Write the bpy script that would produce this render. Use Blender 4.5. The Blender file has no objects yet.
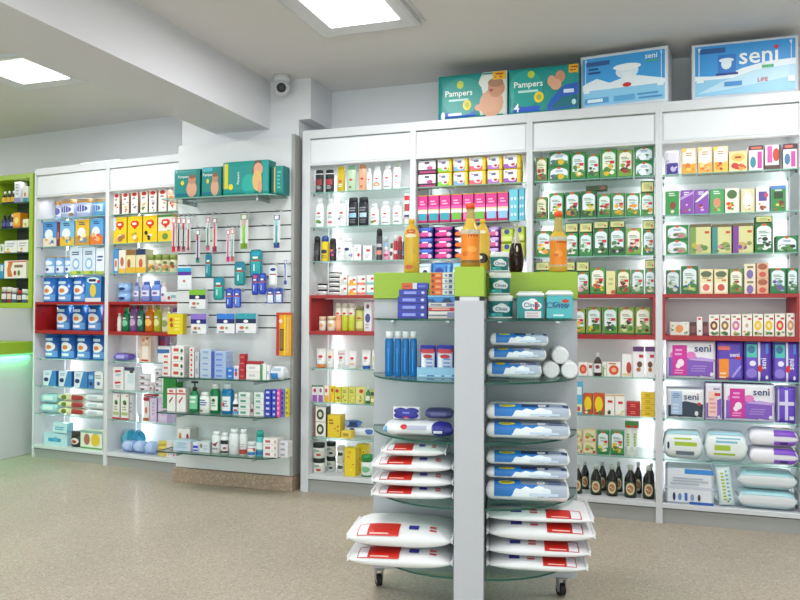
import bpy, math, random
import numpy as np
from mathutils import Vector, Matrix
R = math.radians
SC = bpy.context.scene
COL = SC.collection
# ------------------------------------------------------------------ camera
CF, CYAW, CPIT, CROLL = 758.4257, .3269, .0155, .0041
CP = Vector((2.3893, -4.9516, 1.2939))
_cy, _sy = math.cos(CYAW), math.sin(CYAW)
_fw = Vector((-_sy*math.cos(CPIT), _cy*math.cos(CPIT), math.sin(CPIT)))
_r = Vector((_cy, _sy, 0)); _u = _r.cross(_fw)
_c, _s = math.cos(CROLL), math.sin(CROLL)
_r2 = _c*_r+_s*_u; _u2 = -_s*_r+_c*_u
cam = bpy.data.objects.new('camera', bpy.data.cameras.new('camera'))
COL.objects.link(cam)
cam.data.sensor_width = 36; cam.data.lens = CF/800*36; cam.data.clip_start = .05
cam.matrix_world = Matrix(((_r2.x, _u2.x, -_fw.x, CP.x), (_r2.y, _u2.y, -_fw.y, CP.y), (_r2.z, _u2.z, -_fw.z, CP.z), (0, 0, 0, 1)))
SC.camera = cam

def ray(px, py):
    return _fw+_r2*((px-400)/CF)+_u2*((300-py)/CF)

class Frame:
    """A vertical working plane of the place: s runs along it, n out of it into the room, z up."""
    def __init__(f, x, y, deg):
        f.o = Vector((x, y)); f.a = R(deg)
        f.d = Vector((math.cos(f.a), math.sin(f.a))); f.m = Vector((math.sin(f.a), -math.cos(f.a)))
    def hit(f, px, py, n=0):
        r = ray(px, py); rr = Vector((r.x, r.y)); p0 = Vector((CP.x, CP.y))
        t = (f.o+f.m*n-p0).dot(f.m)/rr.dot(f.m)
        p = p0+rr*t
        return (p-f.o).dot(f.d), CP.z+r.z*t
    def world(f, s, n, z):
        p = f.o+f.d*s+f.m*n
        return (p.x, p.y, z)
FR = Frame(0, 0, 0)                 # fronts of the four bays along the back wall
FL = Frame(-2.848, .371, -6.0)      # fronts of the two recessed bays
FS = Frame(-1.07, -.03, 0)          # face of the slat panel on the pillar
FG = Frame(1.580, -1.487, 10.8)      # cross board of the display stand

# ------------------------------------------------------------------ materials
_M = {}
def lin(c):
    return c/12.92 if c <= .04045 else ((c+.055)/1.055)**2.4
def rgb(h):
    h = h.lstrip('#')
    if len(h) == 3: h = ''.join(k*2 for k in h)
    return tuple(lin(int(h[i:i+2], 16)/255) for i in (0, 2, 4))+(1,)
def newmat(name):
    m = bpy.data.materials.new(name); m.use_nodes = True
    return m, m.node_tree.nodes, m.node_tree.links, m.node_tree.nodes['Principled BSDF']
def mat(h):
    """Printed card, film or moulded plastic of one colour, with a faint unevenness of gloss; special surfaces by name."""
    if h in _M: return _M[h]
    if h in SPECIAL:
        _M[h] = SPECIAL[h](); return _M[h]
    code = h.rstrip('~!')
    m, n, l, b = newmat('print_'+code.strip('#'))
    b.inputs['Base Color'].default_value = rgb(code)
    rough = .22 if h.endswith('!') else .6 if h.endswith('~') else .4
    t = n.new('ShaderNodeTexNoise'); t.inputs['Scale'].default_value = 30
    mr = n.new('ShaderNodeMapRange'); mr.inputs['To Min'].default_value = rough-.06; mr.inputs['To Max'].default_value = rough+.06
    l.new(t.outputs['Fac'], mr.inputs['Value']); l.new(mr.outputs['Result'], b.inputs['Roughness'])
    _M[h] = m
    return m
def m_glass(tint, gl=.06):
    def mk():
        m, n, l, b = newmat('clear_glass')
        n.remove(b); out = n['Material Output']
        tr = n.new('ShaderNodeBsdfTransparent'); tr.inputs['Color'].default_value = rgb(tint)
        g = n.new('ShaderNodeBsdfGlossy'); g.inputs['Roughness'].default_value = .03
        f = n.new('ShaderNodeFresnel'); f.inputs['IOR'].default_value = 1.3; ge = n.new('ShaderNodeNewGeometry'); iv = n.new('ShaderNodeMath'); iv.operation = 'SUBTRACT'; iv.inputs[0].default_value = 1; l.new(ge.outputs['Backfacing'], iv.inputs[1]); mu = n.new('ShaderNodeMath'); mu.operation = 'MULTIPLY'; l.new(f.outputs[0], mu.inputs[0]); l.new(iv.outputs[0], mu.inputs[1])
        mx = n.new('ShaderNodeMixShader')
        l.new(mu.outputs[0], mx.inputs[0]); l.new(tr.outputs[0], mx.inputs[1]); l.new(g.outputs[0], mx.inputs[2]); l.new(mx.outputs[0], out.inputs[0])
        return m
    return mk
def m_gloss(h, ro):
    return m_paint(h, ro)
def m_emit(h, st):
    def mk():
        m, n, l, b = newmat('lamp_surface')
        b.inputs['Base Color'].default_value = rgb('#dcdfe3'); b.inputs['Emission Color'].default_value = rgb(h); b.inputs['Emission Strength'].default_value = st
        t = n.new('ShaderNodeTexNoise'); t.inputs['Scale'].default_value = 3
        mr = n.new('ShaderNodeMapRange'); mr.inputs['To Min'].default_value = .3; mr.inputs['To Max'].default_value = .5
        l.new(t.outputs['Fac'], mr.inputs['Value']); l.new(mr.outputs['Result'], b.inputs['Roughness'])
        return m
    return mk
def m_liquid(h, tw=.75):
    def mk():
        m, n, l, b = newmat('liquid_in_clear_plastic')
        b.inputs['Base Color'].default_value = rgb(h); b.inputs['Roughness'].default_value = .12; b.inputs['IOR'].default_value = 1.35
        b.inputs['Transmission Weight'].default_value = tw*.6
        t = n.new('ShaderNodeTexNoise'); t.inputs['Scale'].default_value = 12
        mr = n.new('ShaderNodeMapRange'); mr.inputs['To Min'].default_value = .08; mr.inputs['To Max'].default_value = .18
        l.new(t.outputs['Fac'], mr.inputs['Value']); l.new(mr.outputs['Result'], b.inputs['Roughness'])
        return m
    return mk
def m_metal(h, ro=.3):
    def mk():
        m, n, l, b = newmat('brushed_metal')
        b.inputs['Base Color'].default_value = rgb(h); b.inputs['Metallic'].default_value = .9
        t = n.new('ShaderNodeTexNoise'); t.inputs['Scale'].default_value = 40
        mr = n.new('ShaderNodeMapRange'); mr.inputs['To Min'].default_value = ro-.08; mr.inputs['To Max'].default_value = ro+.08
        l.new(t.outputs['Fac'], mr.inputs['Value']); l.new(mr.outputs['Result'], b.inputs['Roughness'])
        return m
    return mk
def m_speck(base, spots, scale, rough, thr=.62, coat=0):
    def mk():
        m, n, l, b = newmat('speckled_stone')
        tc = n.new('ShaderNodeTexCoord')
        cr = None; prev = None
        big = n.new('ShaderNodeTexNoise'); big.inputs['Scale'].default_value = 1.3; big.inputs['Detail'].default_value = 4
        l.new(tc.outputs['Object'], big.inputs['Vector'])
        r0 = n.new('ShaderNodeValToRGB'); c = rgb(base)
        r0.color_ramp.elements[0].color = tuple(k*.93 for k in c[:3])+(1,); r0.color_ramp.elements[1].color = tuple(k*1.05 for k in c[:3])+(1,)
        r0.color_ramp.elements[0].position = .35; r0.color_ramp.elements[1].position = .65
        l.new(big.outputs['Fac'], r0.inputs['Fac']); prev = r0.outputs['Color']
        for i, (h, sc) in enumerate(spots):
            v = n.new('ShaderNodeTexVoronoi'); v.inputs['Scale'].default_value = scale*sc; l.new(tc.outputs['Object'], v.inputs['Vector'])
            wn = n.new('ShaderNodeSeparateColor'); l.new(v.outputs['Color'], wn.inputs[0])
            g = n.new('ShaderNodeMath'); g.operation = 'GREATER_THAN'; g.inputs[1].default_value = thr+.06*i; l.new(wn.outputs[0], g.inputs[0])
            ds = n.new('ShaderNodeMath'); ds.operation = 'LESS_THAN'; ds.inputs[1].default_value = .45; l.new(v.outputs['Distance'], ds.inputs[0])
            mu = n.new('ShaderNodeMath'); mu.operation = 'MULTIPLY'; l.new(g.outputs[0], mu.inputs[0]); l.new(ds.outputs[0], mu.inputs[1])
            m2 = n.new('ShaderNodeMath'); m2.operation = 'MULTIPLY'; m2.inputs[1].default_value = .45; l.new(mu.outputs[0], m2.inputs[0])
            mx = n.new('ShaderNodeMix'); mx.data_type = 'RGBA'; l.new(m2.outputs[0], mx.inputs[0]); l.new(prev, mx.inputs[6]); mx.inputs[7].default_value = rgb(h)
            prev = mx.outputs[2]
        l.new(prev, b.inputs['Base Color']); b.inputs['Roughness'].default_value = rough
        b.inputs['Coat Weight'].default_value = coat; b.inputs['Coat Roughness'].default_value = .12
        return m
    return mk
def m_paint(h, ro=.7):
    def mk():
        m, n, l, b = newmat('wall_paint')
        c = rgb(h)
        t = n.new('ShaderNodeTexNoise'); t.inputs['Scale'].default_value = 2.2; t.inputs['Detail'].default_value = 5
        r0 = n.new('ShaderNodeValToRGB'); r0.color_ramp.elements[0].color = tuple(k*.97 for k in c[:3])+(1,); r0.color_ramp.elements[1].color = tuple(min(1, k*1.02) for k in c[:3])+(1,)
        tc = n.new('ShaderNodeTexCoord'); l.new(tc.outputs['Object'], t.inputs['Vector'])
        l.new(t.outputs['Fac'], r0.inputs['Fac']); l.new(r0.outputs['Color'], b.inputs['Base Color'])
        bp = n.new('ShaderNodeBump'); bp.inputs['Strength'].default_value = .04; t2 = n.new('ShaderNodeTexNoise'); t2.inputs['Scale'].default_value = 120
        l.new(tc.outputs['Object'], t2.inputs['Vector']); l.new(t2.outputs['Fac'], bp.inputs['Height']); l.new(bp.outputs['Normal'], b.inputs['Normal'])
        b.inputs['Roughness'].default_value = ro
        return m
    return mk
SPECIAL = {
    'glass': m_glass('#eef6f3'), 'glassg': m_glass('#e2efe9'), 'film': m_glass('#f4f6f6'),
    'gedge': m_liquid('#8fc4b4', .5), 'gedge_dark': m_liquid('#2d5a4e', .4),
    'panel_lamp': m_emit('#ffffff', 6.0), 'header_lamp': m_emit('#eef3fa', .03), 'strip_lamp': m_emit('#f6faff', .6), 'green_lamp': m_emit('#18e860', .9),
    'wall': m_paint('#dddde2'), 'ceil': m_paint('#e0dedd'), 'floor': m_speck('#b0a493', [('#7e7468', 90), ('#cfc7ba', 70), ('#5f574e', 130)], 1, .45, .66, .1),
    'stone': m_speck('#a8917e', [('#6e5c4e', 90), ('#c9b7a4', 60)], 1, .4, .5),
    'lacquer': m_paint('#d3d5d9', .35), 'standboard': m_paint('#b9bac1', .4), 'lacquerin': m_paint('#d9dbde', .5), 'lime': m_paint('#9ab92c', .4), 'redboard': m_paint('#a01c1e', .4),
    'slat': m_paint('#d9dbdd', .4), 'kick': m_paint('#a0a19e', .35), 'clip': m_paint('#6a6e70', .5), 'steel': m_metal('#b9bcc0', .3), 'chrome': m_metal('#e0e2e4', .15),
    'rubber': m_paint('#1c1c1e', .6), 'darkback': m_paint('#4a4d4c', .5),
    'oil': m_liquid('#e8c048', .35), 'blueliq': m_liquid('#1c6fb4', .12), 'greenliq': m_liquid('#0f8a55', .5), 'tealliq': m_liquid('#1a86c0', .5), 'clearplas': m_liquid('#e6e3d2', .9),
    'amber': m_liquid('#2a1710', .35), 'orangeliq': m_liquid('#e0801c', .5), 'purpleliq': m_liquid('#8a5a9e', .4), 'limeliq': m_liquid('#c2c832', .5), 'paleneck': m_liquid('#cbb96c', .6), 'yellowliq': m_liquid('#e0c43a', .5),
}

# ------------------------------------------------------------------ mesh building
class MB:
    def __init__(s): s.v = []; s.f = []; s.mi = []; s.sm = []; s.names = []
    def m(s, h):
        if h not in s.names: s.names.append(h)
        return s.names.index(h)
    def face(s, pts, h, smooth=False):
        k = len(s.v); s.v += [tuple(p) for p in pts]; s.f.append(tuple(range(k, k+len(pts)))); s.mi.append(s.m(h)); s.sm.append(smooth)
    def box(s, x0, y0, z0, x1, y1, z1, h, bev=0, front=None, top=None, side=None):
        """A closed box; the edges are chamfered by bev."""
        b = min(bev, (x1-x0)*.4, (y1-y0)*.4, (z1-z0)*.4)
        if b <= 0:
            P = [(x, y, z) for x in (x0, x1) for y in (y0, y1) for z in (z0, z1)]
            k = len(s.v); s.v += P
            for q, hh in (((0, 1, 3, 2), side or h), ((4, 6, 7, 5), side or h), ((0, 4, 5, 1), front or h), ((2, 3, 7, 6), h), ((0, 2, 6, 4), h), ((1, 5, 7, 3), top or h)):
                s.f.append(tuple(k+i for i in q)); s.mi.append(s.m(hh)); s.sm.append(False)
            return
        X, Y, Z = (x0, x1), (y0, y1), (z0, z1)
        k = len(s.v); idx = {}
        for i in (0, 1):
            for j in (0, 1):
                for l in (0, 1):
                    for ax in range(3):
                        p = [X[i], Y[j], Z[l]]; sg = [(1, -1)[i], (1, -1)[j], (1, -1)[l]]
                        for a in range(3):
                            if a != ax: p[a] += sg[a]*b
                        idx[i, j, l, ax] = len(s.v); s.v.append(tuple(p))
        def add(q, hh): s.f.append(tuple(q)); s.mi.append(s.m(hh)); s.sm.append(False)
        for i in (0, 1):
            q = [idx[i, j, l, 0] for j, l in ((0, 0), (0, 1), (1, 1), (1, 0))]; add(q if i == 0 else q[::-1], side or h)
        for j in (0, 1):
            q = [idx[i, j, l, 1] for i, l in ((0, 0), (1, 0), (1, 1), (0, 1))]; add(q if j == 0 else q[::-1], (front or h) if j == 0 else h)
        for l in (0, 1):
            q = [idx[i, j, l, 2] for i, j in ((0, 0), (0, 1), (1, 1), (1, 0))]; add(q if l == 0 else q[::-1], (top or h) if l == 1 else h)
        for i in (0, 1):
            for j in (0, 1):
                add([idx[i, j, 0, 0], idx[i, j, 0, 1], idx[i, j, 1, 1], idx[i, j, 1, 0]], h)
        for i in (0, 1):
            for l in (0, 1):
                add([idx[i, 0, l, 0], idx[i, 1, l, 0], idx[i, 1, l, 2], idx[i, 0, l, 2]], h)
        for j in (0, 1):
            for l in (0, 1):
                add([idx[0, j, l, 1], idx[1, j, l, 1], idx[1, j, l, 2], idx[0, j, l, 2]], h)
        for i in (0, 1):
            for j in (0, 1):
                for l in (0, 1):
                    add([idx[i, j, l, a] for a in range(3)], h)
    def grid(s, P, nu, nv, h, col=None, closeu=False):
        """A smooth net of points P(i, j)."""
        k = len(s.v)
        for i in range(nu+(0 if closeu else 1)):
            for j in range(nv+1): s.v.append(tuple(P(i, j)))
        n1 = nv+1; mu = nu if closeu else nu+1
        for i in range(nu):
            for j in range(nv):
                a, b = k+i*n1+j, k+((i+1) % mu)*n1+j
                s.f.append((a, b, b+1, a+1)); s.mi.append(s.m(col(i, j) if col else h)); s.sm.append(True)
    def lathe(s, prof, h, n=20, bands=None, x=0, y=0, z=0):
        """Rings of (z, rx, ry) closed at both ends."""
        k = len(s.v)
        for (pz, rx, ry) in prof:
            for i in range(n):
                a = 2*math.pi*i/n; s.v.append((x+rx*math.sin(a), y-ry*math.cos(a), z+pz))
        for j in range(len(prof)-1):
            zc = (prof[j][0]+prof[j+1][0])/2; hh = h
            for (b0, b1, c) in bands or ():
                if b0 <= zc <= b1: hh = c
            for i in range(n):
                a, b = k+j*n+i, k+j*n+(i+1) % n
                s.f.append((a, b, b+n, a+n)); s.mi.append(s.m(hh)); s.sm.append(abs(prof[j+1][0]-prof[j][0]) > 1e-5)
        s.f.append(tuple(k+i for i in range(n))[::-1]); s.mi.append(s.m(h)); s.sm.append(False)
        e = k+(len(prof)-1)*n; s.f.append(tuple(e+i for i in range(n))); s.mi.append(s.m(h)); s.sm.append(False)
    def tube(s, pts, r, h, n=8):
        pts = [Vector(p) for p in pts]; k = len(s.v)
        for i, p in enumerate(pts):
            t = (pts[min(i+1, len(pts)-1)]-pts[max(i-1, 0)]).normalized()
            a = t.cross(Vector((0, 0, 1)) if abs(t.z) < .9 else Vector((1, 0, 0))).normalized(); b = t.cross(a)
            for j in range(n):
                g = 2*math.pi*j/n; s.v.append(tuple(p+a*(r*math.cos(g))+b*(r*math.sin(g))))
        for i in range(len(pts)-1):
            for j in range(n):
                a, b = k+i*n+j, k+i*n+(j+1) % n
                s.f.append((a, b, b+n, a+n)); s.mi.append(s.m(h)); s.sm.append(True)
        s.f.append(tuple(k+j for j in range(n))[::-1]); e = k+(len(pts)-1)*n; s.f.append(tuple(e+j for j in range(n)))
        s.mi += [s.m(h)]*2; s.sm += [False]*2
    def prism(s, poly, y0, y1, h):
        """An outline of (x, z) given depth from y0 to y1."""
        n = len(poly); k = len(s.v)
        s.v += [(x, y0, z) for x, z in poly]+[(x, y1, z) for x, z in poly]
        s.f.append(tuple(range(k, k+n))); s.f.append(tuple(range(k+2*n-1, k+n-1, -1))); s.mi += [s.m(h)]*2; s.sm += [False]*2
        for i in range(n):
            j = (i+1) % n; s.f.append((k+i, k+n+i, k+n+j, k+j)); s.mi.append(s.m(h)); s.sm.append(False)
    def slab(s, poly, z0, z1, h, edge=None):
        """An outline of (x, y) given thickness from z0 to z1."""
        n = len(poly); k = len(s.v)
        s.v += [(x, y, z0) for x, y in poly]+[(x, y, z1) for x, y in poly]
        s.f.append(tuple(range(k+n-1, k-1, -1))); s.f.append(tuple(range(k+n, k+2*n))); s.mi += [s.m(h)]*2; s.sm += [False]*2
        for i in range(n):
            j = (i+1) % n; s.f.append((k+i, k+j, k+n+j, k+n+i)); s.mi.append(s.m(edge or h)); s.sm.append(False)
    def build(s, name, parent=None, loc=(0, 0, 0), rz=0, **props):
        me = bpy.data.meshes.new(name); me.from_pydata(s.v, [], s.f)
        for h in s.names: me.materials.append(mat(h))
        me.polygons.foreach_set('material_index', s.mi); me.polygons.foreach_set('use_smooth', s.sm); me.update()
        o = bpy.data.objects.new(name, me); COL.objects.link(o)
        if parent: o.parent = parent
        o.location = loc; o.rotation_euler = (0, 0, rz)
        for k, v in props.items(): o[k] = v
        return o
def empty(name, loc=(0, 0, 0), rz=0, **props):
    o = bpy.data.objects.new(name, None); COL.objects.link(o); o.empty_display_size = .05
    o.location = loc; o.rotation_euler = (0, 0, rz)
    for k, v in props.items(): o[k] = v
    return o
_T = {}
def glyphs(text):
    """Outline of a word as a flat mesh, centred, one unit high."""
    if text not in _T:
        cu = bpy.data.curves.new('t', 'FONT'); cu.body = text; cu.resolution_u = 2; cu.offset = .012
        o = bpy.data.objects.new('t', cu); COL.objects.link(o)
        me = o.evaluated_get(bpy.context.evaluated_depsgraph_get()).to_mesh()
        vs = [(v.co.x, v.co.y) for v in me.vertices]; fs = [tuple(p.vertices) for p in me.polygons]
        x0, x1 = min(v[0] for v in vs), max(v[0] for v in vs); y0, y1 = min(v[1] for v in vs), max(v[1] for v in vs)
        vs = [((x-(x0+x1)/2)/(y1-y0), (y-(y0+y1)/2)/(y1-y0)) for x, y in vs]
        bpy.data.objects.remove(o); bpy.data.curves.remove(cu)
        _T[text] = (vs, fs)
    return _T[text]
def decals(mb, P, dl, w, h, nseg=1, off=.0006, step=.00035):
    """Print on a surface P(u, v, offset): r rectangle, e ellipse, t text, d dashes of small print, b blotches, p polygon."""
    k = 0; P0_ = P; vs_ = {12: .05, 10: .1}.get(nseg, .25)
    P = lambda u, v, o: P0_(min(.998, max(.002, u)), min(.995, max(.005, v)), o)
    for d in dl or ():
        k += 1; o = off+step*min(k, 14)
        def strip(us, lo, hi, c):
            for a, b in zip(us[:-1], us[1:]):
                vv = [lo(a), hi(a), lo(b), hi(b)]
                n = 1 if nseg == 1 else max(1, int(abs(vv[1]-vv[0])/vs_+.5))
                for q in range(n):
                    L = lambda x, t: lo(x)+(hi(x)-lo(x))*t
                    t0, t1 = q/n, (q+1)/n
                    mb.face([P(a, L(a, t0), o), P(b, L(b, t0), o), P(b, L(b, t1), o), P(a, L(a, t1), o)], c, nseg > 1)
        def rect(u0, v0, u1, v1, c):
            n = max(1, int(math.ceil(abs(u1-u0)*nseg)))
            strip([u0+(u1-u0)*i/n for i in range(n+1)], lambda u: v0, lambda u: v1, c)
        def ell(cu, cv, ru, rv, c, m=8):
            us = [cu-ru*math.cos(math.pi*i/m) for i in range(m+1)]
            g = lambda u: rv*math.sqrt(max(0, 1-((u-cu)/ru)**2))
            strip(us, lambda u: cv-g(u), lambda u: cv+g(u), c)
        if d[0] == 'r': rect(*d[1:])
        elif d[0] == 'e': ell(*d[1:])
        elif d[0] == 't':
            _, text, cu, cv, hh, c = d[:6]
            vs, fs = glyphs(text); hm = hh*h; base = len(mb.v)
            tilt = d[6] if len(d) > 6 else 0
            for (x, y) in vs:
                u, v = cu+x*hm/w*(1 if tilt != 90 else 0)-(y*hm/w if tilt == 90 else 0), cv+(y*hh if tilt != 90 else x*hh)
                mb.v.append(tuple(P(u, v, o+.0006)))
            for f in fs:
                mb.f.append(tuple(base+i for i in f)); mb.mi.append(mb.m(c)); mb.sm.append(False)
        elif d[0] == 'd':
            _, u0, u1, v0, v1, n, c = d
            rd = random.Random(int(u0*97+v0*31+n)); dv = (v1-v0)/(2*n-1) if n > 1 else (v1-v0)
            for i in range(n):
                a = v0+2*dv*i; rect(u0+rd.random()*.12*(u1-u0), a, u1-rd.random()*.3*(u1-u0), a+dv, c)
        elif d[0] == 'b':
            _, u0, v0, u1, v1, n, cs, sd = d
            rd = random.Random(sd)
            for i in range(n):
                ru = (u1-u0)*rd.uniform(.1, .24); rv = ru*w/h*rd.uniform(.5, 1.1); rv = min(rv, (v1-v0)*.48)
                ell(rd.uniform(u0+ru, u1-ru), rd.uniform(v0+rv, v1-rv), ru, rv, cs[i % len(cs)], 6)
                o += .00012
        elif d[0] == 'p':
            pg = d[1]
            if nseg == 1: mb.face([P(u, v, o) for u, v in pg], d[2])
            else:
                ua, ub = min(q[0] for q in pg), max(q[0] for q in pg)
                us = sorted({round(q[0], 4) for q in pg} | {round(ua+(ub-ua)*i/16, 4) for i in range(17)})
                def span(u):
                    r_ = []
                    for (u0, v0), (u1, v1) in zip(pg, pg[1:]+pg[:1]):
                        if min(u0, u1)-1e-6 <= u <= max(u0, u1)+1e-6:
                            r_ += [v0, v1] if abs(u1-u0) < 1e-6 else [v0+(v1-v0)*(u-u0)/(u1-u0)]
                    return min(r_), max(r_)
                e_ = 1e-4
                for a, b in zip(us[:-1], us[1:]):
                    (l0, h0), (l1, h1) = span(min(a+e_, b)), span(max(b-e_, a))
                    n = max(1, int(max(h0-l0, h1-l1)/vs_+.5))
                    for q in range(n):
                        t0, t1 = q/n, (q+1)/n
                        mb.face([P(a, l0+(h0-l0)*t0, o), P(b, l1+(h1-l1)*t0, o), P(b, l1+(h1-l1)*t1, o), P(a, l0+(h0-l0)*t1, o)], d[2], True)
        elif d[0] == 'L':                                              # lower-case word whose last letter carries a coloured dot
            _, cu, cv, hh, c, dc = d
            vs, fs = glyphs('sen\u0131'); base = len(mb.v); hm = hh*h
            for (x, y) in vs: mb.v.append(tuple(P(cu+x*hm/w, cv+y*hh, o+.0008)))
            for f in fs: mb.f.append(tuple(base+i for i in f)); mb.mi.append(mb.m(c)); mb.sm.append(False)
            xm = max(x for x, y in vs)
            rect(cu+(xm-.3)*hm/w, cv+.64*hh, cu+(xm+.02)*hm/w, cv+.92*hh, dc)
# ---- product bodies: each returns the thing standing on its base, front towards -y
def N(name, cat, fn): return (name, cat, fn)
def BX(col, dec=(), side=None, top=None, sdec=(), bev=.0015):
    def f(name, w, h, d):
        mb = MB(); mb.box(-w/2, -d/2, 0, w/2, d/2, h, side or col, bev, front=col, top=top or col)
        decals(mb, lambda u, v, o: ((u-.5)*w, -d/2-o, v*h), dec, w, h)
        if sdec: decals(mb, lambda u, v, o: (w/2+o, (u-.5)*d, v*h), sdec, d, h)
        return mb.build(name)
    return f
def cosg(n): return [.5-.5*math.cos(math.pi*i/n) for i in range(n+1)]
def PK(col, dec=(), p=6, q=.5, side=None, seal=True, tag=None, rim=None):
    """A soft upright pack: bulging front and back, straight sides; seal = the crimped film along its top."""
    rim = (.75 if p >= 12 else .55 if p >= 8 else .3) if rim is None else rim
    def f(name, w, h, d):
        hh = h*(.965 if seal else 1); nu, nv = 12, 10; gu, gv = cosg(nu), cosg(nv)
        def t(u, v): return d/2*(rim+(1-rim)*(max(0, (1-abs(2*u-1)**p))*max(0, (1-abs(2*v-1)**p)))**q)
        def P(u, v, o): return ((u-.5)*w, -t(u, v)-o, v*hh)
        mb = MB(); sc = side or col; e0 = d/2*rim
        mb.grid(lambda i, j: P(gu[i], gv[j], 0), nu, nv, col)
        mb.grid(lambda i, j: ((.5-gu[i])*w, t(gu[i], gv[j]), gv[j]*hh), nu, nv, sc)
        for pts in ([(-w/2, -e0, 0), (-w/2, e0, 0), (-w/2, e0, hh), (-w/2, -e0, hh)], [(w/2, -e0, 0), (w/2, -e0, hh), (w/2, e0, hh), (w/2, e0, 0)], [(-w/2, -e0, 0), (w/2, -e0, 0), (w/2, e0, 0), (-w/2, e0, 0)], [(-w/2, -e0, hh), (-w/2, e0, hh), (w/2, e0, hh), (w/2, -e0, hh)]): mb.face(pts, sc)
        decals(mb, P, dec, w, hh, 10, .0012)
        if not seal: return mb.build(name)
        e = empty(name); mb.build('film_wrap', e)
        s = MB(); s.box(-w*.47, -.003, hh-.002, w*.47, .003, h, sc, .001); s.build('top_seam', e)
        return e
    return f
def prof_r(prof, z):
    for a, b in zip(prof[:-1], prof[1:]):
        if a[0] <= z <= b[0]:
            t = (z-a[0])/max(1e-6, b[0]-a[0]); return a[1]+(b[1]-a[1])*t, a[2]+(b[2]-a[2])*t
    return prof[-1][1:]
STY = {  # body rings (z, rx, ry) and cap rings, in parts of height and half width
    'shampoo': ([(0, .84, .8), (.015, .95, .93), (.06, 1, 1), (.5, 1, 1), (.68, .96, .94), (.78, .8, .74), (.83, .62, .55)], [(.83, .6, .52), (.985, .56, .5), (1, .5, .44)]),
    'wave': ([(0, .84, .8), (.02, .98, .95), (.25, 1, 1), (.5, .86, .86), (.72, .98, .95), (.84, .8, .7), (.9, .5, .5)], [(.9, .42, .5), (.985, .4, .48), (1, .36, .4)]),
    'gel': ([(0, .9, .8), (.02, 1, .95), (.8, 1, 1), (.84, .92, .85)], [(.84, .94, .9), (.97, .9, .85), (1, .7, .6)]),
    'can': ([(0, .97, .97), (.015, 1, 1), (.95, 1, 1)], [(.95, 1.03, 1.03), (.99, 1.03, 1.03), (1, .97, .97)]),
    'jar': ([(0, .9, .9), (.03, 1, 1), (.68, 1, 1), (.72, .9, .9)], [(.7, .98, .98), (.97, .98, .98), (1, .9, .9)]),
    'spray': ([(0, .97, .97), (.02, 1, 1), (.74, 1, 1), (.78, .85, .85)], [(.77, .92, .92), (.93, .9, .9), (1, .6, .6)]),
    'syrup': ([(0, .9, .9), (.02, 1, 1), (.55, 1, 1), (.66, .8, .8), (.74, .42, .42), (.8, .36, .36)], [(.79, .42, .42), (.99, .42, .42), (1, .36, .36)]),
    'oil': ([(0, .88, .88), (.015, 1, 1), (.3, 1, 1), (.34, .96, .96), (.38, 1, 1), (.68, 1, 1), (.76, .93, .93), (.84, .68, .68), (.9, .36, .36), (.93, .32, .32)], [(.925, .38, .38), (.995, .38, .38), (1, .34, .34)]),
    'vinegar': ([(0, .9, .9), (.015, 1, 1), (.1, 1, 1), (.16, .93, .93), (.44, .93, .93), (.52, 1, 1), (.58, .95, .95), (.66, .62, .62), (.76, .44, .44), (.92, .38, .38)], [(.915, .46, .46), (.995, .46, .46), (1, .4, .4)]),
    'flask': ([(0, .7, .7), (.03, .85, .85), (.15, .98, .98), (.3, 1, 1), (.5, .82, .82), (.7, .42, .42), (.85, .2, .2), (.95, .16, .16)], [(.945, .2, .2), (.995, .2, .2), (1, .16, .16)]),
    'mouth': ([(0, .9, .85), (.02, 1, 1), (.74, 1, 1), (.81, .8, .8), (.84, .6, .6)], [(.83, .74, .74), (.99, .7, .7), (1, .62, .62)]),
    'ball': ([(0, .8, .8), (.05, .95, .95), (.3, 1, 1), (.55, .95, .95), (.7, .6, .6)], [(.69, .66, .66), (.98, .62, .62), (1, .5, .5)]),
    'rinse': ([(0, .92, .9), (.02, 1, 1), (.76, 1, 1), (.82, .92, .92), (.85, .75, .75)], [(.845, .84, .84), (.99, .82, .82), (1, .74, .74)]),
    'flagon': ([(0, .9, .9), (.02, 1, 1), (.5, 1, 1), (.62, .9, .9), (.74, .6, .6), (.8, .4, .4), (.86, .36, .36)], [(.85, .46, .46), (.99, .46, .46), (1, .4, .4)]),
    'pump': ([(0, .9, .9), (.02, 1, 1), (.55, 1, 1), (.66, .6, .6), (.7, .4, .4)], [(.69, .45, .45), (.8, .42, .42), (.81, .15, .15), (.93, .15, .15), (.935, .75, .3), (.99, .75, .3), (1, .6, .2)]),
}
def BT(sty, col, cap, dec=(), flat=1, bands=(), v=(.04, .72)):
    """A bottle, can or jar: body (with its print) and cap as parts."""
    def f(name, w, h, d):
        pb, pc = STY[sty]; rx = w/2/max(1, max(p[1] for p in pb+pc)); ry = min(rx*flat, d/2)
        pr = [(z*h, a*rx, b*ry) for z, a, b in pb]; cp = [(z*h, a*rx, b*ry) for z, a, b in pc]
        e = empty(name); mb = MB()
        full = []
        for a, b in zip(pr[:-1], pr[1:]):
            n = max(1, int((b[0]-a[0])/h*14)) if bands else 1
            full += [tuple(a[k]+(b[k]-a[k])*i/n for k in range(3)) for i in range(n)]
        full.append(pr[-1])
        mb.lathe(full, col, bands=[(z0*h, z1*h, c) for z0, z1, c in bands])
        def P(u, vv, o):
            z = (v[0]+vv*(v[1]-v[0]))*h; a, b = prof_r(pr, z); g = (u-.5)*2.7
            return ((a+o)*math.sin(g), -(b+o)*math.cos(g), z)
        decals(mb, P, dec, rx*2.7, (v[1]-v[0])*h, 8, .0007)
        mb.build({'can': 'tin_body', 'jar': 'jar_body'}.get(sty, 'bottle_body'), e)
        c = MB(); c.lathe(cp, cap); c.build('lid' if sty in ('can', 'jar') else 'cap', e)
        return e
    return f
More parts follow.
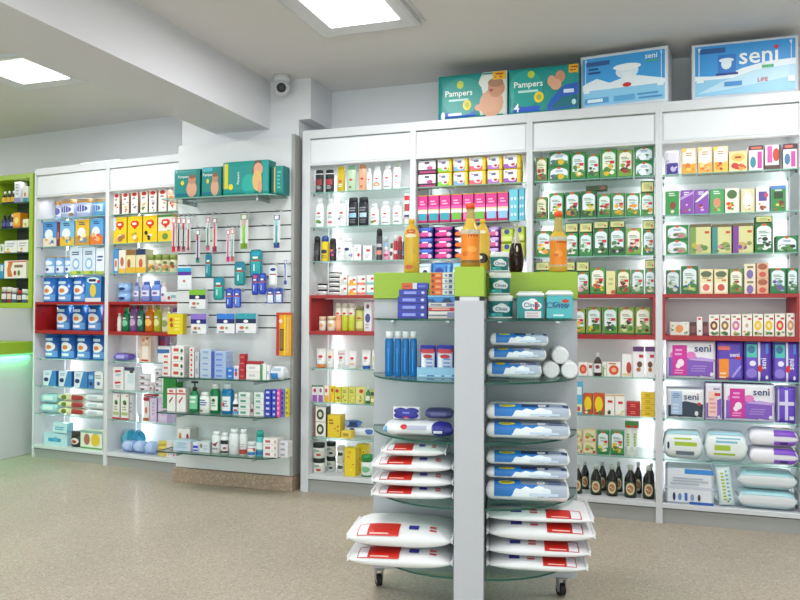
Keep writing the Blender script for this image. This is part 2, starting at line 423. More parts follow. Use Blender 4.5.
def TB(col, cap, dec=()):
    """A squeeze tube standing on its cap, crimped flat at the top."""
    def f(name, w, h, d):
        rx, ry = w/2*.88, min(w/2*.7, d/2)
        e = empty(name); mb = MB()
        pr = [(h*.17, rx*.9, ry*.9)]+[(h*(.17+.8*t), rx*(.92+.2*t), ry*(1-t)**.8+.001) for t in (0, .1, .25, .5, .75, .9, 1)]+[(h, rx*1.13, .001)]
        mb.lathe(pr, col)
        def P(u, vv, o):
            z = h*(.2+.75*vv); a, b = prof_r(pr, z); g = (u-.5)*2.4
            return ((a+o)*math.sin(g), -(b+o)*math.cos(g), z)
        decals(mb, P, dec, w, h*.75, 8, .0008)
        mb.build('tube_body', e)
        c = MB(); c.lathe([(0, rx*.8, ry*.8), (.004, rx*.86, ry*.86), (h*.165, rx*.93, ry*.93), (h*.175, rx*.88, ry*.88)], cap); c.build('cap', e)
        return e
    return f
def BG(col, dec=(), ex=.75, taper=4, fin=.0, flat=.95, ends=None):
    """A filled bag or film pack lying down, seen from its long edge; v runs from its underside round the front to its top."""
    def f(name, w, h, d):
        n, m = 18, 24; us = cosg(n)
        L = w/2*(1-fin)
        def sec(u):
            t = abs(2*u-1); g = max(0, 1-t**taper)**.5
            return .02+.98*g, flat+(1-flat)*g
        def P(u, v, o, a=None):
            a = (v-.5)*2*1.25 if a is None else a
            gz, gy = sec(u); cs, sn = math.cos(a), math.sin(a)
            y = -math.copysign(abs(cs)**ex, cs)*(d/2*gy+o); z = math.copysign(abs(sn)**ex, sn)*((h/2-.002)*gz+min(o, .0018))
            return ((2*u-1)*L, y, h/2+z)
        mb = MB()
        mb.grid(lambda i, j: P(us[j], 0, -.004*abs(math.sin(7.3*(i % m)+3.1*j)*math.sin(1.7*(i % m)-2.3*j))*min(1, h/.08), 2*math.pi*i/m), m, n, col, (lambda i, j: ends[1] if ends and (us[j] < ends[0] or us[j+1] > 1-ends[0]) else col), closeu=True)
        for u in (us[0], us[-1]): mb.face([P(u, 0, 0, 2*math.pi*i/m*(1 if u > .5 else -1)) for i in range(m)], col)
        decals(mb, P, dec, w, h*1.3, 12, .0008, .0003)
        if not fin: return mb.build(name)
        e = empty(name); mb.build('film_wrap', e)
        for sg in (-1, 1):
            s = MB(); s.prism([(sg*L*.99, h/2-.006), (sg*w/2, h/2-.012), (sg*w/2*.99, h/2), (sg*w/2, h/2+.012), (sg*L*.99, h/2+.006)][::sg], -d*.42, d*.42, col); s.build('end_seam', e)
        return e
    return f
def TW(col, dec=(), ends='#e8eaec'):
    """A rolled pack lying down: a round bundle with gathered ends."""
    return BG(col, dec, ex=.9, taper=10, flat=.85, ends=(.06, ends))
# ------------------------------------------------------------------ putting things on shelves
ORD = 'zero first second third fourth fifth sixth seventh eighth ninth tenth eleventh twelfth thirteenth fourteenth fifteenth sixteenth seventeenth eighteenth nineteenth twentieth'.split()
LEVEL = {1: [''], 2: ['lower', 'upper'], 3: ['lowest', 'middle', 'topmost'], 4: ['lowest', 'second-lowest', 'second-highest', 'topmost'],
         5: ['lowest', 'second-lowest', 'middle', 'second-highest', 'topmost'], 6: ['lowest', 'second-lowest', 'third-lowest', 'third-highest', 'second-highest', 'topmost']}
COUNT = [0]
def put(o, fr, s, n, z, label, cat, group=None, rot=0):
    o.location = fr.world(s, n, z); o.rotation_euler = (0, 0, fr.a+R(rot)); o['label'] = label; o['category'] = cat
    if group: o['group'] = group
    COUNT[0] += 1
    return o
BOUNDS = {}                                                            # frame -> (list of (s0, s1) bays, shelf levels, thickness of what is above)
def clamp(fr, z, s0, s1, zt):
    if fr not in BOUNDS: return s0, s1, zt
    bays, lv = BOUNDS[fr](z, (s0+s1)/2)
    if bays: s0, s1 = max(s0, bays[0]), min(s1, bays[1])
    up = [q for q in lv if q[0] > z+.04]
    if up: q = min(up); zt = min(zt, q[0]-q[1])
    return s0, s1, zt
def row(fr, z, n, items, where, ref='pillar end', dmax=.3, rev=False):
    """items: (design, x0, x1, ytop, look[, options]); x and y are read in the photograph on the plane n in front of the bay.
    options: n own front plane, d depth, k how many stacked, zb base height, yb base line, ang, rear."""
    last = {}; seen = {}; looks = [it[4] for it in items]
    if ' shelf of ' in where: q = where.split(' shelf of '); where = f"{q[1]}'s {q[0]} shelf" if 'of' not in q[0].split() else f"{q[0].split(' of ')[0]} of {q[1]}'s {q[0].split(' of ')[1]} shelf"
    for i, it in enumerate(items[::-1] if rev else items):
        (name, cat, fn), x0, x1, yt, look = it[:5]
        op = it[5] if len(it) > 5 else {}
        nf = op.get('n', n); ym = yt+12
        s0 = fr.hit(x0, ym, nf)[0]; s1 = fr.hit(x1, ym, nf)[0]
        zt = fr.hit((x0+x1)/2, yt, nf)[1]
        zb = op.get('zb', fr.hit((x0+x1)/2, op['yb'], nf)[1] if 'yb' in op else z)
        s0, s1, zt = clamp(fr, z, s0, s1, zt)
        if not rev:
            if nf in last and s0 < last[nf]+.002: s0 = last[nf]+.002
            last[nf] = s1
        w = max(.008, s1-s0); k = op.get('k', 1); h = max(.01, (zt-zb)/k)
        d = min(op.get('d', max(.03, min(.09, w*.9))), dmax)
        seen[look] = seen.get(look, 0)+1
        for q in range(k):
            o = fn(name, w-.001*(k > 1), h-.0008, d)
            lv = LEVEL.get(k, LEVEL[6])[q] if k <= 6 else ''
            pos = f", {ORD[seen[look]]} such from {ref}" if looks.count(look) > 1 else ''
            lab = f"{lv+' ' if lv else ''}{look}{pos}, {where}"
            nm = name.replace('_', ' '); nm += 'es' if nm[-1] in 'xsh' else 's'
            put(o, fr, (s0+s1)/2, nf-d/2, zb+q*h+.0004+op.get('up', 0), lab, cat, f"{nm}, {where}", op.get('ang', 0))
            if 'lean' in op: o.rotation_euler.y = R(op['lean'])
EXPOSURE = -0.28
# ------------------------------------------------------------------ the room
def struct(name, mb, loc=(0, 0, 0), rz=0): return mb.build(name, None, loc, rz, kind='structure')
def sbox(name, x0, y0, z0, x1, y1, z1, h, rz=0, loc=(0, 0, 0)):
    mb = MB(); mb.box(x0, y0, z0, x1, y1, z1, h); return struct(name, mb, loc, rz)
CEIL = 3.0
sbox('floor', -7, -8, -.1, 7, 2.5, 0, 'floor')
sbox('ceiling', -7, -8, CEIL, 7, 2.5, CEIL+.1, 'ceil')
sbox('wall_back', -.1, .44, 0, 6.9, .6, CEIL, 'wall')
sbox('wall_recess', -4.2, .425, 0, 1.76, .6, CEIL, 'wall', FL.a, (FL.o.x, FL.o.y, 0))
sbox('wall_left', -7, -8, 0, -6.85, 2.5, CEIL, 'wall')
sbox('wall_right', 6.85, -8, 0, 7, 2.5, CEIL, 'wall')
mb = MB(); mb.box(-7, -8, 0, 7, -7.85, .35, 'wall'); mb.box(-7, -8, 2.75, 7, -7.85, CEIL, 'wall'); mb.box(-7, -8, .35, -5, -7.85, 2.75, 'wall'); mb.box(6, -8, .35, 7, -7.85, 2.75, 'wall'); struct('wall_front', mb)
mb = MB()
for x in (-5, -1.36, 2.28, 5.94): mb.box(x, -7.96, .35, x+.06, -7.9, 2.75, 'steel')
mb.box(-5, -7.96, .35, 6, -7.9, .41, 'steel'); mb.box(-5, -7.96, 2.69, 6, -7.9, 2.75, 'steel'); mb.box(-4.94, -7.935, .41, 5.94, -7.925, 2.69, 'glass'); struct('added_window_1', mb)  # unseen shop window, added so that the room is lit evenly
mb = MB(); mb.box(-1.1, .06, 0, -.1, .95, 2.70, 'wall'); mb.box(-1.1, .06, 2.70, -.005, .95, CEIL, 'wall'); struct('pillar', mb)
sbox('beam', -.80, -7.85, 2.645, -.335, .06, CEIL, 'wall')
mb = MB(); mb.box(-1.085, -.045, 0, -.085, .06, .108, 'stone', .004); mb.box(-.1, .06, 0, -.085, .3, .108, 'stone'); struct('baseboard_pillar', mb)

def area(name, loc, rot, sx, sy, power, col=(1, 1, 1), spread=180):
    l = bpy.data.lights.new(name, 'AREA'); l.shape = 'RECTANGLE'; l.size = sx; l.size_y = sy; l.energy = power; l.color = col; l.spread = R(spread)
    o = bpy.data.objects.new(name, l); COL.objects.link(o); o.location = loc; o.rotation_euler = rot
    return o
LP = [(.765, -1.04, 'square ceiling light panel in front of the tea and pad bays'), (-1.88, -.73, 'square ceiling light panel beyond the beam, over the milk powder bay'),
      (3.3, -1.04, 'ceiling light panel over the diaper bay'), (.765, -3.4, 'ceiling light panel in the middle of the shop'), (3.3, -3.4, 'ceiling light panel behind the display stand'),  # from this line on: unseen panels added to brighten the shop
      (-1.88, -3.2, 'ceiling light panel beyond the beam near the counter'), (.765, -5.8, 'ceiling light panel near the shop entrance'), (3.3, -5.8, 'ceiling light panel in the entrance corner'), (-4.3, -.73, 'ceiling light panel over the counter')]
PANEL_W = 30
area('added_window_light', (.5, -8.2, 1.55), (R(90), 0, 0), 10.8, 2.3, 330, (.95, .97, 1))  # fill lamp added outside the unseen front window
for x, y, lab in LP:
    e = empty('ceiling_light', (x, y, CEIL), 0, label=lab, category='ceiling light', group='square ceiling lights')
    mb = MB(); o_, i_ = .315, .215
    q = lambda r, z: [(-r, -r, z), (r, -r, z), (r, r, z), (-r, r, z)]
    A, B, C_, D = q(o_, 0), q(o_, -.03), q(o_-.02, -.035), q(i_, -.012)
    for u, v in ((A, B), (B, C_), (C_, D)):
        for k in range(4):
            j = (k+1) % 4; mb.face([u[k], u[j], v[j], v[k]], 'lacquer')
    mb.build('frame', e)
    mb = MB(); mb.box(-i_, -i_, -.016, i_, i_, -.002, 'panel_lamp'); mb.build('diffuser', e)
    area('panel_light', (x, y, CEIL-.04), (0, 0, 0), .42, .42, PANEL_W)
mb = MB(); mb.box(1.1, -1.34, CEIL-.002, 1.112, -.72, CEIL, 'steel'); struct('thin_strip_1', mb)  # thin grey strip under the ceiling beside the first panel frame

# security camera in the corner of beam and ceiling
p = FR.hit(282, 88, .05)
e = empty('security_camera', (p[0], -.05, CEIL), 0, label='white dome security camera under the ceiling beside the beam', category='camera')
mb = MB(); mb.lathe([(-.05, .05, .05), (-.04, .058, .058), (0, .06, .06)], 'lacquer', 24); mb.build('mount', e)
mb = MB(); mb.lathe([(-.058*math.cos(math.pi*i/10)-.086, .058*math.sin(math.pi*i/10)+.0005, .058*math.sin(math.pi*i/10)+.0005) for i in range(11)], 'lacquer', 24); mb.build('housing', e)
v = Vector((.35, -.85, -.28)).normalized(); c = Vector((0, 0, -.086))
mb = MB(); mb.tube([c+v*.03, c+v*.055, c+v*.062], .034, 'rubber', 20); o = mb.build('lens', e)
mb = MB(); mb.tube([c+v*.0622, c+v*.064], .014, '#2a2a2e', 14); mb.build('lens_ring', o)

# ------------------------------------------------------------------ shelving bays
ZR = [2.15, 1.90, 1.655, 1.41, 1.155, .888, .643, .392, .125]
ZL = [2.10, 1.855, 1.606, 1.367, 1.119, .872, .629, .385, .112]
DP = .40
def bay(fr, s0, s1, zs, H, label, lp=.02, redback=False, power=1.7):
    e = empty('shelf_bay', fr.world(s0, 0, 0), fr.a, label=label, category='shelving', group='white backlit shelving bays')
    W = s1-s0; k = H-2.60; hb = 2.355+k; ht = 2.53+k
    for a, b in ((-lp if lp > .02 else 0, .02), (W-.02, W)):
        mb = MB(); mb.box(a, 0, 0, b, DP+.01, H, 'lacquerin', .002, front='lacquer'); mb.build('side_panel', e)
    mb = MB(); mb.box(.02, DP-.005, .1, W-.02, DP+.01, H, 'lacquerin'); mb.build('back_panel', e)
    mb = MB(); mb.box(.02, 0, ht+.008, W-.02, DP, H, 'lacquer', .002); mb.build('top_rail', e)
    mb = MB(); mb.box(.02, .012, hb, W-.02, .03, ht, 'lacquer'); mb.box(.02, .0, hb-.012, W-.02, .035, hb, 'lacquer'); o = mb.build('header', e)
    mb = MB(); mb.box(.03, .008, hb+.008, W-.03, .0119, ht-.008, 'header_lamp'); mb.build('light_panel', o)
    mb = MB(); mb.box(.02, .0, zs[8]-.03, W-.02, DP-.005, zs[8], 'lacquer', .002); mb.build('base_board', e)
    mb = MB(); mb.box(.02, .018, 0, W-.02, .03, zs[8]-.038, 'kick'); mb.build('kick_plate', e)
    for z in (zs[0], zs[1], zs[2], zs[5], zs[6], zs[7]):
        mb = MB(); mb.box(.022, .012, z-.007, W-.022, DP-.01, z, 'glass', 0, front='gedge'); o = mb.build('glass_shelf', e)
        for x in (.028, W-.028):
            for y in (.06, DP-.06):
                m2 = MB(); m2.lathe([(0, .006, .006), (.012, .007, .007)], 'clip', 8, x=x, y=y, z=z-.0195); m2.build('shelf_pin', o)
    zt, zb = zs[3], zs[4]
    r = MB(); r.box(.02, .002, zt-.022, W-.02, DP-.005, zt, 'redboard', .001); r.box(.02, .002, zb-.028, W-.02, DP-.005, zb, 'redboard', .001)
    r.box(.02, .002, zb, .036, DP-.005, zt-.022, 'redboard'); r.box(W-.036, .002, zb, W-.02, DP-.005, zt-.022, 'redboard')
    if redback: r.box(.036, DP-.01, zb, W-.036, DP-.005, zt-.022, 'redboard')
    r.build('red_box_shelf', e)
    mb = MB(); mb.box(.06, .2, zt-.0245, W-.06, .215, zt-.0221, 'strip_lamp'); mb.build('led_strip', e)
    for x, y in ((.024, 1), (W-.030, -1)):
        for z0, z1 in ((zs[8]+.02, zb-.04), (zt+.02, hb-.03)):
            mb = MB(); mb.box(x if y > 0 else x+.003, DP-.075, z0, x+.003 if y > 0 else x+.006, DP-.067, z1, 'strip_lamp'); mb.build('led_strip', e)
            a = area('shelf_light', fr.world(s0+x+.003+y*.012, -(DP-.07), (z0+z1)/2), (0, 0, 0), .012, z1-z0, power*(z1-z0))
            # turned towards the middle of the back panel
            d = Vector((fr.d.x*y*.9-fr.m.x*.4, fr.d.y*y*.9-fr.m.y*.4, 0)).normalized()
            a.matrix_world = Matrix.Translation(a.location) @ Matrix(((d.y, 0, -d.x), (-d.x, 0, -d.y), (0, 1, 0))).to_4x4()
    area('header_light', fr.world(s0+W/2, -.09, hb-.02), (R(15), 0, fr.a), W-.1, .03, power*.6)
    area('niche_light', fr.world(s0+W/2, -.12, zt-.03), (R(10), 0, fr.a), W-.15, .03, power*.45)
    return e
WH = {}
BAYS = [(0, 'toiletries bay'), (1, 'pad bay'), (2, 'tea bay'), (3, 'diaper bay')]
for i, lab in enumerate(['white shelving bay of shampoos and creams next to the pillar', 'white shelving bay of boxed pads behind the display stand', 'white shelving bay of green tea boxes', 'white shelving bay of purple and white diaper packs']):
    bay(FR, .8*i, .8*(i+1), ZR, 2.60, lab, .04 if i == 0 else .02)
LW = .867
for i, lab in enumerate(['white shelving bay of blue milk powder tins', 'white shelving bay of yellow baby food boxes beside the slat panel']):
    bay(FL, LW*i, LW*(i+1)-.01*i, ZL, 2.55, lab, redback=(i == 0), power=2.2)
s0 = FL.hit(81, 163, -.05)[0]; s1 = FL.hit(122, 160, -.05)[0]
e = empty('strip_light', FL.world((s0+s1)/2, -.08, 2.5505), FL.a, label='slim bright strip light lying on top of the recessed bays', category='lamp')
mb = MB(); mb.box(-(s1-s0)/2, -.04, 0, (s1-s0)/2, .04, .012, 'lacquer', .002); mb.build('housing', e)
mb = MB(); mb.box(-(s1-s0)/2+.01, -.046, .002, (s1-s0)/2-.01, -.0401, .016, 'strip_lamp'); mb.build('lamp_tube', e)

# slat panel on the pillar
e = empty('slat_panel', FS.world(0, 0, 0), 0, label='white slotted wall panel on the pillar with hooks and glass shelves', category='display panel')
GZ = [2.02, 1.918, 1.818, 1.727, 1.637, 1.545, 1.45, 1.355, 1.262, 1.172]
mb = MB(); mb.box(0, .012, .112, .96, .09, 2.553, 'slat'); lo = .112
for g in GZ[::-1]+[2.553+.005]:
    mb.box(0, 0, lo, .96, .012, g-.005, 'slat', .001); lo = g+.005
mb.build('panel_board', e)
for g in GZ:
    mb = MB(); mb.box(0, .006, g-.005, .96, .0119, g+.005, 'rubber'); mb.box(0, .001, g-.005, .96, .006, g-.0035, 'steel'); mb.build('groove_rail', e)
mb = MB(); mb.box(.96, -.006, .11, .985, .09, 2.575, 'kick', .003); mb.build('edge_trim', e)
SZ = [FS.hit(230, 195.5, .2)[1], FS.hit(230, 379.5, .27)[1], FS.hit(230, 416, .28)[1], FS.hit(230, 456.5, .28)[1]]
SZ = [round(z, 3) for z in SZ]
def rounded(s0, s1, n1, r, m=8):
    """Outline with its outer corner at s1 rounded off."""
    return [(s0, -.002), (s0, -n1)]+[(s1-r+r*math.sin(math.pi/2*i/m), -n1+r-r*math.cos(math.pi/2*i/m)) for i in range(m+1)]+[(s1, -.002)]
for z, s0, s1, n1, lab in ((SZ[0], .01, .93, .22, 'top'), (SZ[1], .03, .965, .27, 'upper'), (SZ[2], .03, .965, .28, 'middle'), (SZ[3], .03, .965, .28, 'lower')):
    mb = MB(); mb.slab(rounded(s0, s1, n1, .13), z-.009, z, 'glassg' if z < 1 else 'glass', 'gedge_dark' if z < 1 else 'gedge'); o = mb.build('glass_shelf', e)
    for s in (.16, .78):
        mb = MB(); mb.prism([(0, 0), (0, 0)][:0]+[(-.004, -.03), (.004, -.03), (.004, 0), (-.004, 0)], -n1*.8, -.001, 'steel'); mb.build('bracket', o, (s, 0, z-.0095))

# lime framed wall cabinet and counter at the far end
e = empty('wall_cabinet', FL.world(-.62, 0, 0), FL.a, label='lime framed wall cabinet of small medicines above the counter', category='cabinet')
CW = .598
mb = MB(); mb.box(0, 0, 1.313, CW, .30, 1.36, 'lime', .002); mb.box(0, 0, 2.475, CW, .30, 2.52, 'lime', .002)
mb.box(0, 0, 1.36, .04, .30, 2.475, 'lime'); mb.box(CW-.042, 0, 1.36, CW, .30, 2.475, 'lime'); mb.build('frame', e)
mb = MB(); mb.box(.04, .288, 1.36, CW-.042, .299, 2.475, 'darkback'); mb.build('back_panel', e)
CZ = [FL.hit(15, y, -.06)[1] for y in (203.5, 228.5, 253, 278.5)]+[1.3605]
for z in CZ[:4]:
    mb = MB(); mb.box(.042, .02, z-.008, CW-.044, .285, z, 'glassg', 0, front='gedge_dark'); mb.build('glass_shelf', e)
area('cabinet_light', FL.world(-.32, -.06, 2.46), (0, 0, FL.a), .45, .04, .4)
e = empty('counter', (-2.975, 0, 0), 0, label='white counter with lime edge and green glow under its top', category='counter')
mb = MB(); mb.box(-1.3, -1.2, .0, 0, .55, .895, 'lacquer', .004); mb.build('counter_body', e)
mb = MB(); mb.box(-1.3, -1.21, .91, .012, .55, 1.012, 'lime', .003); mb.build('counter_top', e)
mb = MB(); mb.box(-.012, -1.19, .897, .004, .54, .909, 'green_lamp'); mb.build('led_strip', e)
area('counter_glow', (-2.962, -.3, .893), (0, R(8), 0), .012, 1.5, 4.5, (.05, 1, .25), 150)
mb = MB(); mb.box(-1.28, -1.18, .8955, -.02, .54, .9099, 'darkback'); mb.build('support', e)

# ------------------------------------------------------------------ display stand on casters
e = empty('display_stand', FG.world(0, 0, 0), FG.a, label='white cross-shaped display stand with lime tops and round glass shelves', category='display stand')
TOP = 1.478; RD = .465
for a, b in ((-.47, -.06), (.06, .47)):
    mb = MB(); mb.box(a, -.014, .085, b, .014, 1.355, 'standboard', .002); mb.build('side_board', e)
    mb = MB(); mb.box(a, -.035, 1.3555, b, .035, TOP, 'lime', .002); mb.build('lime_cap', e)
mb = MB(); mb.box(-.06, -.475, .085, .06, .475, 1.34, 'standboard', .002); o = mb.build('centre_board', e)
mb = MB(); mb.box(-.06, -.475, 1.357, .06, .475, TOP, 'lime', .002); mb.build('lime_cap', e)
mb = MB(); mb.box(-.04, -.47, 1.34, .04, .47, 1.357, 'lacquer'); o = mb.build('neck', e)
for x in (-.05, .05):
    mb = MB(); mb.box(x-.009, -.474, 1.3405, x+.009, -.44, 1.3565, 'rubber'); mb.build('connector', o)
GZL = [FG.hit(420, y, .395)[1] for y in (318.8, 380, 438.6, 502, 569.5)]
GZL = [round(z, 3) for z in GZL]
for z in GZL:
    for sx, sy in ((-1, -1), (1, -1), (-1, 1), (1, 1)):
        pts = [(sx*.062, sy*.016)]+[(sx*.062+sx*(RD-.062)*math.cos(math.pi/2*i/14), sy*.016+sy*(RD-.016)*math.sin(math.pi/2*i/14)) for i in range(15)]
        if sx*sy < 0: pts = pts[::-1]
        mb = MB(); mb.slab(pts, z-.008, z, 'glassg', 'gedge_dark'); o = mb.build('glass_shelf', e)
        for ax, ay in ((.12, .03), (.38, .03)):
            m2 = MB(); m2.box(sx*ax-.008, sy*ay-.012, z-.02, sx*ax+.008, sy*ay+.012, z-.0085, 'steel'); m2.build('shelf_clip', o)
for x, y in ((-.445, 0), (.40, 0), (0, -.42), (0, .42)):
    c = MB(); c.box(-.022, -.022, .078, .022, .022, .0848, 'steel'); c.box(-.019, -.012, .03, -.015, .016, .078, 'steel'); c.box(.015, -.012, .03, .019, .016, .078, 'steel'); o = c.build('caster', e, (x, y, 0), R(25))
    m2 = MB(); m2.tube([(-.012, .004, .0285), (-.011, .004, .0285), (.011, .004, .0285), (.012, .004, .0285)], .028, 'rubber', 20); m2.build('wheel', o)
    m2 = MB(); m2.tube([(-.0135, .004, .0285), (.0135, .004, .0285)], .012, 'steel', 12); m2.build('hub', o)

def _br(z, s):
    i = min(3, max(0, int(s//.8))); t = .0375 if abs(z-ZR[4]) < .02 else .0215
    return ((.8*i+t, .8*(i+1)-t), [(q, .025 if j == 3 else .031 if j == 4 else .0205) for j, q in enumerate(ZR)]+[(2.355, .014)])
def _bl(z, s):
    if s < 0: return ((-.576, -.068), [(q, .0205) for q in CZ])
    i = min(1, max(0, int(s//LW))); t = .0375 if abs(z-ZL[4]) < .02 else .0215
    return ((LW*i+t, LW*(i+1)-.01*i-t), [(q, .025 if j == 3 else .031 if j == 4 else .0205) for j, q in enumerate(ZL)]+[(2.305, .014)])
BOUNDS[FR] = _br; BOUNDS[FL] = _bl
BOUNDS[FS] = lambda z, s: (None, [(q, .011) for q in SZ])
BOUNDS[FG] = lambda z, s: (None, [(q, .022) for q in GZL])
# ------------------------------------------------------------------ designs
W_, NV, RD_, TL, BL = '#eceef0', '#1b2a63', '#c8202c', '#12877f', '#1f62b8'
SEED = [0]
def sd(): SEED[0] += 1; return SEED[0]
def tea(g='#2c8a3c', fruit=('#d8b430', '#5c9a3a', '#e8e6da'), tag=True, pale='#dfeaf0', dark='#1f6a30'):
    dl = [('r', .1, .3, .9, .8, pale), ('e', .5, .78, .4, .14, pale), ('e', .5, .95, .16, .045, '#c9582c'), ('d', .2, .8, .66, .74, 2, '#6a8a5a'),
          ('r', .0, .0, 1, .06, dark), ('b', .1, .08, .92, .4, 13, tuple(fruit)+('#3f7a34',), sd()), ('b', .12, .36, .88, .54, 4, fruit, sd()), ('d', .28, .72, .56, .6, 1, '#8aa07a')]
    if tag: dl.append(('r', .58, .5, .86, .6, RD_))
    return N('tea_box', 'box', BX(g, dl, side='#1d6b2c'))
def flatea(f=('#d8b430', '#48627a', '#5c9a3a')):
    return N('tea_box', 'box', BX('#2c7f42', [('r', .08, .2, .92, .6, '#d9e6ee'), ('e', .5, .6, .42, .3, '#e4eef4'), ('e', .5, .9, .1, .08, '#c9582c'), ('d', .3, .7, .62, .74, 2, '#6a80a0'), ('b', .08, .08, .92, .5, 13, tuple(f)+('#3f7a34',), sd())], side='#1d5f2e'))
def sample(): return N('sample_box', 'box', BX('#3c6a34', [('r', .06, .1, .94, .9, '#dcd896'), ('d', .2, .8, .35, .7, 3, '#a8a860'), ('r', .72, .25, .84, .5, '#c0603c')]))
def card(base, *dl, name='medicine_box', side=None, sdec=(), top=None): return N(name, 'box', BX(base, dl, side=side, sdec=sdec, top=top))
def shampoo(body, cap, *dl, sty='shampoo', flat=.6, bands=(), name='shampoo_bottle'): return N(name, 'bottle', BT(sty, body, cap, dl, flat, bands))
EMB = ('e', .5, .66, .14, .05, RD_)
def white_sh(*dl, cap=W_): return shampoo('#eef0f0!', cap, EMB, ('d', .3, .7, .42, .52, 2, '#9aa4b0'), *dl)
# ---------- toiletries bay
T = 'shelf of toiletries bay'
row(FR, ZR[0], -.04, [
  (shampoo('#17171a!', '#101012', ('r', .2, .45, .8, .8, '#8a2a2e'), ('d', .25, .75, .2, .4, 3, '#b8b8bc'), bands=[(.78, .86, '#e8e8ea')], sty='gel'), 314, 322, 169.5, 'black bottle with pale neck ring'),
  (shampoo('#17171a!', '#101012', ('r', .2, .45, .8, .8, '#a8323a'), ('d', .25, .75, .2, .4, 3, '#b8b8bc'), bands=[(.78, .86, '#e8e8ea')], sty='gel'), 324, 332.5, 169, 'black bottle with pale neck ring'),
  (shampoo('yellowliq', '#e8c818', ('e', .5, .55, .16, .07, RD_), ('d', .3, .7, .25, .4, 2, '#f4f0d8'), sty='gel'), 336, 343.5, 166, 'yellow shower gel bottle'),
  (shampoo('#b9d6b4!', '#8ec79c', ('e', .5, .6, .16, .06, RD_), ('e', .45, .2, .12, .06, '#8a5a4a'), sty='gel'), 346, 354.5, 165, 'pale green shower gel bottle'),
  (shampoo('#eaa884!', '#d89468', ('e', .5, .62, .16, .06, RD_), ('e', .45, .2, .12, .06, '#b4582c'), sty='gel'), 358, 365, 164, 'peach shower gel bottle'),
  (white_sh(), 366, 371, 168, 'narrow white shampoo bottle'),
  (white_sh(('e', .5, .3, .3, .12, '#e8823c'), ('e', .5, .3, .16, .06, '#f6e4d0')), 372, 380, 166, 'white shampoo bottle with orange ring'),
  (white_sh(('r', .25, .12, .75, .18, '#6a7a8a')), 382, 390.5, 165, 'plain white shampoo bottle'),
  (white_sh(('e', .5, .3, .12, .04, '#e0a0a8'), cap='#c9d2c4'), 392, 400, 160, 'tall white shampoo bottle with greenish cap')], 'top '+T)
row(FR, ZR[1], -.04, [
  (white_sh(('e', .45, .25, .2, .09, '#5c9c3c'), ('e', .6, .2, .12, .06, '#3c7a2c')), 313.5, 322.5, 198, 'white bottle with green leaf'),
  (white_sh(('e', .5, .2, .2, .06, '#d86a7c')), 325, 334, 198, 'white bottle with pink flower'),
  (white_sh(('e', .3, .36, .14, .04, NV), cap='#dfe4ea'), 336.5, 345, 198, 'white bottle with navy mark'),
  (shampoo('#2c2e36!', '#24262c', ('r', .22, .4, .78, .62, '#9cc4e0'), ('d', .2, .8, .72, .9, 2, '#8a8e98'), ('d', .25, .75, .12, .3, 3, '#6a6e78'), sty='gel', flat=.55), 347, 356.5, 197, 'charcoal shower gel with blue label'),
  (shampoo('#2c2e36!', '#24262c', ('r', .22, .4, .78, .62, '#b4d0e6'), ('d', .2, .8, .72, .9, 2, '#8a8e98'), ('d', .25, .75, .12, .3, 3, '#6a6e78'), sty='gel', flat=.55), 357.2, 367, 196.5, 'charcoal shower gel with blue label'),
  (white_sh(('e', .4, .2, .16, .09, '#58a038'), ('e', .6, .25, .12, .07, '#d83a2c')), 368.5, 377.5, 203, 'short white bottle with red and green print'),
  (white_sh(('r', .3, .1, .75, .15, '#3a4a6a')), 379.5, 389, 201, 'white bottle with dark base line'),
  (white_sh(('r', .3, .14, .7, .2, '#3a4a6a'), cap='#dfe4e8'), 391, 401, 200.5, 'broad white bottle with dark base line'),
  (N('lotion_tube', 'tube', TB('#efeaea', '#efeaea', [('r', 0, .75, 1, .95, RD_), ('r', .05, .3, .95, .6, '#b8303a'), ('r', .1, .05, .9, .14, NV)])), 403.5, 409, 192.5, 'white and red upright tube')], 'second '+T)
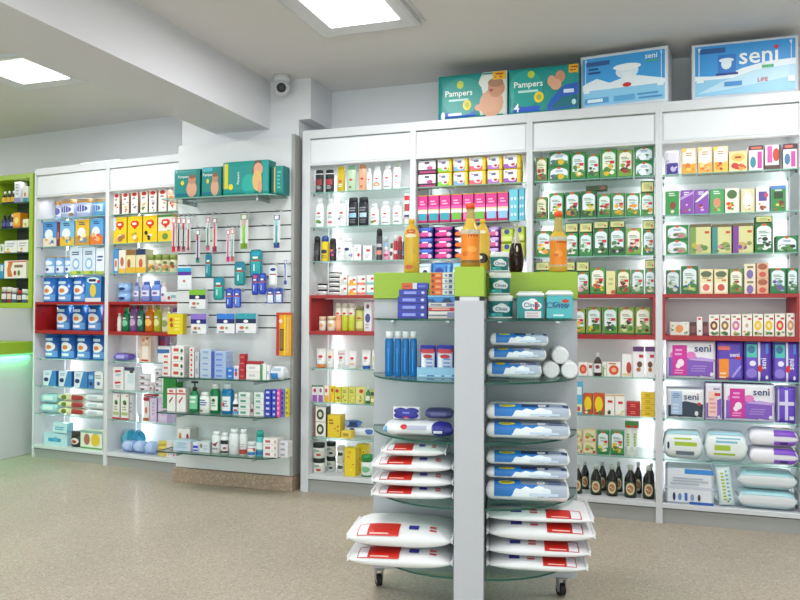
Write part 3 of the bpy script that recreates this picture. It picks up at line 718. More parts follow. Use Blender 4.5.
row(FR, ZR[2], -.04, [
  (shampoo('#1c1c20!', '#17171a', ('r', .2, .3, .8, .6, '#4a4a54'), sty='spray', flat=1, name='spray_can'), 313, 319, 236, 'black deodorant can'),
  (shampoo('#e6c41c!', '#2c4a9a', ('e', .5, .5, .3, .12, '#2c2c30'), ('d', .2, .8, .15, .3, 2, '#8a6a10'), sty='spray', flat=1, name='spray_can'), 320, 327.5, 235.5, 'yellow deodorant can with blue cap'),
  (shampoo('#2a1c28!', '#1c1418', ('b', .1, .2, .9, .8, 6, ('#c04a8a', '#e07a4a', '#5a2a6a'), 3), sty='spray', flat=1, name='spray_can'), 328.5, 335, 238, 'black deodorant can with pink print'),
  (white_sh(), 336, 342, 235, 'slim white lotion bottle'),
  (shampoo('#eef0f2!', W_, ('e', .45, .7, .24, .1, NV), ('e', .75, .3, .12, .06, '#7a8ac0'), sty='gel'), 342.8, 350.5, 238, 'white lotion bottle with navy circle'),
  (card('#f0f0f0', ('e', .35, .4, .2, .16, '#5a5a9a'), name='cream_box'), 350.8, 353.6, 247, 'narrow white cream box'),
  (card('#f2f0f0', ('e', .65, .35, .18, .12, RD_), ('d', .2, .6, .6, .8, 2, '#b0b4bc'), name='cream_box', side='#d4d6da'), 354, 361, 244.5, 'white cream box with red dot'),
  (card('#eceeee', ('r', .35, .6, .8, .75, RD_), ('d', .2, .7, .2, .4, 2, '#b0b4bc'), name='cream_box', side='#c8ccd4'), 363, 372, 245.5, 'white cream box with red band'),
  (shampoo('#3a3a42!', '#202026', ('r', .1, .2, .9, .4, '#d88a7a'), ('r', .1, .55, .9, .7, '#b8b8c0'), sty='spray', flat=1, name='spray_can'), 375.5, 381.5, 228, 'tall dark spray can'),
  (shampoo('#a8cce6!', '#dfe8ee', ('r', .1, .5, .9, .8, '#c8e0f0'), sty='spray', flat=1, name='spray_can'), 383, 387.5, 236, 'pale blue spray can', dict(n=-.12)),
  (shampoo('#e8a8c0!', '#e4e0e4', ('e', .5, .5, .3, .15, '#b83a6a'), sty='ball', flat=.9, name='roll_on_bottle'), 382.5, 388.5, 247, 'pink roll-on bottle'),
  (shampoo('#f0ece8!', '#6a4a3a', ('e', .5, .5, .3, .2, '#4a3a3a'), sty='ball', flat=.9, name='roll_on_bottle'), 389.2, 392.6, 243, 'white roll-on with brown cap'),
  (shampoo('#b82c3c!', '#d8d4d8', ('r', .1, .3, .9, .5, '#e8c8cc'), sty='spray', flat=1, name='spray_can'), 393, 397, 235, 'red spray can with silver cap'),
  (shampoo('#8a2838!', '#c83a4a', ('r', .1, .3, .9, .5, '#3a2a4a'), sty='spray', flat=1, name='spray_can'), 397.4, 401.4, 236, 'dark red spray can'),
  (shampoo('#20305c!', '#1a2448', ('d', .2, .8, .3, .6, 2, '#8a96c0'), sty='gel', flat=.7), 401.8, 406, 241, 'navy bottle beside yellow oil')], 'third '+T)
JR = lambda: N('cream_jar', 'jar', BT('jar', '#e6e4e0!', '#1a1a2e', [('d', .2, .8, .3, .6, 2, '#8a8a9a')]))
CB = lambda a, b: card('#f2f0ec', ('r', 0, .05, 1, .3, b), ('e', .4, .45, .24, .22, a), ('r', .55, .55, .9, .75, RD_), name='cream_box')
row(FR, ZR[3], -.04, [
  (JR(), 316, 325.5, 283.5, 'black-lidded cream jar', dict(k=2)), (JR(), 326.5, 339, 272, 'black-lidded cream jar', dict(k=5)),
  (CB('#c8ccd0', '#d0d4d8'), 339.6, 347, 275, 'white cream box', dict(k=2)), (CB('#f09a2c', '#e8b82c'), 348, 356.5, 276.5, 'white cream box with orange print', dict(k=2)),
  (CB('#e8e4e0', '#e07a6a'), 357.3, 365.5, 275.5, 'white cream box with red print', dict(k=2)), (CB('#dfe8ea', '#7ac0c4'), 366.5, 374.5, 275, 'white cream box with teal print', dict(k=2))], 'fourth '+T)
TW2 = lambda b, lab: shampoo(b, '#d8d0c0', ('e', .5, .86, .2, .06, RD_), ('r', .1, .1, .9, .5, lab), sty='gel', bands=[(.55, .84, '#ece6da')], flat=.8, name='lotion_bottle')
row(FR, ZR[4], -.05, [
  (N('cream_jar', 'jar', BT('jar', '#eae2d8!', '#e0c8a8', [('e', .5, .5, .2, .2, '#e0a070')])), 318, 324.6, 316.5, 'small beige cream jar'),
  (N('cream_jar', 'jar', BT('jar', '#ece6da!', '#dcc8a0', [('e', .5, .5, .2, .2, '#d8b060')])), 326, 334, 316, 'small beige cream jar'),
  (TW2('#e8a070!', '#eaa878'), 334.6, 340.4, 303, 'peach lotion bottle'), (TW2('#c8cc30!', '#b8c428'), 341, 347, 303, 'lime lotion bottle'), (TW2('#d0d040!', '#c0c830'), 347.5, 353.8, 303, 'lime lotion bottle'),
  (shampoo('#c4c468!', '#8a9060', ('e', .5, .7, .2, .06, RD_), ('r', .15, .1, .85, .5, '#d8d88a'), sty='gel', flat=.7, name='lotion_bottle'), 354.6, 362.6, 306, 'olive lotion bottle'),
  (card('#dcdce0', ('e', .5, .45, .34, .16, '#4a4a8a'), ('e', .5, .85, .2, .08, '#8a3a5a'), ('d', .2, .8, .1, .25, 2, '#a8a8b0'), name='cream_box'), 364, 371.5, 302, 'grey carton with blue circle')], 'red-framed '+T)
def ctube(cap, *dl): return N('cream_tube', 'tube', TB('#eeeceb!', cap, (('e', .5, .5, .2, .1, RD_), ('d', .25, .75, .25, .4, 2, '#b8bcc4'))+dl))
row(FR, ZR[5], -.05, [
  (ctube('#e8802c'), 314, 324.5, 348.5, 'white cream tube with orange cap'), (ctube('#ecebe8', ('r', .1, .6, .9, .75, '#f0e0c0')), 325, 333, 349, 'white cream tube with cream band'),
  (ctube('#ecebe8', ('r', .1, .7, .9, .85, '#d8a8b8')), 336, 344, 350, 'white cream tube with pink band'), (ctube('#ecebe8', ('r', .2, .05, .8, .15, '#e0b060')), 347, 355.4, 351, 'white cream tube with amber base line'),
  (ctube('#2050b0'), 360, 369.5, 350, 'white cream tube with blue cap'), (ctube('#ecebe8', ('r', .2, .3, .8, .6, '#e8d090')), 370.5, 378, 350, 'white cream tube beside display stand')], 'sixth '+T)
row(FR, ZR[6], -.05, [
  (card('#ece8ec', ('r', .1, 0, .9, .4, '#9a5ab0'), ('e', .5, .68, .24, .13, '#b82c4a'), ('r', 0, .9, 1, 1, '#3c6a34')), 312, 317.6, 385, 'small white box with purple base'),
  (card('#ece8ec', ('r', .1, 0, .9, .4, '#9a5ab0'), ('e', .5, .68, .24, .13, '#9a6a9a'), ('r', 0, .9, 1, 1, '#3c6a34')), 318, 323.4, 385, 'small white box with purple base'),
  (card('#f0e8d8', ('r', .1, 0, .9, .4, '#e8b020'), ('e', .4, .7, .26, .13, '#c84a2c')), 324.4, 329, 385.5, 'small white box with yellow base'),
  (card('#e8c82c', ('r', .2, .1, .5, .5, '#f0a020'), ('e', .6, .75, .24, .13, '#a83a2c')), 329.4, 334, 386, 'small yellow box'),
  (card('#d8cc3a', ('b', .1, .05, .9, .5, 6, ('#5a8a2c', '#c8482c', '#e8e080'), 11), ('e', .4, .75, .26, .12, RD_)), 334.4, 341, 387, 'yellow herbal box'),
  (card('#d4d060', ('b', .1, .05, .9, .5, 6, ('#5a8a2c', '#a86a2c', '#e8e080'), 12), ('d', .2, .8, .65, .8, 2, '#6a7a2c')), 341.4, 348, 387, 'yellow herbal box'),
  (card('#d0cc5a', ('b', .1, .05, .9, .5, 6, ('#4a7a2c', '#c8582c', '#e8e080'), 13), ('d', .2, .8, .65, .8, 2, '#6a7a2c')), 348.4, 355, 387, 'yellow herbal box'),
  (card('#d8d47a', ('b', .1, .05, .9, .5, 6, ('#5a7a2c', '#8a4a2c', '#e8e080'), 14), ('e', .7, .75, .24, .12, RD_)), 355.4, 363.6, 387, 'yellow herbal box'),
  (shampoo('#3a7a4a', '#e4e8e4', ('r', .1, .2, .9, .6, '#e0e8dc'), sty='syrup', name='syrup_bottle'), 365, 369.6, 386, 'small green bottle with white cap'),
  (card('#a8b04a', ('r', .1, .6, .9, .85, '#2c3a2c'), ('r', .1, .15, .9, .4, '#e8e0b0')), 370.4, 375.4, 390, 'small green box')], 'seventh '+T)
row(FR, ZR[7], -.05, [
  (card('#ece8e0', ('e', .5, .5, .32, .36, '#3c4a34'), ('e', .5, .5, .16, .18, '#dcdcc8'), ('r', 0, 0, .1, 1, '#8a3a2c'), side='#3a4434', name='herbal_box'), 314.5, 326, 407, 'white box with dark leaf', dict(k=2)),
  (card('#e4c428', ('b', .5, .1, .95, .9, 4, ('#c87a1c', '#b8402c'), 21), ('d', .1, .5, .6, .8, 2, '#8a6a10'), side='#c8a81c', name='herbal_box'), 327.4, 340.4, 415, 'upright yellow box'),
  (card('#e6c84a', ('d', .1, .9, .3, .7, 1, '#a8882c'), name='herbal_box'), 341, 351, 431, 'flat yellow box', dict(n=-.04)),
  (N('wipes_pack', 'pack', BG('#e6eaf2', [('e', .3, .6, .08, .2, NV), ('e', .8, .6, .12, .16, '#4a6ab0')], .6, 8)), 341.5, 376, 427.5, 'white wipes pack with navy dot', dict(n=-.12, d=.12)),
  (N('wipes_pack', 'pack', BG('#3c6ab8', [('e', .3, .6, .14, .3, '#9cc0e8'), ('r', .5, .4, .9, .7, NV)], .7, 5)), 342, 358, 420.5, 'small blue pack on the white wipes', dict(n=-.13, d=.09, yb=427.5))], 'eighth '+T)
WJ = lambda a: N('supplement_jar', 'jar', BT('jar', '#e2e4de!', '#18241e', [('e', .5, .55, .34, .2, '#c8ccc0'), ('e', .6, .3, .16, .12, a), ('d', .25, .7, .62, .8, 2, '#5a6a5a')]))
row(FR, ZR[8], -.05, [
  (WJ('#b8402c'), 310.6, 322.5, 443.5, 'dark-lidded white jar', dict(k=2)), (WJ('#2c2c30'), 325, 334, 442, 'dark-lidded white jar in rear row', dict(n=-.15, k=2)),
  (N('supplement_jar', 'jar', BT('jar', '#e4e4e0!', '#dcd8cc', [('e', .5, .5, .3, .2, '#3a4a3a')])), 336, 343.5, 446, 'pale jar with dark leaf', dict(n=-.15, k=2)),
  (card('#e8ca20', ('b', .1, .1, .9, .9, 5, ('#d8a01c', '#c8503a', '#f0dc60'), 31), side='#d0b018', name='herbal_box'), 344.4, 355.6, 448, 'yellow box'),
  (card('#e6c81c', ('b', .1, .1, .9, .9, 5, ('#d8a01c', '#b8482c', '#f0dc60'), 32), side='#d0b018', name='herbal_box'), 356.4, 366.5, 444.5, 'taller yellow box in rear row', dict(n=-.16)),
  (N('supplement_jar', 'jar', BT('jar', '#dfe8e2!', '#2f8a4a', [('e', .5, .5, .28, .2, '#7ab890'), ('r', .1, 0, .9, .12, '#2f7a4a')])), 359.5, 371, 455.5, 'white jar with green lid', dict(n=-.03))], 'bottom '+T)
# ---------- pad bay
T = 'shelf of pad bay'
def pads(c, *x): return N('pad_pack', 'pack', BX('#e2c81e', [('r', .02, .06, .78, .95, '#f0f0f4'), ('r', .02, .06, .78, .36, c), ('e', .5, .3, .22, .14, '#f4f4f6'), ('r', .28, .62, .56, .8, '#6a6a8a'), ('e', .55, .3, .12, .09, RD_), ('d', .08, .3, .72, .86, 2, '#b06a9a')]+list(x), side='#d8bc10', bev=.006))
P0 = N('pad_pack', 'pack', BX('#f2eef2', [('r', 0, .04, 1, .3, '#2a1828'), ('r', .1, .02, .95, .18, '#a82c6a'), ('e', .65, .4, .16, .14, '#c04a8a'), ('r', .38, .68, .62, .84, '#5a4a6a')], side='#3a2438', bev=.006))
row(FR, ZR[0], -.04, [(P0, 417, 436.5, 156, 'black and white pad pack', dict(k=2)), (pads('#7ac83a'), 437.5, 452, 154.5, 'yellow and green pad pack', dict(k=2)), (pads('#7aa8e0'), 453.3, 468, 153.5, 'yellow and blue pad pack', dict(k=2)),
  (pads('#ea5a72'), 469.2, 486, 152, 'yellow and coral pad pack', dict(k=2)), (pads('#b46ac8'), 487.3, 502.5, 151, 'yellow and violet pad pack', dict(k=2)), (pads('#9a50b8'), 503.3, 521, 149.8, 'yellow and purple pad pack', dict(k=2))], 'top '+T, dmax=.2)
def pink(c): return N('pad_box', 'box', BX('#d8288a', [('r', 0, .0, 1, .09, '#9a1848'), ('r', .0, .5, 1, .6, '#e85aa8'), ('r', 0, .34, 1, .48, '#f4e0ec'), ('r', .08, .12, .92, .36, c), ('r', .0, .45, 1, .5, '#f0d8a0'), ('d', .2, .8, .66, .8, 2, '#f4b0d4'), ('r', 0, .965, 1, 1, '#d8a030')], side='#a81c5a', top='#e0a840'))
bx = [417, 428, 439.3, 450.8, 462.4, 474, 485.7, 497.3, 508.6]
row(FR, ZR[1], -.05, [(pink(c), bx[i]+.4, bx[i+1]-.6, 195.5-i*.55, f'pink pad box with {n} base', dict(d=.12)) for i, (c, n) in enumerate([('#2aa0b0', 'teal'), ('#2aa0b0', 'teal'), ('#2aa0b0', 'teal'), ('#6ab83a', 'green'), ('#e06aa8', 'pink'), ('#6ab83a', 'green'), ('#8ac0ec', 'pale blue'), ('#8ac0ec', 'pale blue')])]+
  [(card('#6ac4d8', *[('e', u, v, .12, .05, '#e4f4f8') for u in (.3, .7) for v in (.2, .45, .7)], side='#5ab4cc', name='tissue_box', sdec=[('e', u, v, .12, .05, '#e4f4f8') for u in (.3, .7) for v in (.2, .45, .7)]), 509.2, 518, 189, 'light blue dotted box', dict(d=.08)),
   (card('#5ab8d4', *[('e', u, v, .12, .05, '#e4f4f8') for u in (.3, .7) for v in (.2, .45, .7)], name='tissue_box'), 519, 524.5, 188, 'light blue dotted box')], 'second '+T)
def soft(a, b, c='#221c5c'): return N('pad_pack', 'pack', PK(c, [('e', .5, .28, .46, .26, b), ('e', .5, .82, .48, .22, a), ('d', .25, .8, .5, .62, 1, '#e8e4f0'), ('e', .8, .28, .12, .2, '#f0c0dc')], p=9, q=.5, seal=False))
row(FR, ZR[2], -.05, [(soft('#4a6ad0', '#d84aa0', '#2c3488'), 418, 433, 227, 'blue and pink soft pad pack', dict(k=3, d=.14)), (soft('#c83a94', '#e23a92'), 434, 452.6, 223.5, 'navy and magenta soft pad pack', dict(k=3, d=.14)),
  (soft('#f0e8ec', '#f07a2c'), 453.8, 472, 223.5, 'navy and orange soft pad pack', dict(k=3, d=.14)), (soft('#d8c8e8', '#e8823c', '#4a2c7a'), 473, 487, 222, 'purple and orange soft pad pack', dict(k=3, d=.14)), (soft('#c8a8e0', '#d85a9a', '#6a3a9a'), 488, 499, 226, 'lilac soft pad pack', dict(k=3, d=.14)),
  (N('pad_pack', 'pack', PK('#b4cc3a', [('e', .5, .75, .2, .18, '#2c3a8a'), ('r', .1, .1, .9, .45, '#d0dc7a'), ('r', 0, .0, .12, 1, '#e07ab0')], 9, seal=False)), 500.2, 513.5, 228, 'lime soft pad pack', dict(k=2, d=.14)),
  (N('pad_pack', 'pack', PK('#c0d044', [('e', .5, .75, .2, .18, '#2c3a8a'), ('r', .1, .1, .9, .45, '#dce48a')], 9, seal=False)), 514.6, 524.8, 226, 'lime soft pad pack by the upright', dict(k=2, d=.14))], 'third '+T)
row(FR, ZR[3], -.05, [(N('tissue_pack', 'pack', PK('#e8ecf4', [('e', .55, .7, .2, .1, NV), ('r', 0, .9, 1, 1, '#c8d4e8')], 9)), 418.5, 430.5, 262, 'white tissue pack with navy mark', dict(d=.1)),
  (N('tissue_pack', 'pack', PK('#3c8ad8', [('e', .4, .76, .22, .1, '#2c3a9a'), ('r', .72, 0, .8, 1, '#1f5ab0'), ('r', .82, .0, 1, 1, '#7ab4e8')], 9)), 431.6, 451, 261.5, 'bright blue tissue pack', dict(d=.1)),
  (N('tissue_pack', 'pack', PK('#9ac8e8', [('r', .1, .6, .9, .8, '#d8ecf4')], 9)), 452, 462, 261, 'pale blue tissue pack', dict(d=.1))], 'fourth '+T)
# ---------- tea bay
T = 'shelf of tea bay'
F1, F2, F3, F4, F5 = ('#e0b428', '#58883a', '#f0eed8'), ('#3a3a30', '#c87a3a', '#5c8a3a'), ('#4a5a3a', '#88a868', '#e0e4d8'), ('#e8941c', '#e8c020', '#5a9a3a'), ('#a82c34', '#5a2a30', '#88a048')
row(FR, ZR[0], -.05, [(tea('#5c8a34', F5, False, '#ece4c8'), 535.8, 547.2, 157.5, 'small beige-fronted tea box'), (flatea(), 548.6, 569.6, 151, 'flat green tea box with blue front', dict(k=2)), (tea(fruit=F1), 571, 585.6, 152, 'green tea box with yellow fruit'), (tea(fruit=F3), 587, 599.4, 154, 'green tea box with grey herbs'),
  (tea('#3c9a3c', F1, True, '#e8f0e4'), 601, 616.6, 149, 'green tea box with lime leaves'), (tea('#7aa83a', F5, True, '#efe6e0'), 618, 632.6, 149.5, 'olive tea box with dark berries'), (flatea(('#e8eef4', '#c8d4e0', '#88a8c0')), 634.4, 653.6, 146, 'flat shiny green tea box', dict(k=2))], 'top '+T)
row(FR, ZR[1], -.05, [(tea('#5c8a34', F5, False, '#ece4c8'), 536, 547, 197, 'small beige-fronted tea box'), (tea(fruit=F1), 549, 563.6, 193, 'green tea box with yellow flower'), (tea('#246a34', F2), 565, 579.6, 192, 'dark green tea box with orange edge'), (tea('#205c30', ('#d8c840', '#3a3428', '#7a9a3a'), False), 581, 596.4, 191, 'dark green tea box with dark leaves'),
  (tea(fruit=F5, pale='#dce8e4'), 598, 610.8, 194, 'green tea box with red tag'), (tea('#3c8a3c', F4), 612, 624.8, 193, 'green tea box with orange blossom'), (tea('#3c8a3c', F4, False), 626, 639.4, 193, 'green tea box with orange blossom, no tag'), (tea('#4a9a4a', ('#e8a030', '#e07a2c', '#f0e0c0')), 640.8, 654, 193, 'green tea box with orange petals'),
  (sample(), 640.8, 654, 181, 'yellow sample box on tea box', dict(n=-.06, yb=192.7)), (card('#35502c', ('r', .05, .2, .6, .8, '#26361f'), ('e', .8, .5, .12, .3, '#8a4a3a'), name='tea_box'), 586, 607, 185.4, 'dark flat box lying on tea boxes', dict(n=-.058, yb=190.6, d=.06))], 'second '+T)
row(FR, ZR[2], -.05, [(tea(fruit=('#f09a20', '#e8c838', '#f4ecd8')), 536, 551, 231, 'green tea box with orange flower'), (tea('#3c8a44', F3), 552.5, 563.6, 233, 'green tea box behind orange bottle'), (tea('#2c8a48', F3), 565, 578, 233, 'green tea box with white flower'), (tea('#2c8a48', ('#e8ece4', '#6a9a5a', '#d0dcc8')), 579.4, 592.2, 233, 'green tea box with mint leaves'), (tea('#246a34', ('#2c2c2c', '#e8e8e0', '#5a8a4a')), 593.6, 608.4, 229, 'tall dark green tea box', ),
  (tea('#246a34', ('#24282c', '#dcdcd4', '#4a7a3a')), 609.6, 625, 228, 'tall dark green tea box'), (tea('#7aa83a', ('#c84a3a', '#e8c8b0', '#3a3a40'), True, '#efe8e0'), 626.2, 641.2, 228, 'light green tea box with peach fruit'), (tea('#2c7a44', ('#c8943a', '#3a4a5a', '#a8b8c0')), 642.6, 654.6, 230, 'green tea box with amber leaves')]+
  [(sample(), a, b, y, 'yellow sample box on tea box', dict(n=-.06, yb=yb)) for a, b, y, yb in ((565, 578, 223, 232.6), (579.4, 592.2, 222.6, 232.6), (593.6, 608.4, 218, 228.6), (609.6, 625, 217, 227.6), (642.6, 654.6, 220, 229.6))], 'third '+T)
row(FR, ZR[3], -.05, [(tea(), 535.6, 549.5, 271, 'green tea box above lime top'), (tea(), 551, 563, 271, 'green tea box behind the lime top'), (tea(), 564.4, 575, 271, 'green tea box over the tubs'), (tea('#4a8a4a', ('#d8a0a0', '#5a7a4a', '#e0e0d8')), 576.4, 589.2, 272, 'green tea box partly hidden by lime top'), (tea('#4c9a3c', ('#c84a3a', '#e8c040', '#3a4a3a'), True, '#eeeadf'), 590.4, 605, 267.6, 'tall green tea box with red fruit'), (card('#e0dc9a', ('e', .8, .1, .3, .08, '#c05a3a'), ('d', .2, .8, .4, .7, 2, '#c0bc7a'), name='tea_box'), 606.2, 615.4, 271, 'plain pale yellow box'),
  (tea('#4a8a34', F5, True, '#eee6c8'), 616.8, 630, 269.6, 'green tea box with cream front'), (tea('#5a8a5a', ('#b8c8a8', '#e4e4d4', '#8a9a7a')), 631.2, 644, 269.6, 'grey-green tea box'), (tea('#5a8a5a', ('#b8c8a8', '#e4e0d0', '#9a9a6a')), 645, 655, 269.6, 'grey-green tea box by the upright')]+
  [(sample(), a, b, y, 'yellow sample box on tea box', dict(n=-.06, yb=yb)) for a, b, y, yb in ((535.6, 549.5, 262, 270.6), (564.4, 575, 261.6, 270.6), (576.4, 589.2, 261.4, 271.6), (645, 655, 259.6, 269.2))], 'fourth '+T)
row(FR, ZR[4], -.06, [(tea('#8aac34', F4), 572, 585.2, 309, 'lime tea box beside display stand'), (tea('#7aa42c', ('#3a5a2c', '#e8c838', '#6a4a2c')), 587, 601, 307, 'lime tea box with blue front'), (tea('#5aa034', ('#2c3a2c', '#3a3a30', '#f0f0e8')), 603, 617.4, 307, 'lime tea box with dark leaves'), (tea('#8aac34', ('#3c2c34', '#c8d8a0', '#7a9a4a'), True, '#efece0'), 619, 634, 307, 'lime tea box with dark berry'), (tea('#8aac34', ('#442c2c', '#d8a8a0', '#7a9a4a'), True, '#efece0'), 635.4, 650.6, 307, 'lime tea box with dark berry, against the red side')], 'red-framed '+T)
row(FR, ZR[5], -.05, [(card('#f0eae4', ('e', .5, .5, .4, .36, '#d8482c'), ('e', .5, .5, .2, .18, '#e88a6a')), 578.6, 587.6, 362.5, 'small white box with red disc'), (card('#f0ece8', ('r', .2, .6, .9, .85, '#a8302c')), 588.2, 592.4, 363, 'narrow white box with red band'),
  (N('syrup_bottle', 'bottle', BT('syrup', '#3a1a14', '#e8e8e6', [('r', .1, .15, .9, .7, '#ece8e8'), ('e', .5, .5, .2, .12, '#7a2c3c')], bands=[])), 593.4, 601.6, 352, 'brown syrup bottle with white label'), (card('#eef0e6', ('r', .0, .0, .4, .7, '#8aa85a'), ('d', .4, .9, .5, .8, 2, '#a8a8a0')), 602.6, 606.4, 362, 'narrow white and green box'),
  (card('#f0ebe4', ('e', .5, .45, .36, .34, '#d8502c'), ('e', .5, .45, .18, .16, '#f0b090'), ('d', .1, .9, .84, .94, 1, '#c87a5a')), 607, 620.6, 362, 'wide white box with red disc'), (card('#f0eeee', ('e', .7, .4, .26, .26, '#b83a2c'), ('r', .1, .06, .9, .16, '#e0d090')), 622, 631.8, 354, 'white carton with red fruit'),
  (card('#f2eef2', ('r', 0, .84, 1, 1, '#6a3a7a'), ('e', .6, .42, .24, .1, '#6a3a24'), ('r', .55, .64, .92, .74, RD_), ('e', .5, .25, .2, .07, '#b8703a')), 633, 644, 346.5, 'tall white carton with purple top'), (card('#f2eef2', ('r', 0, .84, 1, 1, '#6a3a7a'), ('e', .5, .42, .24, .1, '#6a3a24'), ('r', .5, .64, .9, .74, RD_), ('e', .5, .25, .2, .07, '#b8703a')), 645.2, 655, 346.5, 'tall white carton with purple top, at the upright')], 'sixth '+T)
yb_ = card('#e8c41c', ('d', .25, .8, .3, .7, 2, '#b08a10'), ('r', .0, .0, 1, .08, '#c8a010'), name='syrup_box')
row(FR, ZR[6], -.05, [(card('#58b0d8', ('r', .15, .6, .85, .85, '#e4f0f6'), ('r', .1, .05, .9, .3, '#e8e8a0'), ('e', .4, .15, .24, .08, '#c84a6a')), 576, 582.6, 382, 'sky blue box behind stand edge'), (card('#c8501c', ('e', .5, .5, .38, .36, '#ecd01c'), ('b', .1, 0, .9, .3, 5, ('#e8e0c0', '#3a7a2c', '#a8301c'), 41), name='syrup_box'), 583.2, 592.6, 393.5, 'red box with yellow disc'), (card('#c8501c', ('e', .5, .5, .38, .36, '#ecd01c'), ('b', .1, 0, .9, .3, 5, ('#8a4a2c', '#3a7a2c', '#e8d8b0'), 42), name='syrup_box'), 593.6, 604, 393.5, 'red box with yellow disc'),
  (card('#f2ece6', ('r', .3, .6, .8, .72, RD_), ('b', .1, .02, .9, .3, 5, ('#e8d84a', '#3a3a30', '#8ab04a'), 43), ('r', 0, .93, 1, 1, '#d8a878'), name='syrup_box'), 605, 614.4, 394.5, 'white box with red tag'), (card('#f2ece6', ('r', .3, .55, .8, .67, RD_), ('b', .1, .02, .9, .3, 5, ('#e8d8a0', '#e8c84a', '#8ab04a'), 44), ('r', 0, .93, 1, 1, '#d8a878'), name='syrup_box'), 615.4, 624.6, 394.5, 'white box with red tag'),
  (card('#b81c20', ('d', .25, .8, .3, .7, 2, '#e07a6a'), name='syrup_box'), 626.4, 640, 402, 'red flat box', dict(k=2)), (yb_, 641, 655, 392.5, 'yellow flat box', dict(k=4))], 'seventh '+T)
bg_ = card('#d8c89a', ('r', .08, .1, .92, .9, '#e4dab0'), ('b', .15, .15, .85, .8, 6, ('#7a9a4a', '#c86a3a', '#a8b870'), 51), ('r', .75, .05, .95, .25, RD_), name='herbal_box')
row(FR, ZR[7], -.05, [(bg_, 575, 582, 430, 'beige herbal box at the stand', dict(k=2)), (bg_, 583, 596, 429.5, 'beige herbal box', dict(k=2)), (tea('#2c8a4c', ('#d8d840', '#7ab04a', '#e8e8d0')), 597.2, 609, 431, 'green tea box with lime leaves'), (tea('#2c8a4c', ('#e8c020', '#c87a2c', '#8ab04a')), 610.4, 624, 431, 'green tea box with yellow fruit'),
  (N('cream_tube', 'tube', TB('#eae8e0', '#e8e4dc', [('r', .2, .2, .8, .8, '#c8d8a0'), ('d', .3, .7, .2, .8, 5, '#6a9a4a')])), 626, 630.4, 428.2, 'slim white and green tube', dict(d=.03)), (N('cream_tube', 'tube', TB('#eae8e0', '#e8e4dc', [('r', .2, .2, .8, .8, '#c8d8a0'), ('d', .3, .7, .2, .8, 5, '#6a9a4a')])), 632.6, 637, 428.2, 'slim white and green tube', dict(d=.03)),
  (card('#3c7a34', ('e', .25, .2, .2, .2, RD_), ('e', .75, .2, .2, .2, RD_), name='header_card'), 625, 638.6, 421.5, 'green card bridging two slim tubes', dict(yb=428, d=.035, n=-.047))], 'eighth '+T)
dk = lambda: N('cough_syrup_bottle', 'bottle', BT('flagon', '#14120f!', '#c4c4c0', [('r', .12, .05, .88, .95, '#2f3d24'), ('e', .5, .5, .28, .4, '#d8c8a0'), ('e', .5, .5, .18, .26, '#a86a4a'), ('b', .32, .3, .68, .7, 4, ('#c8a06a', '#8a3a2c', '#e8dcc0'), 61)], v=(.05, .52)))
neck = [(dk(), a, b, y, 'dark round-labelled syrup bottle') for a, b, y in ((572, 582, 464.5), (590, 601.4, 465), (606.2, 617.6, 465.4), (624, 636.6, 466), (642.6, 654.6, 466.4))]
row(FR, ZR[8], -.06, neck, 'front of bottom '+T)
row(FR, ZR[8], -.2, [(dk(), a, b, y, 'dark syrup bottle half hidden') for a, b, y in ((580.5, 589, 461.5), (598, 606.4, 462), (614.4, 622.6, 462.5), (634, 642.2, 463), (648, 654.4, 463.5))], 'rear of bottom '+T)
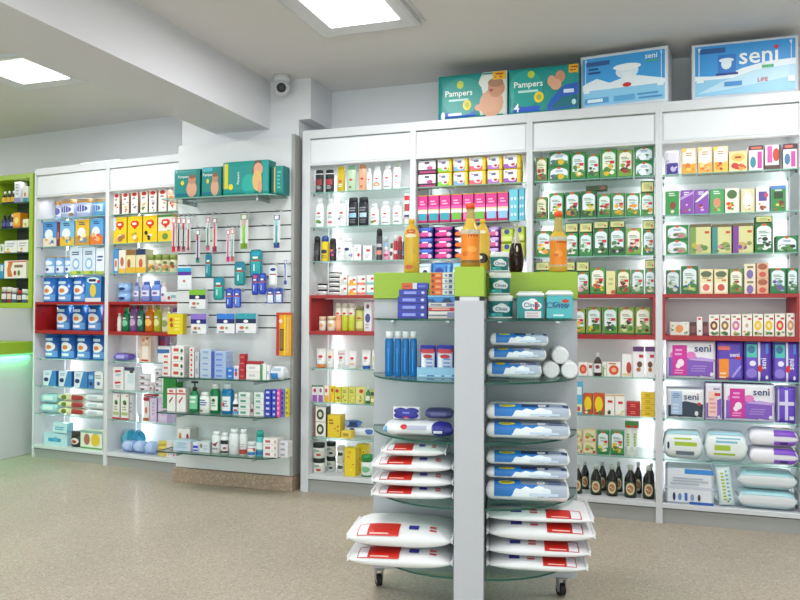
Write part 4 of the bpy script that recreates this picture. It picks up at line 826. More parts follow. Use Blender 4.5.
# ---------- diaper bay
T = 'shelf of diaper bay'
def pouch(c, *x, seal=True): return N('cereal_pouch', 'pouch', PK(c, x, 8, seal=seal))
def cer(c1, c2, f): return N('cereal_box', 'box', BX('#f0e4c8', [('r', 0, 0, 1, .4, c1), ('e', .5, .65, .4, .3, '#f8f4ea'), ('r', 0, .85, .3, 1, c2), ('d', .25, .75, .7, .82, 2, '#c89060'), ('b', .05, .04, .95, .45, 8, f, sd())], side='#d8b070'))
row(FR, ZR[0], -.05, [(pouch('#e8e4ee', ('r', 0, 0, 1, .5, '#4a3a9a'), ('b', .05, .05, .95, .65, 8, ('#c8c0e8', '#3a2c7a', '#e8e4f4'), 71), seal=True), 665.4, 679, 150, 'purple and white cereal pouch'),
  (cer('#e8a838', '#f0d060', ('#e8902c', '#f0c860', '#d87a2c')), 682, 696, 148, 'yellow cereal box'), (cer('#f0b050', '#f0dc90', ('#e87a2c', '#f4d890', '#e8a050')), 698, 712, 146.6, 'shiny yellow cereal box'), (cer('#e8c050', '#f0dc70', ('#d83c20', '#e8a040', '#b82c1c')), 713.4, 728, 146, 'yellow cereal box with red fruit'),
  (card('#ecd8a0', ('e', .5, .7, .36, .2, '#f0c060'), ('d', .3, .7, .65, .75, 1, '#a84a2c'), ('b', .05, .05, .95, .45, 9, ('#d8582c', '#e8a050', '#c83c2c'), 72), name='cereal_box', side='#d8a860'), 728.8, 747.4, 151, 'wide cream cereal box with fruit'),
  (card('#ece8ec', ('r', 0, .82, 1, 1, '#4a3040'), ('r', .6, .1, .9, .75, '#c84aa0'), ('e', .3, .35, .2, .22, '#3a8a9a'), ('d', .1, .9, .86, .94, 1, '#d86a4a'), name='cereal_box', side='#b8a0b8'), 748.6, 763.4, 145.4, 'white box with dark top and pink panel'),
  (card('#ece8ec', ('r', 0, 0, 1, .2, '#5a3a3a'), ('r', .15, .3, .45, .95, '#d05aa8'), ('e', .7, .6, .22, .26, '#c8402c'), ('r', .86, .2, 1, 1, '#3a4a3a'), name='cereal_box', side='#b8a0b8'), 765, 781, 144.6, 'white box upside down with pink panel'),
  (card('#ece8ec', ('r', 0, .78, 1, 1, '#4a3040'), ('r', .55, .1, .85, .7, '#c84aa0'), ('e', .3, .4, .2, .22, '#3a7aa0'), ('d', .1, .9, .84, .94, 1, '#d86a4a'), name='cereal_box', side='#b8a0b8'), 783, 798, 143.4, 'white box with dark top, last before the end upright')], 'top '+T)
def herb(c, *x, **k): return card(c, ('d', .2, .8, .8, .92, 2, '#e8e8e8'), *x, name='cereal_box', **k)
row(FR, ZR[1], -.05, [(herb('#3a9a4a', ('e', .55, .4, .22, .16, '#8a4a3a'), ('b', .2, .05, .8, .35, 5, ('#c83a3a', '#e8e0c8', '#2c6a34'), 73)), 665.4, 679, 191, 'green snack box'),
  (herb('#8a4ab0', ('p', [(0, .6), (1, .85), (1, .95), (0, .7)], '#c8a0dc'), ('b', .2, .05, .8, .45, 5, ('#b84a5a', '#e8d8e8', '#6a8a4a'), 74)), 680.6, 693.6, 190, 'purple snack box'), (herb('#8a4ab4', ('p', [(0, .5), (.2, .5), (1, .85), (.9, .95)], '#f0e8f4'), ('b', .2, .05, .8, .45, 5, ('#c84a4a', '#d8b0d8', '#8a2c5a'), 75)), 694.6, 708.6, 189.5, 'purple snack box with white streak'),
  (herb('#4aa05a', ('e', .5, .45, .26, .2, '#d88a6a'), ('b', .2, .05, .8, .35, 5, ('#c8602c', '#8ac87a', '#e8c8a8'), 76)), 710, 724, 189, 'green snack box with peach fruit'), (herb('#ece8d8', ('e', .5, .75, .36, .18, '#4a6a3a'), ('b', .05, .05, .95, .5, 8, ('#e8c82c', '#d83a2c', '#6aa83a'), 77)), 725, 739, 188, 'white snack box with fruit and green cloud'),
  (herb('#dcd4a8', ('e', .5, .5, .36, .34, '#efe4dc'), ('b', .3, .05, .7, .4, 4, ('#a83a2c', '#e8b8a0', '#d8c8b0'), 78)), 741, 754.6, 188.5, 'beige snack box with pale oval'), (herb('#ece8ec', ('r', .2, .45, .8, .82, '#5a4a9a'), ('e', .75, .68, .16, .1, '#c84a6a'), ('b', .15, .05, .85, .4, 6, ('#a8602c', '#d8a060', '#8a4a3a'), 79)), 756, 769.4, 187, 'white snack box with violet square'),
  (herb('#3c8a44', ('r', 0, .86, 1, 1, '#5a8ac8'), ('r', .2, .5, .8, .76, '#2c4a2c'), ('b', .1, .05, .9, .45, 7, ('#c83a2c', '#e8c850', '#6a4a2c'), 80), side='#8ab0d0'), 771, 786, 185.4, 'green snack box with blue top')], 'second '+T)
def herb2(c, band, f): return N('tea_box', 'box', BX('#c8c478', [('r', .3, .06, .96, .9, '#d4d094'), ('r', 0, 0, .28, 1, c), ('r', 0, .9, 1, 1, '#6a5a3a'), ('r', .7, .68, .92, .76, '#c84a2c'), ('r', .4, .15, .6, .32, '#3a4a3a'), ('b', .05, .05, .95, .4, 7, f, sd())], side='#8a8a4a'))
row(FR, ZR[2], -.05, [(flatea(('#c86a8a', '#8aa85a', '#e8e4ec')), 666, 688.4, 225, 'flat green tea box with pink herbs', dict(k=2)), (herb2('#7a9a4a', 0, ('#5a8a3a', '#b8b03a', '#c8a080')), 690, 711, 224, 'wide olive tea box'), (herb2('#3a8a8a', 0, ('#4a7a5a', '#c88a8a', '#8a9a4a')), 712.2, 731.6, 224, 'wide tea box with teal edge'), (herb2('#7a3a9a', 0, ('#7a4a9a', '#8a8a4a', '#c8a060')), 733, 753.4, 223, 'wide tea box with purple edge'),
  (tea('#246a34', ('#2c342c', '#7a9a6a', '#e0e4e0'), False, '#e4ecee'), 755, 773, 223, 'tall dark green tea box with black berries'), (flatea(('#2c342c', '#5a8a4a', '#e0e8e0')), 776, 799, 235.6, 'flat green tea box by the end upright'),
  (sample(), 755.4, 772.6, 213, 'yellow sample box on tea box', dict(n=-.06, yb=222.6))], 'third '+T)
pairb = lambda c, m: card('#e8dcb0', ('e', .5, .8, .4, .12, '#5a6a4a'), ('d', .2, .8, .62, .7, 2, '#8a7a4a'), ('r', .1, .08, .9, .45, '#f0ead8'), ('e', .5, .26, .26, .14, c), ('r', .55, .52, .85, .58, m), name='tea_box', side='#c8b060')
row(FR, ZR[3], -.05, [(tea('#246a3c', ('#c8d0c0', '#3a4a8a', '#7a9a6a'), False, '#dce6ee'), 666, 680, 270, 'green tea box with blue blossom'), (tea('#246a34', ('#3a4a9a', '#8ab05a', '#c8c878'), False, '#dfe8ee'), 681.4, 698, 266, 'taller green tea box with violet blossom'), (pairb('#d86a5a', '#a83a2c'), 699.4, 713, 269, 'cream tea box with pink drawing'), (pairb('#c84a3a', '#c8602c'), 714.2, 728, 269, 'cream tea box with red drawing'),
  (tea('#6a8a3a', F5, False, '#efe6d4'), 729.4, 743, 269, 'olive tea box with cream front'), (card('#e6dcc0', ('e', .5, .3, .3, .3, '#7a6aa8'), ('d', .2, .8, .7, .85, 1, '#8a7a5a'), name='tea_box'), 744.2, 755.6, 263.6, 'cream tea box with violet drawing', dict(k=2)), (card('#dcb090', ('e', .5, .75, .4, .2, '#a85a3a'), ('e', .5, .25, .3, .18, '#c85a4a'), name='tea_box', side='#c89070'), 756.6, 768.6, 262.8, 'peach tea box', dict(k=2)),
  (tea('#2c7a4a', ('#6a5a9a', '#8aa8c8', '#5a8a5a'), False), 770, 786, 268, 'green tea box with lilac flowers'), (tea('#2c7a4a', ('#8a9a8a', '#b8c8c8', '#4a7a4a'), False), 787.2, 799, 268, 'green tea box by the end upright')], 'fourth '+T)
def herbs(c, *x): return card('#eeeae0', ('e', .48, .48, .36, .22, c), ('e', .48, .48, .16, .1, '#f0dca0' if c != '#f0ece4' else '#c8b0a0'), ('r', .55, .74, .9, .82, RD_), ('d', .15, .5, .85, .92, 1, '#8a8a6a'), ('b', .05, .02, .95, .24, 5, ('#6a9a4a', '#3a6a2c', '#c8b060'), sd()), name='herb_box', side='#c8c4b0')
row(FR, ZR[4], -.06, [(card('#e4e4d8', ('e', .5, .5, .2, .3, '#e8944a'), ('b', 0, .05, .3, .95, 4, ('#5a8a5a', '#8ab07a'), 81), ('b', .7, .05, 1, .95, 4, ('#5a8a5a', '#8ab07a'), 82), name='herb_box'), 670, 689, 322, 'low white box with orange flower'), (card('#4a2c2c', ('r', .1, .2, .9, .7, '#7a4a4a'), name='herb_box'), 690, 696.4, 322, 'small brown box'), (card('#eceae8', ('e', .5, .9, .3, .06, RD_), ('r', .3, .2, .7, .3, '#4a8a4a'), name='herb_box'), 697, 702.4, 317, 'narrow white box between brown ones'), (card('#5a2430', ('r', .1, .2, .9, .7, '#8a4a4a'), name='herb_box'), 703, 707.8, 322, 'small maroon box')]+
  [(herbs(c), a, a+10.2, 314.6-(a-709)*.02, f'white herb box with {n} disc') for a, c, n in ((709, '#7a3c1c', 'brown'), (720, '#8a6a4a', 'tan'), (731, '#d070b0', 'pink'), (742, '#f0ece4', 'pale'), (753, '#e8c81c', 'yellow'), (764, '#e0c020', 'yellow'), (775, '#d8403a', 'red'), (786.4, '#c89070', 'peach'))], 'red-framed '+T)
# ---- big printed packs
LOGO = lambda u, v, h, c=NV, dot=RD_: [('L', u, v, h, c, dot)]
def bigpad(): return N('diaper_pack', 'pack', PK('#ece8f0', [('p', [(0, 0), (1, 0), (1, .5), (.85, .48), (.6, .58), (.3, .6), (0, .55)], '#8458c0'), ('e', .17, .62, .1, .1, '#e07ac0'), ('e', .5, .62, .1, .1, '#e07ac0'), ('r', .12, .1, .42, .88, '#d0289a'), ('d', .16, .38, .62, .78, 2, '#ea9ad0'), ('e', .29, .42, .07, .1, '#f4e4f0'), ('e', .24, .34, .05, .07, '#f4e4f0'), ('d', .16, .38, .14, .24, 2, '#ea9ad0'), ('p', [(.42, .5), (1, .46), (1, .52), (.7, .58)], '#c0a0e0'), ('d', .5, .85, .2, .36, 3, '#a884d8'), ('e', .92, .14, .035, .05, '#ece4f4')]+LOGO(.74, .78, .13), 12, .45, side='#a888d0', seal=False))
def vio(c2, *x): return N('diaper_pack', 'pack', PK('#5a3cb0', x, 12, .45, side='#48309a', seal=False))
pv = lambda: vio(0, ('r', 0, .6, .46, 1, '#4ac0b0'), ('e', .25, .8, .14, .1, '#3a6a9a'), ('r', 0, 0, .46, .6, '#6a50c0'), ('e', .3, .45, .12, .07, '#e8e0f4'), ('e', .25, .2, .2, .12, '#8a74d0'), ('r', .5, 0, .58, 1, '#e4dcf0'), ('e', .58, .32, .1, .09, RD_), ('t', 'seni', .7, .45, .12, '#e8e4f4', 90), ('r', .78, .7, .88, .95, '#4a80d8'), ('e', .82, .1, .05, .05, '#e4dcf0'))
row(FR, ZR[5], -.03, [(bigpad(), 666.6, 715.6, 340, 'wide white and purple pad pack with magenta panel', dict(d=.2)), (vio(0, ('r', 0, 0, .46, .55, '#f08a1c'), ('d', .08, .4, .05, .2, 2, '#f8d0a0'), ('r', .46, 0, 1, .55, '#6a58c8'), ('r', .04, .78, .5, .88, '#e86a6a'), ('t', 'seni', .68, .66, .1, '#f0ecf8'), ('e', .82, .58, .12, .05, RD_), ('p', [(.55, .1), (.9, .4), (.95, .36), (.62, .06)], '#a898e0')), 717, 743, 341.5, 'violet and orange diaper pack', dict(d=.14)),
  (pv(), 744.6, 771.6, 338.5, 'violet and turquoise diaper pack', dict(d=.14)), (pv(), 773.2, 799, 338.5, 'violet and turquoise diaper pack at the end upright', dict(d=.14))], 'sixth '+T)
row(FR, ZR[6], -.03, [(N('diaper_pack', 'pack', PK('#e8e8ec', [('p', [(0, 0), (.96, 0), (.98, .5), (.8, .54), (.5, .6), (0, .42)], '#2c3a4a'), ('r', .12, .14, .42, .92, '#a8c0dc'), ('d', .16, .38, .7, .85, 3, '#6a88b8'), ('d', .16, .38, .2, .5, 3, '#c8d8ec'), ('e', .8, .2, .05, .08, '#e0e0e4'), ('e', .87, .52, .05, .05, RD_)]+LOGO(.66, .72, .15), 12, .45, side='#c8ccd4', seal=False)), 666.6, 704, 389, 'white and dark grey pad pack with pale blue panel', dict(d=.18)),
  (N('diaper_pack', 'pack', PK('#e8e0ec', [('p', [(0, 0), (1, 0), (1, .6), (0, .45)], '#8458c0'), ('r', .16, .1, .7, .78, '#f0c8c0'), ('t', 'seni', .66, .86, .07, NV), ('r', .55, .66, .9, .74, RD_), ('d', .2, .65, .2, .6, 4, '#e0a098'), ('e', .8, .1, .08, .04, '#ece4f4')], 12, .45, side='#a888d0', seal=False)), 705.6, 722, 381, 'narrow white and purple pack with pink panel', dict(d=.14)),
  (bigpad(), 723.8, 774.6, 381.5, 'wide white and purple pad pack with magenta panel', dict(d=.2)), (N('diaper_pack', 'pack', PK('#6440c0', [('r', .42, 0, .58, 1, '#d8d0ec'), ('r', 0, .5, 1, .6, '#d8d0ec'), ('r', 0, 0, .12, 1, '#c8c0dc'), ('d', .65, .95, .1, .2, 1, '#e4dcf0')], 9, .5, side='#e0dcec')), 777, 796, 386, 'violet pack with white cross band', dict(d=.14))], 'seventh '+T)
pill = lambda *x: N('diaper_pack', 'pack', BG('#dbe8ec', x, .65, 9, flat=.94, fin=.04))
grn = ('d', .25, .75, .38, .72, 2, '#8ab82c')
row(FR, ZR[7], -.0, [(pill(('r', .05, .3, .95, .75, '#e6eceb'), ('d', .25, .9, .5, .66, 2, '#a4c030'), ('d', .3, .85, .3, .42, 1, '#6a7a8a'), ('e', .12, .5, .03, .05, NV), ('r', .1, .8, .9, .95, '#b0d8e4')), 663, 703.4, 431, 'pale turquoise pillow pack with lime lettering', dict(d=.2)), (pill(('r', .05, .3, .95, .75, '#e4eceb'), ('d', .2, .75, .36, .52, 2, '#a4c030'), ('d', .2, .85, .56, .7, 2, '#7ab4cc'), ('r', .1, .8, .9, .95, '#a8d4e0')), 704.4, 748.4, 432, 'pale turquoise pillow pack with lime and blue lettering', dict(d=.2)),
  (N('diaper_pack', 'pack', BG('#e6e4ec', [('r', .5, .55, 1, .9, '#7a44c0'), ('r', .5, .25, 1, .45, '#8a54c8'), ('d', .6, .85, .3, .42, 1, '#3a2c6a')], .6, 9)), 749.4, 799, 429.6, 'white and violet pillow pack', dict(d=.2, k=2))], 'eighth '+T)
row(FR, ZR[8], -.02, [(N('diaper_pack', 'pack', BX('#e2e6ee', [('r', .0, .42, 1, .5, '#c8d0dc'), ('r', .4, .86, 1, 1, '#3a8ad8'), ('r', .5, 0, 1, .08, '#2c5ab0'), ('e', .18, .2, .03, .12, NV), ('e', .3, .2, .04, .1, '#5a8ac8'), ('r', .4, .1, .46, .32, '#3a6ac0'), ('e', .56, .2, .04, .1, '#8aa0c0'), ('e', .7, .2, .03, .1, '#3a3a4a'), ('d', .06, .95, .55, .75, 3, '#b0bac8')], side='#c8d0dc', bev=.012)), 665.6, 713.6, 469, 'white block pack with blue stripes', dict(d=.22)),
  (N('diaper_pack', 'pack', BG('#dfe4ec', [('r', .4, .5, 1, .8, '#3a90dc'), ('d', .1, .4, .5, .7, 2, '#c0c8d4')], .6, 9)), 666, 712.6, 459.6, 'flat white pack lying on the block pack', dict(d=.18, yb=469)),
  (N('diaper_pack', 'pack', PK('#d2e4e8', [('r', .18, .06, .82, .94, '#e0eae8'), ('d', .3, .55, .15, .85, 9, '#a4c030'), ('d', .6, .8, .15, .9, 8, '#6ab0cc'), ('e', .6, .12, .06, .02, NV)], 6)), 719.5, 735.5, 463, 'turquoise pack standing tilted on end', dict(d=.09, lean=-7, up=.007)),
  (pill(('r', .03, .4, .97, .62, '#d8dce0'), ('r', .05, .66, .95, .95, '#a8d8e0'), ('r', .05, .05, .95, .3, '#b8d4dc')), 737.6, 798, 471.4, 'silvery turquoise pillow pack', dict(d=.22, k=2))], 'bottom '+T)
# ---- packs lying on top of the bays
ZT = 2.6006
def toppack(name, col, dec, side, x0, x1, yt, label, d, panel=(), rot=0):
    s0 = FR.hit(x0, yt+20, -.03)[0]; s1 = FR.hit(x1, yt+20, -.03)[0]; h = FR.hit((x0+x1)/2, yt, -.03)[1]-ZT; w = s1-s0
    e = empty(name)
    f = PK(col, dec, 16, .5, side=side, seal=False, rim=.85); o = f('film_wrap', w, h, d); o.parent = e
    for sg in (-1, 1):                                                 # gathered film folds on the ends
        mb = MB(); mb.prism([(sg*w*.493, h*.06), (sg*w*.503, h*.2), (sg*w*.497, h*.5), (sg*w*.503, h*.8), (sg*w*.493, h*.94)][::sg], -d*.3, d*.3, side); mb.build('end_fold', e)
    if panel: m2 = MB(); m2.tube([(-w*.12, -d*.1, h-.003), (-w*.1, -d*.1, h+.012), (w*.1, -d*.1, h+.012), (w*.12, -d*.1, h-.003)], .006, side, 6); m2.build('carry_handle', e)
    return put(e, FR, (s0+s1)/2, -.03-d/2, ZT, label, 'diaper pack', 'diaper packs lying on top of the bays', rot)
SK, SK2 = '#d8a184', '#c48a6c'
toppack('diaper_pack', '#128a86', [('r', 0, 0, .55, .16, '#1f50c0'), ('p', [(.62, 0), (1, 0), (1, 1), (.66, 1), (.6, .8), (.66, .5), (.6, .2)], '#d8dcd8'), ('e', .36, .5, .3, .42, '#1c9690'), ('t', 'Pampers', .31, .56, .17, '#eef4f2'), ('d', .16, .46, .4, .45, 1, '#b8e0dc'), ('e', .33, .76, .05, .09, '#b8c83a'), ('e', .43, .3, .06, .12, '#e8d030'), ('e', .43, .3, .03, .06, '#b0b83a'),
  ('e', .78, .3, .17, .3, SK), ('e', .85, .62, .12, .2, SK2), ('e', .84, .74, .11, .1, '#a07458'), ('e', .78, .58, .03, .03, '#8a5040'), ('e', .62, .22, .08, .08, SK), ('r', .8, .8, .98, .98, '#e8b020'), ('d', .83, .96, .84, .94, 2, '#a83a1c'), ('e', .08, .08, .03, .1, '#eef2f4'), ('d', .14, .42, .08, .14, 1, '#dce8f4')], '#0e6e6c', 438, 507, 73, 'teal baby diaper pack with baby photo, first on top', .2)
toppack('diaper_pack', '#138c88', [('r', 0, 0, .45, .16, '#1f58c4'), ('p', [(.5, 0), (1, .1), (1, .6), (.8, .55), (.62, .3)], '#1f5ab8'), ('p', [(.55, 0), (1, 0), (1, .35), (.75, .3)], '#0e6a7a'), ('e', .25, .55, .24, .4, '#1a9a92'), ('t', 'Pampers', .29, .62, .17, '#eef4f2'), ('d', .14, .44, .46, .51, 1, '#b8e0dc'), ('e', .33, .84, .05, .08, '#b8c83a'), ('e', .44, .34, .07, .12, '#e8d030'), ('e', .44, .34, .035, .06, '#a8b03a'),
  ('e', .62, .66, .06, .12, SK), ('e', .74, .74, .07, .13, SK2), ('e', .68, .58, .08, .12, SK), ('r', .86, .8, .99, .98, '#e8b020'), ('d', .88, .98, .84, .94, 2, '#a83a1c'), ('t', '4', .12, .14, .18, '#eef4fa'), ('d', .78, .94, .38, .46, 1, '#d0dcf0'), ('e', .93, .18, .03, .06, '#b8dce0')], '#0e6e6c', 508.4, 579, 66, 'teal baby diaper pack with heart photo, second on top', .2)
toppack('diaper_pack', '#dfe5ee', [('r', .03, .42, .97, .93, '#3a9ade'), ('p', [(.03, .45), (.2, .55), (.35, .45), (.6, .55), (.97, .42), (.97, .3), (.03, .3)], '#e4eef6'), ('r', .03, .06, .97, .34, '#8ac8ec'), ('r', .08, .78, .35, .86, '#2c5a9a'), ('e', .55, .62, .13, .13, '#dfeaf4'), ('e', .55, .7, .16, .06, '#eef4f8'), ('r', .5, .45, .6, .6, '#e8f0f6'), ('e', .55, .38, .05, .04, RD_), ('t', 'seni', .82, .84, .09, '#eef4fa'), ('r', .76, .74, .9, .77, '#4ab07a'), ('d', .1, .25, .64, .74, 2, '#1f4a8a'), ('r', .06, .1, .34, .2, '#4a9ad0'), ('r', .4, .1, .64, .2, '#5aa4d4'), ('d', .66, .95, .1, .2, 2, '#4a90c8'), ('d', .08, .32, .12, .18, 1, '#dcecf6')], '#d4d6da', 582, 671, 50, 'white and blue pack with diaper drawing, third on top', .3, True, -7)
toppack('diaper_pack', '#dfe5ee', [('r', .03, .4, .97, .94, '#3a96dc'), ('p', [(.03, .42), (.3, .38), (.48, .5), (.7, .58), (.97, .6), (.97, .3), (.03, .3)], '#e4eef6'), ('r', .03, .06, .97, .34, '#90c8e8'), ('p', [(.05, .1), (.4, .16), (.97, .3), (.97, .5), (.6, .45), (.3, .3)], '#b8dcf0'), ('r', .08, .8, .32, .89, '#2c5a9a'), ('r', .25, .42, .42, .76, '#2a78c8'), ('r', .23, .4, .44, .44, '#183a8a'), ('e', .33, .6, .05, .1, '#e4f0f8'), ('e', .33, .66, .07, .04, '#e4f0f8'), ('L', .63, .66, .2, '#f2f6fa', RD_), ('r', .66, .47, .77, .52, '#3aa86a'), ('t', 'LIFE', .67, .27, .07, RD_), ('d', .3, .55, .2, .28, 1, '#3a88c8'), ('r', .9, .2, .96, .3, '#e4eef6')], '#d4d6da', 692, 799, 39, 'white and blue pack with large white lettering, last on top', .3, True)

# ---------- milk powder bay
T = 'shelf of milk powder bay'; CE = 'cabinet end'
def tin(c, *x, lid='#c8a040', sty='can'): return N('milk_powder_tin', 'tin', BT(sty, c, lid, x, 1, v=(.04, .92)))
blu = lambda: tin('#2868b8!', ('r', .1, .0, .9, .3, '#5a9ad8'), ('e', .5, .5, .3, .22, '#e8ecf0'), ('e', .5, .48, .14, .1, '#d87a3a'), ('d', .25, .75, .78, .9, 1, '#c8dcf0'), ('d', .3, .7, .08, .2, 1, '#e8f0f8'), lid='#3a62a8')
tb = dict(d=.13)
row(FL, ZL[0], -.06, [(tin('#a8b4dc', ('r', .1, .25, .9, .7, '#e0e4f0'), ('e', .5, .5, .3, .2, '#4a4aa0'), ('r', 0, .85, 1, 1, '#b88a3a')), 50.6, 57, 200.5, 'gold-lidded tin half hidden', dict(n=-.16, d=.13)), (tin('#a8b4dc', ('r', .1, .25, .9, .7, '#e0e4f0'), ('e', .5, .5, .3, .2, '#4a4aa0'), ('e', .8, .2, .1, .1, '#8a6a3a'), ('r', 0, .85, 1, 1, '#b88a3a')), 57.6, 71.4, 199.5, 'gold-lidded lilac tin', tb), (tin('#a8b4dc', ('r', .1, .25, .9, .7, '#e0e4f0'), ('e', .5, .5, .3, .2, '#4a4aa0'), ('r', 0, .85, 1, 1, '#b88a3a')), 73, 88, 198.5, 'gold-lidded lilac tin with dark edge', tb), (tin('#5a98c0', ('r', .1, .3, .9, .75, '#c8dcec'), ('e', .5, .5, .3, .2, '#3a6ab0'), ('r', 0, .88, 1, 1, '#a8843a')), 89, 100, 198.5, 'gold-lidded blue tin', tb)], 'top '+T, CE)
mb_ = lambda c, c2, f: card(c, ('r', 0, .0, 1, .35, c2), ('e', .45, .5, .3, .2, '#e8eef4'), ('d', .2, .8, .8, .9, 2, NV), ('b', .1, .05, .9, .5, 5, f, sd()), name='cereal_box')
row(FL, ZL[1], -.05, [(mb_('#4a90d0', '#e8d8c0', ('#e8e4dc', '#d8a050', '#4a80c0')), 43, 56.4, 220.5, 'blue cereal box with bear'), (card('#7a2430', ('r', .1, .3, .9, .6, '#c86a5a'), name='cereal_box'), 57, 59.4, 222, 'narrow dark red box'), (mb_('#78b4dc', '#e0b428', ('#4a90c0', '#e8d060', '#d89030')), 60, 74, 219.6, 'blue and yellow cereal box'), (mb_('#e0b428', '#c8902c', ('#e8e0b0', '#4a8ac0', '#b87a2c')), 75.4, 89, 219, 'golden yellow cereal box'), (mb_('#5aa0d8', '#e0702c', ('#e8b060', '#e05a2c', '#c8dcec')), 90.2, 103, 218.4, 'blue and orange cereal box')], 'second '+T, CE)
milkbox = lambda: card('#d4e0f0', ('e', .5, .4, .3, .22, '#8ab0dc'), ('e', .5, .4, .2, .14, '#e4ecf6'), ('d', .15, .85, .74, .86, 2, NV), ('r', 0, 0, 1, .12, '#a8c030'), ('b', .1, .0, .9, .14, 4, ('#6a9a2c', '#c8d04a'), sd()), name='milk_box', top='#2c4a9a')
row(FL, ZL[2], -.05, [(tin('#7aa8d8', ('r', .1, .1, .9, .5, '#e0e8f4'), ('e', .5, .7, .3, .15, '#e4ecf4'), ('e', .5, .3, .12, .1, '#5a4a9a')), 41.6, 51.4, 256.6, 'small gold-lidded blue tin', tb), (tin('#7aa8d8', ('r', .1, .1, .9, .5, '#e0e8f4'), ('e', .5, .7, .3, .15, '#e4ecf4'), ('e', .5, .3, .12, .1, '#5a4a9a')), 52, 60.2, 256.4, 'small gold-lidded blue tin', tb), (tin('#7aa8d8', ('r', .1, .1, .9, .5, '#e0e8f4'), ('e', .5, .7, .3, .15, '#e4ecf4'), ('e', .5, .3, .12, .1, '#5a4a9a')), 61, 69, 256.2, 'small gold-lidded blue tin', tb),
  (milkbox(), 70, 82, 247.5, 'white and blue milk box'), (milkbox(), 83, 95, 247, 'white and blue milk box'), (card('#e4e8f0', ('d', .1, .9, .5, .7, 2, '#3a5aa0'), ('r', 0, 0, 1, .1, '#a8c030'), name='milk_box'), 96, 104, 248, 'white milk box by the upright')], 'third '+T, CE)
row(FL, ZL[3], -.05, [(blu(), 38.4, 53, 275.4, 'large blue tin', tb), (blu(), 54.6, 68.8, 275.2, 'large blue tin', tb), (blu(), 70, 84, 275, 'large blue tin', tb), (card('#3a88cc', ('e', .5, .85, .4, .12, '#e8eef4'), ('d', .2, .75, .8, .9, 1, NV), ('e', .5, .45, .2, .26, '#e0c040'), ('e', .85, .8, .1, .06, RD_), ('r', 0, 0, 1, .16, '#dfe4e4'), name='milk_box', side='#2c6ab0'), 85.4, 101, 273.4, 'tall blue milk box with yellow duck')], 'fourth '+T, CE)
row(FL, ZL[4], -.08, [(blu(), 53, 67.4, 304.6, 'blue tin in red frame', tb), (blu(), 69, 83, 304.4, 'blue tin in red frame', tb), (blu(), 84.4, 99, 304.2, 'blue tin in red frame', tb)], 'red-framed '+T, CE)
row(FL, ZL[5], -.05, [(blu(), 41.6, 55.4, 334, 'blue tin below the red frame', tb), (blu(), 57.6, 72, 334, 'blue tin below the red frame', tb), (blu(), 73.6, 87.6, 334, 'blue tin below the red frame', tb), (blu(), 89.4, 103, 334, 'blue tin below the red frame', tb)], 'sixth '+T, CE)
sm = lambda: card('#dce4ec', ('p', [(.4, 0), (1, 0), (1, 1), (.7, 1)], '#3a80c0'), ('e', .25, .4, .18, .14, NV), ('d', .1, .55, .7, .85, 2, '#8aa8c8'), name='milk_box', side='#2c68a8')
row(FL, ZL[6], -.05, [(sm(), 43, 56, 370.4, 'white and blue box'), (sm(), 58.6, 71.4, 371, 'white and blue box'), (sm(), 74, 87.4, 371.6, 'white and blue box'), (card('#3a78b8', ('e', .5, .3, .3, .15, NV), ('r', .1, .6, .9, .85, '#8ab8dc'), name='milk_box'), 88.2, 93.6, 373, 'narrow blue box'), (card('#e8e8ea', ('d', .1, .9, .6, .8, 2, '#8a8a9a'), ('e', .5, .3, .2, .12, '#5a6a9a'), name='milk_box'), 94.4, 102.6, 372, 'white carton')], 'seventh '+T, CE)
wp = lambda c, *x: N('wipes_pack', 'pack', BG(c, x, .6, 9))
row(FL, ZL[7], -.05, [(wp('#a8d4dc', ('d', .15, .85, .45, .65, 1, '#e0f0f4')), 40, 56.6, 393.6, 'pale turquoise wipes pack', dict(d=.1, k=2)), (wp('#e8e0d0', ('r', .0, .3, .5, .8, '#e0d8a0'), ('e', .25, .5, .1, .2, '#5a7a3a'), ('r', .55, .3, 1, .8, '#a8302c')), 57.4, 83, 394, 'patterned wipes pack with red end', dict(d=.1, k=3)), (wp('#e4e8ea', ('d', .2, .8, .45, .62, 1, '#c0ccd4')), 84, 102.6, 394.4, 'white wipes pack', dict(d=.1, k=3))], 'eighth '+T, CE)
row(FL, ZL[8], -.05, [(card('#bcdce8', ('d', .1, .9, .3, .6, 1, '#3a9ac8'), ('e', .5, .5, .1, .2, '#5aa8d0'), name='cream_box'), 44, 67, 433.6, 'flat pale blue carton', dict(d=.08)), (card('#c8e0ea', ('d', .1, .9, .3, .6, 2, '#3a9ac8'), name='cream_box', side='#7ab8d0'), 53, 67, 422.8, 'pale blue carton lying on another', dict(d=.07, n=-.054, yb=433)), (N('food_jar', 'jar', BT('jar', '#2c2c2c!', '#3a3028', [('e', .5, .5, .3, .3, '#d8d0c8'), ('e', .5, .45, .16, .16, '#a83a2c')])), 69, 79, 431.4, 'dark food jar', dict(d=.07)), (card('#e0e4d0', ('e', .3, .5, .14, .3, '#a86a4a'), ('e', .7, .5, .2, .34, '#e0c030'), ('r', 0, .85, 1, 1, '#8ab0a8'), ('r', 0, 0, 1, .08, '#5a9a4a'), name='cereal_box'), 80.4, 102, 430.4, 'low cereal box with yellow chick')], 'bottom '+T, CE)
